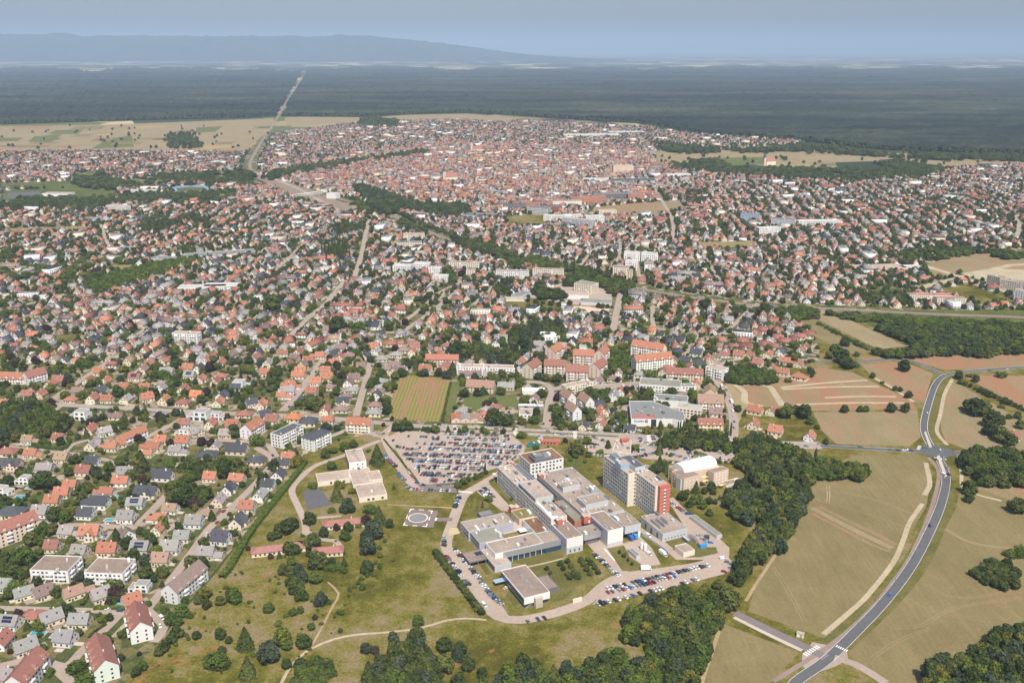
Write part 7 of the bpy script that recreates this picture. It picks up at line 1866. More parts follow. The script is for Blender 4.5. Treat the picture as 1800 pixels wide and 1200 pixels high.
# woods: jittered grid inside each polygon
for t, pts, sp, kinds, (h0, h1), zone in WOODS:
    poly = [t(*p) for p in pts]
    zc = 0.27 * (h0 + h1)             # outlines were read off the crowns, not the stems
    Pw = np.array([un(*p, zc) for p in poly])
    x0, y0 = Pw.min(0); x1, y1 = Pw.max(0)
    xs, ys = np.meshgrid(np.arange(x0, x1 + sp, sp), np.arange(y0, y1 + sp, sp * 0.87))
    xs[1::2] += sp / 2
    xs = (xs + rng.uniform(-0.32, 0.32, xs.shape) * sp).ravel(); ys = (ys + rng.uniform(-0.32, 0.32, ys.shape) * sp).ravel()
    a, b2 = proj(xs, ys, zc)
    k = inpoly(a + rng.normal(0, 1, a.shape) * 5, b2 + rng.normal(0, 1, a.shape) * 1.2, poly) if y0 > 1250 else inpoly(a, b2, poly)
    k &= (a > -60) & (a < 1860)
    if y0 > 1250: k &= (np.sin(xs / 31) + np.sin(ys / 43 + xs / 57) + rng.normal(0, 0.7, xs.shape)) > {'old gardens': 0.2, 'railway screen trees': -5, 'canal trees': -5, 'town park': -1.6, 'plane tree avenue': -5}.get(zone, -0.7)
    if zone == 'old gardens': k &= is_free(xs, ys)
    kx, ky = xs[k], ys[k]
    rim = np.zeros(len(kx), bool)
    for ox, oy in ((9, 0), (-9, 0), (0, 9), (0, -9)): rim |= ~inpoly(*proj(kx + ox, ky + oy, zc), poly)
    for x, y, rm in zip(kx, ky, rim):
        kd = kinds[rng.integers(len(kinds))]
        h = rng.uniform(h0, h1)
        tree(x, y, kd, h, (sp * rng.uniform(1.15, 1.7)) if kd != 'p' else 4.0, ('edge of the ' + zone) if rm else zone)
# rows of trees along the railway
for sgn in (-1,):
    for x, y in along([tuple(q) for q in offset(rpath, sgn * 19.0)], 9.0):
        a, b2 = proj(x, y)
        if 600 < a < 1075 and 330 < b2 < 520: tree(x + rng.normal(0, 3), y + rng.normal(0, 3), 'DDDd'[rng.integers(4)], rng.uniform(7, 12), rng.uniform(7, 10), 'railway screen trees')
# garden and street trees across the town
sp = 8.6
xs, ys = np.meshgrid(np.arange(-2800, 2800, sp), np.arange(430, 4900, sp))
xs = (xs + rng.uniform(-0.48, 0.48, xs.shape) * sp).ravel(); ys = (ys + rng.uniform(-0.48, 0.48, ys.shape) * sp).ravel()
a, b2 = proj(xs, ys)
k = (a > -40) & (a < 1840) & (b2 < 1215) & (rng.uniform(0, 1, xs.shape) < np.where(ys < 900, 0.72, np.where(ys < 1100, 0.85, np.where(ys < 2300, 0.72, 0.54))))
xs, ys = xs[k], ys[k]
full_town = poly_mask(TOWN)
k = is_free(xs, ys, full_town)
old = zmask[np.clip(((ys - GY0) / GC).astype(int), 0, GNY - 1), np.clip(((xs - GX0) / GC).astype(int), 0, GNX - 1)] == 1
for x, y, od in zip(xs[k], ys[k], old[k]):
    if od and rng.uniform() < 0.6: continue
    nearf = y < 1300
    kd = 'dDDDsssubcyD'[rng.integers(12)] if nearf else 'DDDDdbcD'[rng.integers(8)]
    h = rng.uniform(2.2, 5.5) if (nearf and rng.uniform() < (0.72 if y < 900 else 0.5)) else rng.uniform(4.0, 10.5)
    tree(x, y, kd, h, h * (rng.uniform(0.55, 0.8) if kd in 'cC' else rng.uniform(0.8, 1.2)), 'gardens')
# scattered trees of the upper fields
for px, py in zip(rng.uniform(0, 480, 60), rng.uniform(222, 262, 60)):
    x, y = un(px, py); tree(x, y, 'D', rng.uniform(8, 14), rng.uniform(8, 14), 'upper fields')
for px, py in zip(rng.uniform(1160, 1800, 50), rng.uniform(262, 292, 50)):
    x, y = un(px, py); tree(x, y, 'D', rng.uniform(8, 14), rng.uniform(8, 14), 'upper fields')
def shown(tr_):
    px, py = proj(tr_[0], tr_[1], tr_[3] * 0.5)
    return -15 < px < 1815 and py < 1220
TREES = [q for q in TREES if shown(q)]
TREES.sort(key=lambda q: -(q[4] + 0.5 * q[3]) / math.hypot(q[1], q[0], H))
KN = {'d': ('leafy_tree', 'bright leafy tree', 'tree'), 'D': ('leafy_tree', 'dark leafy tree', 'tree'), 'b': ('pine_tree', 'bluish green pine', 'tree'), 'c': ('conifer_tree', 'dark conical conifer', 'tree'), 'C': ('conifer_tree', 'broad bluish conifer', 'tree'), 'p': ('poplar_tree', 'slender dark poplar', 'tree'), 's': ('shrub', 'low rounded green shrub', 'shrub'), 'u': ('leafy_tree', 'purple leaved tree', 'tree'), 'y': ('leafy_tree', 'yellowish leafy tree', 'tree')}
stuff_tr = []
nt_ = {'tree': 0, 'shrub': 0}
PROTO = {}
for q in TREES:
    x, y, k, h, wd, zone = q
    nm, lab, cat = KN[k]
    j = rnd.randrange(VARI[k])
    if nt_[cat] >= (300 if cat == 'tree' else 60) and (k, j) in PROTO:
        stuff_tr.append((x, y, k, j, h, wd)); continue
    nt_[cat] += 1
    szw = 'tall ' if h > 13 else ('low ' if h < 6.5 and cat == 'tree' else 'medium ' if 'wood' in zone else '')
    if cat == 'tree' and k != 'p': szw += 'broad ' if wd > h else ('narrow ' if wd < 0.68 * h and k not in 'cC' else '')
    if zone == 'gardens':
        bst = min((q for q in LANDM if q[3].split()[0] not in ('with', 'facing', 'backing')), key=lambda q: (q[0] - x) ** 2 + (q[1] - y) ** 2)
        where = bst[3] if math.hypot(bst[0] - x, bst[1] - y) < 70 else 'in a garden of the near estate'
    elif zone.startswith('edge'): where = 'at the ' + zone
    elif zone.startswith(('gardens', 'streets', 'fields', 'flats', 'planting')): where = 'among the ' + zone
    else: where = 'in the ' + zone
    while len((szw + lab + ' ' + where).split()) > 16 and szw: szw = ' '.join(szw.split()[1:]) + (' ' if len(szw.split()) > 1 else '')
    rz = rnd.uniform(0, 6.28)
    r_ = empty(nm, (x, y, 0), rz, szw + lab + ' ' + where, cat, szw + lab + ' ' + where)
    put(TRUNK, 'trunk', r_, (0, 0, 0), 0, (wd / 8, wd / 8, h / 10 * (0.6 if k == 's' else 0.9)))
    c = put(CROWN[(k, j)], 'crown', r_, (0, 0, 0), 0, (wd / 8, wd / 8, h / 10 if k != 's' else h / 8))
    PROTO.setdefault((k, j), c)
print('trees', len(TREES), 'mass', len(stuff_tr))
def tree_mass(name, recs, label):
    me = bpy.data.meshes.new(name)
    me.from_pydata([(r_[0], r_[1], 0) for r_ in recs], [], [])
    keys = sorted(PROTO)
    at = me.attributes.new('kind', 'INT', 'POINT'); at.data.foreach_set('value', [keys.index((r_[2], r_[3])) for r_ in recs])
    at = me.attributes.new('scl', 'FLOAT_VECTOR', 'POINT'); at.data.foreach_set('vector', np.array([(r_[5] / 8, r_[5] / 8, r_[4] / (10 if r_[2] != 's' else 8)) for r_ in recs], np.float32).ravel())
    at = me.attributes.new('rot', 'FLOAT_VECTOR', 'POINT'); at.data.foreach_set('vector', np.array([(0, 0, rnd.uniform(0, 6.28)) for r_ in recs], np.float32).ravel())
    o = bpy.data.objects.new(name, me); COL.objects.link(o)
    tag(o, label, kind='stuff')
    g = bpy.data.node_groups.new('tree_mass', 'GeometryNodeTree')
    g.interface.new_socket('Geometry', in_out='INPUT', socket_type='NodeSocketGeometry')
    g.interface.new_socket('Geometry', in_out='OUTPUT', socket_type='NodeSocketGeometry')
    gi, go = g.nodes.new('NodeGroupInput'), g.nodes.new('NodeGroupOutput')
    jn_ = g.nodes.new('GeometryNodeJoinGeometry')
    def attr(nm, dt):
        n = g.nodes.new('GeometryNodeInputNamedAttribute'); n.data_type = dt; n.inputs['Name'].default_value = nm
        return n.outputs['Attribute']
    ak, as_, ar = attr('kind', 'INT'), attr('scl', 'FLOAT_VECTOR'), attr('rot', 'FLOAT_VECTOR')
    for i, key in enumerate(keys):
        if not any(r_[2:4] == key for r_ in recs): continue
        cmp_ = g.nodes.new('FunctionNodeCompare'); cmp_.data_type = 'INT'; cmp_.operation = 'EQUAL'
        ins = [s for s in cmp_.inputs if s.enabled and s.type == 'INT']
        g.links.new(ak, ins[0]); ins[1].default_value = i
        ob = g.nodes.new('GeometryNodeObjectInfo'); ob.transform_space = 'ORIGINAL'; ob.inputs['Object'].default_value = PROTO[key]
        ip = g.nodes.new('GeometryNodeInstanceOnPoints')
        g.links.new(gi.outputs[0], ip.inputs['Points']); g.links.new(cmp_.outputs[0], ip.inputs['Selection'])
        g.links.new(ob.outputs['Geometry'], ip.inputs['Instance'])
        g.links.new(as_, ip.inputs['Scale'])
        e2r = g.nodes.new('FunctionNodeEulerToRotation'); g.links.new(ar, e2r.inputs[0]); g.links.new(e2r.outputs[0], ip.inputs['Rotation'])
        g.links.new(ip.outputs[0], jn_.inputs[0])
    g.links.new(jn_.outputs[0], go.inputs[0])
    mo = o.modifiers.new('trees', 'NODES'); mo.node_group = g
    return o
tree_mass('trees', stuff_tr, 'mass of further garden, street and woodland trees')

# hedges
def hedge(t, pts, wd, h, label, m='leaf_green', z=0.05):
    q = along(smooth(W(t, pts)), 1.0)
    r_ = np.random.default_rng(len(pts) * 7 + abs(int(q[0][0])))
    L = np.hypot(*np.diff(q, axis=0).T).sum()
    n = int(L * (wd + 2 * h) * 2.2)
    u = r_.uniform(0, len(q) - 1.001, n); i = u.astype(int); f = (u - i)[:, None]
    c = q[i] * (1 - f) + q[i + 1] * f
    T = q[i + 1] - q[i]; T /= np.linalg.norm(T, axis=1)[:, None]; Np = np.stack([-T[:, 1], T[:, 0]], 1)
    side_ = r_.uniform(-1, 1, n); top = r_.uniform(0, 1, n) < wd / (wd + 2 * h)
    off = np.where(top, side_ * wd / 2, np.sign(side_) * wd / 2) * (1 + 0.2 * np.sin(u * 1.7) + r_.normal(0, 0.08, n))
    z_ = np.where(top, h, r_.uniform(0.1, h, n)) * (1 + 0.12 * np.sin(u * 0.9) + r_.normal(0, 0.05, n))
    P = np.concatenate([c + Np * off[:, None], z_[:, None]], 1)
    nn = np.concatenate([Np * np.where(top, 0, np.sign(side_))[:, None], np.where(top, 1.0, 0.3)[:, None]], 1)
    v = leaf_quads(P, nn, 0.85, r_)
    mb = MB()
    mb.add([tuple(a) for a in v], [(4 * k, 4 * k + 1, 4 * k + 2, 4 * k + 3) for k in range(n)], m)
    A, B = offset(q, wd * 0.42), offset(q, -wd * 0.42); k = len(q)
    mb.add([(x, y, h * 0.9) for x, y in A] + [(x, y, h * 0.9) for x, y in B] + [(x, y, 0) for x, y in A] + [(x, y, 0) for x, y in B], [f_ for i2 in range(k - 1) for f_ in ((k + i2, k + i2 + 1, i2 + 1, i2), (i2, i2 + 1, 2 * k + i2 + 1, 2 * k + i2), (3 * k + i2, 3 * k + i2 + 1, k + i2 + 1, k + i2))], m)
    return tag(mb.build('hedge'), label, 'hedge')
hedge(TA, [(1300, 590), (1350, 530), (1395, 450), (1480, 310), (1580, 180), (1660, 80), (1740, -20), (1790, -90)], 4.5, 3.2, 'tall bright green hedge between the estate and the hospital meadow')
hedge(TA, [(0, 730), (60, 660), (130, 590), (180, 540)], 2.0, 2.0, 'green hedge along the lane beside the twin flats', 'leaf_dark')
hedge(TA, [(130, 590), (200, 520), (265, 465)], 2.2, 2.0, 'purple hedge below the twin flats', 'leaf_purple')
hedge(TA, [(480, 750), (520, 690), (560, 650)], 2.4, 2.2, 'dark hedge between two diagonal houses', 'leaf_dark')
hedge(TA, [(550, 768), (650, 765), (790, 770)], 2.4, 2.2, 'green hedge along the street below the orange roofed house')
hedge(TA, [(620, 860), (560, 900), (520, 940)], 1.6, 1.4, 'low clipped hedge at the lawn corner', 'leaf_dark')
hedge(TB, [(190, 740), (290, 765), (380, 765), (410, 720), (390, 700)], 2.6, 2.6, 'thick clipped hedge curving round a corner garden')
hedge(TB, [(190, 738), (240, 710), (300, 690)], 2.0, 2.2, 'clipped hedge behind the corner garden')
hedge(TB, [(620, 690), (680, 660), (720, 645)], 2.4, 2.4, 'green hedge beside the grey roofed house')
hedge(TB, [(790, 870), (960, 885), (1140, 905)], 2.2, 2.2, 'long green hedge below the orchard garden')
hedge(TC, [(975, 375), (950, 480), (925, 600)], 1.8, 1.8, 'dark hedge between the mown plot and the vegetable strip', 'leaf_dark')
hedge(Z2, [(690, 410), (770, 360), (850, 330)], 1.6, 1.4, 'low hedge beside the access road', 'leaf_dark')
hedge(ZP, [(95, 215), (200, 340), (360, 545)], 1.2, 1.0, 'thin hedge and fence along the visitor car park', 'leaf_dark')
hedge(ZP, [(390, 570), (450, 650), (510, 735)], 1.2, 1.0, 'thin hedge continuing below the car park gate', 'leaf_dark')

# ------------------------------------------------------------------ vehicles
CARS = []
PAL = [((0.80, 0.80, 0.79), 'white', 24), ((0.42, 0.43, 0.44), 'silver', 16), ((0.16, 0.165, 0.17), 'grey', 20), ((0.02, 0.021, 0.024), 'black', 28), ((0.03, 0.07, 0.20), 'dark blue', 8), ((0.06, 0.2, 0.5), 'blue', 3), ((0.38, 0.02, 0.025), 'red', 6), ((0.3, 0.24, 0.17), 'bronze', 2), ((0.05, 0.16, 0.15), 'teal', 1)]
PW = [p[2] for p in PAL]
def car(x, y, ang, lot, kind='car', ci=None, z=0.2):
    ci = rnd.choices(range(len(PAL)), PW)[0] if ci is None else ci
    CARS.append((x, y, ang, lot, kind, ci, z))
def carrow(t, x0, y0, x1, y1, prob, head, lot, pitch=2.45, z=0.2):
    a, b2 = np.array(un(*t(x0, y0), 0.5)), np.array(un(*t(x1, y1), 0.5))
    L = np.hypot(*(b2 - a)); n = max(1, int(round(L / pitch)))
    ra = math.atan2(*(b2 - a)[::-1])
    for i in range(n + 1):
        if rnd.random() > prob: continue
        p = a + (b2 - a) * i / max(n, 1)
        p = p + rng.normal(0, 0.12, 2)
        car(p[0], p[1], ra + R(head) + (math.pi if rnd.random() < 0.35 else 0) + R(rnd.gauss(0, 1.5)), lot, 'van' if rnd.random() < 0.03 else 'car', z=z)
VP = 'visitor car park'
for x0, y0, x1, y1, pb in ((820, 148, 1580, 178, .9), (470, 130, 620, 136, .6), (500, 180, 600, 182, 1), (640, 185, 740, 187, .8), (790, 190, 1560, 212, .85), (650, 208, 740, 210, .8), (940, 212, 1570, 238, .8),
                           (780, 250, 1690, 288, .93), (630, 268, 1700, 306, .93), (570, 312, 1690, 350, .93), (370, 325, 490, 330, 1), (290, 310, 330, 310, 1), (640, 330, 1690, 378, .93), (310, 372, 1640, 420, .93), (330, 392, 1610, 446, .93),
                           (370, 442, 1470, 486, .93), (440, 467, 1440, 510, .93), (450, 520, 1280, 548, .93), (470, 542, 1250, 572, .9), (530, 602, 1110, 626, .9), (535, 626, 1010, 650, .9), (590, 675, 700, 680, .8), (650, 700, 840, 710, .6), (860, 692, 950, 698, .8)):
    carrow(ZP, x0, y0, x1, y1, pb, 82, VP)
for x, y in ((303, 125), (390, 180), (210, 230), (487, 265), (578, 268), (520, 315), (545, 330)):
    p = un(*ZP(x, y)); car(p[0], p[1], R(80), VP)
carrow(ZP, 450, 797, 910, 815, .6, 88, 'overflow car park')
carrow(ZP, 490, 722, 560, 745, .9, 10, 'overflow car park', 5)
carrow(ZP, 745, 752, 890, 758, .9, 2, 'overflow car park', 5.5)
carrow(ZP, 262, 608, 340, 688, 1, 60, 'overflow car park', 2.9)
carrow(ZP, 358, 752, 428, 800, 1, 70, 'overflow car park', 2.9)
carrow(ZP, 115, 405, 230, 530, 1, 60, 'access road', 2.7)
carrow(ZP, 395, 605, 430, 650, 1, 0, 'overflow car park', 5)
carrow(ZP, 985, 872, 930, 1010, 1, 80, 'kerb above the helipad')
carrow(ZP, 1215, 800, 1300, 880, .9, 50, 'drop off lane', 2.9)
carrow(ZP, 1262, 765, 1380, 885, .9, 50, 'drop off lane', 2.9)
carrow(Z3, 5, 215, 5, 330, 1, 60, 'parking strip', 2.7)
carrow(Z3, 10, 470, 130, 600, .9, 70, 'parking strip', 2.6); carrow(Z3, 150, 640, 220, 720, 1, 70, 'parking strip', 2.6); carrow(Z3, 230, 755, 490, 1055, .8, 70, 'parking strip', 2.6)
carrow(Z3, 190, 395, 250, 490, 1, 60, 'entrance parking bays', 2.6); carrow(Z3, 300, 545, 345, 600, 1, 60, 'entrance parking bays', 2.6); carrow(Z3, 385, 655, 445, 715, 1, 60, 'entrance parking bays', 2.6)
carrow(Z3, 465, 750, 550, 830, 1, 60, 'entrance parking bays', 2.6); carrow(Z3, 570, 890, 690, 1040, 1, 60, 'entrance parking bays', 2.6); carrow(Z3, 720, 1075, 870, 1210, .9, 60, 'entrance parking bays', 2.6)
SL = 'staff car park'
carrow(T1, 962, 912, 1060, 890, 1, -80, 'kerb row of the staff car park', 2.7, .2); carrow(T1, 1090, 882, 1545, 778, .95, -80, 'kerb row of the staff car park', 2.7, .2); carrow(T1, 965, 936, 1050, 918, .8, -80, 'middle row of the staff car park', 2.7, .2); carrow(T1, 1072, 912, 1230, 876, 1, -80, 'middle row of the staff car park', 2.7, .2); carrow(T1, 1255, 862, 1350, 842, .8, -80, 'middle row of the staff car park', 2.7, .2)
carrow(T1, 905, 1008, 965, 990, 1, -80, 'grass edge row of the staff car park', 2.7, .2); carrow(T1, 1002, 982, 1150, 942, .8, -80, 'grass edge row of the staff car park', 2.7, .2); carrow(T1, 1212, 928, 1320, 902, .8, -80, 'grass edge row of the staff car park', 2.7, .2); carrow(T1, 1397, 882, 1480, 860, .7, -80, 'grass edge row of the staff car park', 2.7, .2)
for x, y in ((1660, 762), (1690, 777), (1682, 806), (1642, 818)):
    p = un(*T1(x, y)); car(p[0], p[1], R(-30), SL)
p = un(*T1(1635, 740)); car(p[0], p[1], R(20), SL, 'van', 0)
carrow(T1, 885, 712, 1020, 838, .95, 80, 'parking row beside the lawn trees', 2.6)
for x, y in ((495, 1113), (552, 1097), (590, 1090)):
    p = un(*T1(x, y)); car(p[0], p[1], R(-60), 'bays on the southern road')
p = un(*T1(366, 913)); car(p[0], p[1], R(40), 'entrance pavilion drive', 'car', 0)
p = un(*T1(237, 1015)); car(p[0], p[1], R(-60), 'parking strip', 'van', 0)
carrow(T1, 1322, 408, 1430, 476, 1, 60, 'row beside the ward tower', 2.7)
carrow(Z5, 1070, 865, 1135, 860, 1, 0, 'service yard', 5); carrow(Z5, 1150, 910, 1200, 925, 1, 60, 'service yard', 2.8); carrow(Z5, 1220, 870, 1222, 900, 1, 80, 'service yard', 5); carrow(Z5, 1225, 950, 1280, 970, 1, 30, 'service yard', 3)
for x, y, a in ((1545, 1165, -60), ):
    p = un(*Z4(x + 180, y - 10)); car(p[0], p[1], R(a), 'delivery yard', 'van', 0)
p = un(*T1(1285, 718)); car(p[0], p[1], R(-60), 'delivery yard', 'truck', 0)
p = un(*T1(1185, 805)); car(p[0], p[1], R(5), 'delivery yard', 'truck', 0)
p = un(*Z5(340, 878)); car(p[0], p[1], R(-62), 'delivery ramp', 'van', 0)
LP = 'looping car park'
for a in ((500, 712, 590, 735), (590, 740, 690, 800), (400, 925, 520, 905), (530, 905, 680, 865), (480, 790, 530, 830), (380, 850, 470, 850), (800, 880, 940, 885), (880, 815, 950, 825), (1010, 805, 1110, 790), (1180, 778, 1330, 790), (1350, 795, 1490, 815), (1130, 855, 1160, 905), (1180, 915, 1390, 925), (985, 905, 1180, 980), (1530, 865, 1740, 905), (1540, 955, 1740, 962), (570, 1040, 620, 1080), (840, 985, 1010, 1010)):
    carrow(Z8, *a, .88, 80, LP, 2.6)
FC = 'forecourt of the hospital'
for a in ((1090, 62, 1180, 60), (1380, 90, 1490, 122), (960, 148, 1000, 142), (1190, 190, 1345, 190), (1280, 145, 1350, 165), (1225, 260, 1310, 290), (1300, 55, 1340, 80), (1360, 300, 1400, 305), (590, 55, 610, 60), (960, 252, 970, 255), (1120, 270, 1130, 272)):
    carrow(Z7, *a, .95, 80, FC, 2.7)
SP = 'supermarket parking'
for x in (75, 110, 160, 195):
    carrow(Z8, x, 300, x + 6, 330, .8, 0, SP, 4.5)
for a in ((85, 430, 85, 560), (110, 430, 112, 560), (150, 400, 155, 560), (185, 400, 190, 560), (250, 420, 260, 510), (290, 270, 292, 500)):
    carrow(Z8, *a, .7, 90, SP, 2.8)
carrow(Z8, 110, 300, 150, 320, 1, 0, SP, 5); carrow(Z8, 580, 605, 690, 610, .9, 0, 'avenue', 5.5); carrow(Z8, 310, 545, 340, 595, .9, 0, SP, 5); carrow(Z8, 480, 575, 540, 585, 1, 0, 'avenue', 6)
for t, x, y, a, ci in ((TE, 1267, 400, 80, 5), (TE, 1231, 553, 80, 0), (TE, 1218, 757, 0, 2), (TE, 1307, 770, 80, 0), (TE, 842, 752, -3, 2), (TE, 600, 735, -3, 1), (TE, 1020, 770, -3, 2), (TE, 1062, 774, -3, 3), (TE, 1095, 775, -3, 0), (TE, 1120, 771, -3, 0), (TE, 1140, 775, -3, 4), (TE, 1285, 828, -70, 2), (TE, 1330, 822, -80, 1), (TE, 1352, 875, -75, 1), (TE, 1358, 915, -75, 3), (TF, 1247, 280, 70, 3), (TF, 1015, 685, 55, 5), (TE, 1480, 785, 5, 1), (TE, 1500, 790, 5, 0), (TE, 1700, 300, 2, 0), (TE, 1600, 305, 2, 2)):
    p = un(*t(x, y)); car(p[0], p[1], R(a), 'bypass road', 'car', ci, 0.16)
p = un(*TE(1331, 918)); car(p[0], p[1], R(-75), 'bypass road', 'van', 0, 0.16)
for t, pts, wd in STREETS[:30]:
    pth = along(smooth(W(t, pts)), 9.0)
    for i in range(1, len(pth) - 1):
        if rnd.random() < 0.16:
            d = pth[i + 1] - pth[i - 1]; a = math.atan2(d[1], d[0]); n_ = np.array([-d[1], d[0]]) / np.hypot(*d) * (wd / 2 - 1.1) * rnd.choice((-1, 1))
            p = pth[i] + n_
            car(p[0], p[1], a, 'residential streets', 'van' if rnd.random() < 0.08 else 'car', None, 0.30)
for i in range(26):
    q = avp[int(len(avp) * rnd.random())]
    s = rnd.choice((-5.2, -3.0, 3.0, 5.2)); car(q[0], q[1] + s, R(-7), 'avenue')
for x, y, k in ((1283, 490, 'truck'), (1225, 392, 'van'), (1255, 420, 'car'), (1277, 455, 'car'), (1292, 542, 'van'), (1298, 575, 'car'), (1302, 605, 'car'), (1300, 640, 'car')):
    p = un(*TD(x, y)); car(p[0], p[1], R(95), 'street beside the tilled field', k, 0 if k != 'car' else None)
# car shape: lower body with bonnet and boot, glass house, roof panel, wheels
def loft(sections, y_in):
    """closed side profile (x, z) extruded to +-y; y_in gives half width per point"""
    n = len(sections)
    vs = [(x, -w2, z) for (x, z), w2 in zip(sections, y_in)] + [(x, w2, z) for (x, z), w2 in zip(sections, y_in)]
    fs = [tuple(range(n)), tuple(range(2 * n - 1, n - 1, -1))] + [(i, n + i, n + (i + 1) % n, (i + 1) % n) for i in range(n)]
    return vs, fs
CARP = {'car': [('body', loft([(-2.1, 0.28), (2.1, 0.28), (2.15, 0.55), (2.0, 0.74), (1.0, 0.92), (-1.75, 0.95), (-2.1, 0.86)], [0.86, 0.86, 0.84, 0.8, 0.8, 0.8, 0.82]), 'P'),
                ('window_band', loft([(1.0, 0.92), (0.3, 1.40), (-1.25, 1.42), (-1.85, 0.95)], [0.79, 0.62, 0.62, 0.78]), 'glass'),
                ('roof', loft([(0.34, 1.40), (0.2, 1.46), (-1.15, 1.48), (-1.3, 1.42)], [0.64, 0.6, 0.6, 0.64]), 'P')],
        'van': [('body', loft([(-2.5, 0.3), (2.5, 0.3), (2.52, 0.8), (1.9, 1.1), (1.2, 1.95), (-2.5, 2.0)], [0.95, 0.95, 0.92, 0.9, 0.85, 0.9]), 'P'),
                ('window_band', loft([(1.93, 1.12), (1.28, 1.9), (1.1, 1.9), (0.6, 1.9), (0.6, 1.15)], [0.915, 0.87, 0.87, 0.885, 0.925]), 'glass')],
        'truck': [('cab', loft([(2.0, 0.4), (3.6, 0.4), (3.62, 1.3), (3.3, 2.2), (2.0, 2.3)], [1.05, 1.05, 1.05, 1.0, 1.0]), 'P'), ('window_band', loft([(3.64, 1.35), (3.36, 2.1), (2.6, 2.1), (2.6, 1.4)], [0.98, 0.92, 1.06, 1.08]), 'glass'),
                  ('cargo_box', q_box((-0.9, 0, 1.95), (5.6, 2.3, 2.5)), 'P')]}
wv = [(0.32 * math.cos(2 * math.pi * i / 10), s, 0.32 * math.sin(2 * math.pi * i / 10)) for s in (-0.1, 0.1) for i in range(10)]
WHEEL = (wv, [(i, (i + 1) % 10, 10 + (i + 1) % 10, 10 + i) for i in range(10)] + [tuple(range(9, -1, -1)), tuple(range(10, 20))])
wpos = {'car': [(1.3, 0.78), (1.3, -0.78), (-1.35, 0.78), (-1.35, -0.78)], 'van': [(1.6, 0.86), (1.6, -0.86), (-1.6, 0.86), (-1.6, -0.86)], 'truck': [(2.7, 0.95), (2.7, -0.95), (-2.0, 0.95), (-2.0, -0.95)]}
mb = MB(); mb.add(*WHEEL, 'tyre'); WM = mb.mesh('wheel')
CMESH = {}
for k, parts in CARP.items():
    CMESH[k] = []
    for nm, (v, f), s in parts:
        mb = MB(); mb.add(v, f, {'P': 'car_paint'}.get(s, s)); CMESH[k].append((nm, mb.mesh(k + '_' + nm), s))
CARS = [c for c in CARS if -10 < proj(c[0], c[1])[0] < 1810 and proj(c[0], c[1])[1] < 1205]
CARS.sort(key=lambda c: (c[4] == 'car', math.hypot(c[0], c[1])))
cproto = {}
crecs = []
ncar = 0
for x, y, ang, lot, k, ci, z in CARS:
    colr = PAL[ci][0]
    if k == 'car':
        ncar += 1
        if ncar > 300:
            crecs.append(('car', x, y, z, ang, (1, 1, 1), {'P': colr})); continue
    s_ = rnd.uniform(0.94, 1.06)
    if k not in cproto:
        r_ = empty('parked_' + k if k != 'truck' else 'delivery_truck', (x, y, z), ang)
        for nm, me, s in CMESH[k]:
            o = put(me, nm, r_)
            if s == 'P': o['slot'] = 'P'
        for wx, wy in wpos[k]:
            put(WM, 'wheel', r_, (wx, wy, 0.32 if k != 'truck' else 0.42), 0, (1, 1, 1) if k != 'truck' else (1.3, 1.4, 1.3))
        cproto[k] = r_
    else:
        r_ = copy_tree(cproto[k])
        r_.location = (x, y, z); r_.rotation_euler = (0, 0, ang)
    r_.scale = (s_, s_, s_)
    kn = {'car': 'car', 'van': 'van', 'truck': 'box truck'}[k]
    cn_ = PAL[ci][1]
    r_['label'] = '%s %s %s the %s' % (cn_, kn, 'driving along' if lot in ('bypass road',) else 'standing at', lot)
    r_['category'] = {'truck': 'truck'}.get(k, k); r_['group'] = '%s %ss at the %s' % (cn_, kn, lot)
    for o in r_.children:
        if o.get('slot') == 'P': o.color = (*colr, 1)
CT = {'car': tmpl([(v, f, s) for nm, (v, f), s in CARP['car']] + [([(a + wx, b2 + wy, c2 + 0.32) for a, b2, c2 in WHEEL[0]], WHEEL[1], 'tyre') for wx, wy in wpos['car']])}
if crecs:
    batch('parked_car', CT, crecs, 'mass of further parked cars in many colours', slots={'P': 'car_paint_c', 'glass': 'glass', 'tyre': 'tyre'})
print('cars', len(CARS), 'mass', len(crecs))

# lamp posts along the cycle track
for x, y in ((495, 1075), (645, 960), (825, 850), (945, 735), (1045, 605), (1150, 470), (1215, 320)):
    p = un(*TF(x, y))
    lp = empty('lamp_post', (p[0], p[1], 0.1), R(-40), 'slim grey lamp post beside the brown cycle track', 'lamp post', 'lamp posts along the bypass')
    mb = MB(); mb.cyl((0, 0, 0), 0.12, 0.07, 7.5, 'dark_wall', 8); mb.build('pole', lp)
    mb = MB(); mb.box((0.7, 0, 7.5), (1.5, 0.1, 0.1), 'dark_wall'); mb.build('arm', lp)
    mb = MB(); mb.box((1.4, 0, 7.45), (0.7, 0.3, 0.12), 'metal'); mb.build('lamp_head', lp)
p = un(*TF(490, 915), 1.5)
kb = empty('substation', (p[0], p[1], 0), R(-25), 'white transformer box beside the side road', 'box')
put(um('white_wall'), 'housing', kb, (0, 0, 1.3), 0, (4.2, 2.6, 2.6)); put(um('roof_beige'), 'roof', kb, (0, 0, 2.72), 0, (4.6, 3.0, 0.22)); put(um('metal'), 'door', kb, (0.6, -1.32, 1.1), 0, (1.4, 0.1, 2.0))

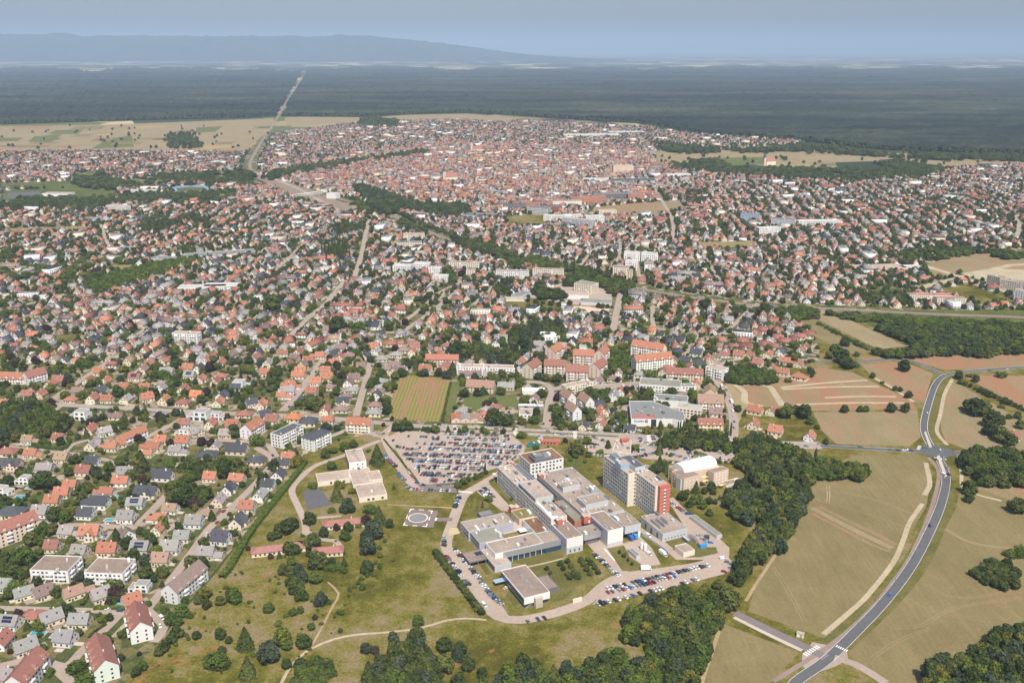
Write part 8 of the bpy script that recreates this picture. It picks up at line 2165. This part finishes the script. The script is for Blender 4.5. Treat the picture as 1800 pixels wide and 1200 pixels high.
# ------------------------------------------------------------------ forest, hills
front = [(-900, 224), (-300, 221), (0, 219), (200, 213), (420, 207), (484, 205)]
front2 = [(496, 205), (650, 206), (760, 199), (830, 198), (900, 203), (1000, 210), (1120, 217), (1200, 234), (1420, 249), (1560, 264), (1700, 268), (1850, 274), (2300, 286), (2900, 295)]
def forest_part(fr, back, label):
    """canopy sheet at tree height from the front edge line to the back line, with a wall of stems in front"""
    A = densify([un(*p, 0) for p in fr], 260); B = densify([un(*p, 0) for p in back], 260)
    B = B * (1 + 0.10 * np.convolve(np.random.default_rng(9).normal(0, 1, 260), np.ones(9) / 4, 'same'))[:, None]
    nv = 70
    mb = MB(); vs = []
    r_ = np.random.default_rng(5)
    for j in range(nv + 1):
        f = (j / nv) ** 2.2
        P = A * (1 - f) + B * f
        hgt = 15 + 3.5 * r_.normal(0, 1, len(P)) + 2.0 * np.sin(P[:, 0] / 300) 
        if j == 0: hgt = 13 + 3 * r_.normal(0, 1, len(P))
        P = P + r_.normal(0, 6, P.shape) * (1 if j else 0.6)
        vs += [(x, y, z) for (x, y), z in zip(P, hgt)]
    m_ = len(A)
    base0 = [(x, y + 4, 0) for x, y in A]
    vs += base0
    fs = [(j * m_ + i, j * m_ + i + 1, (j + 1) * m_ + i + 1, (j + 1) * m_ + i) for j in range(nv) for i in range(m_ - 1)]
    o = (nv + 1) * m_
    fs += [(o + i, o + i + 1, i + 1, i) for i in range(m_ - 1)]
    mb.add(vs, fs, 'forest')
    return tag(mb.build('forest'), label, kind='stuff')
forest_part(front, [(-900, 128), (-300, 124), (0, 122), (200, 121.5), (400, 121), (534, 120.8)], 'dark continuous forest west of the railway cutting')
forest_part(front2, [(541, 120.8), (700, 120.5), (900, 120), (1200, 120.5), (1500, 121), (1800, 122), (2300, 124), (2900, 127)], 'dark continuous forest east of the railway cutting')
# ragged front edge of the forest
edge = []
for fr in (front, front2):
    for x, y in along([un(*p) for p in fr], 9.0):
        px, py = proj(x, y)
        if -20 < px < 1820:
            for k in range(2):
                edge.append((x + rng.normal(0, 8), y + rng.uniform(-14, 14), 'D', int(rng.integers(4)), rng.uniform(11, 21), rng.uniform(9, 15)))
edge = [e for e in edge if (e[2], e[3]) in PROTO]
tree_mass('forest_edge', edge, 'ragged line of trees along the forest edge')
# distant hills
prof = [(-500, 66), (-200, 64), (0, 62), (95, 60), (120, 57), (150, 64), (240, 62.5), (330, 64), (480, 64), (520, 61.5), (545, 65), (600, 62), (640, 63), (700, 68), (760, 75), (820, 82), (880, 88), (960, 92), (1100, 95)]
def hills(name, prof, d0, d1, jag, label):
    nx, ny = 260, 20
    xs_ = np.linspace(prof[0][0], prof[-1][0], nx)
    tops = np.interp(xs_, [p[0] for p in prof], [p[1] for p in prof])
    r_ = np.random.default_rng(3)
    wob = np.convolve(r_.normal(0, 1, nx + 12), np.ones(7) / 7, 'same')[6:-6]
    rough_ = r_.normal(0, 1, (ny + 1, nx))
    for _ in range(3):
        rough_ = (rough_ + np.roll(rough_, 1, 0) + np.roll(rough_, -1, 0) + np.roll(rough_, 1, 1) + np.roll(rough_, -1, 1)) / 2.6
    fade = np.clip((prof[-1][0] - xs_) / 260.0, 0, 1)
    vs = []
    for j in range(ny + 1):
        f = j / ny
        d = d0 + (d1 - d0) * f
        for i in range(nx):
            # crest height so that it meets its row at distance d1
            v = (600 - (tops[i] + jag * wob[i])) / F
            dz = (-sP + v * cP) / (cP + v * sP)
            zc = max(H + dz * d1, 5) * fade[i]
            s_ = math.sin(f * math.pi / 2) ** 1.2
            vs.append(((xs_[i] - 900) / F * (d * cP + H * sP), d, -2 + zc * s_ * (1 + 0.16 * rough_[j, i] * (1 - f))))
    for i in range(nx):
        x, y, _ = vs[ny * nx + i]; vs.append((x * 1.15, y * 1.15, -2))
    mb = MB()
    mb.add(vs, [(j * nx + i, j * nx + i + 1, (j + 1) * nx + i + 1, (j + 1) * nx + i) for j in range(ny + 1) for i in range(nx - 1)], 'mountain')
    o = mb.build(name)
    o.data.polygons.foreach_set('use_smooth', [True] * len(o.data.polygons))
    return tag(o, label, kind='structure')
hills('hills', prof, 28000, 32000, 0.5, 'long wooded mountain ridge on the horizon')

# ------------------------------------------------------------------ haze
m = bpy.data.materials.new('haze'); m.use_nodes = True
t = m.node_tree
t.nodes.remove(t.nodes['Principled BSDF'])
pv = t.nodes.new('ShaderNodeVolumePrincipled')
pv.inputs['Color'].default_value = (0.54, 0.71, 0.95, 1)
pv.inputs['Density'].default_value = 4.4e-5
pv.inputs['Anisotropy'].default_value = -0.2
t.links.new(pv.outputs[0], t.nodes['Material Output'].inputs['Volume'])
MAT['haze'] = m
mb = MB(); mb.box((0, 58000, 600), (190000, 126000, 1206), 'haze')
hz = mb.build('haze')
tag(hz, 'thin blue summer haze over the plain', kind='stuff')
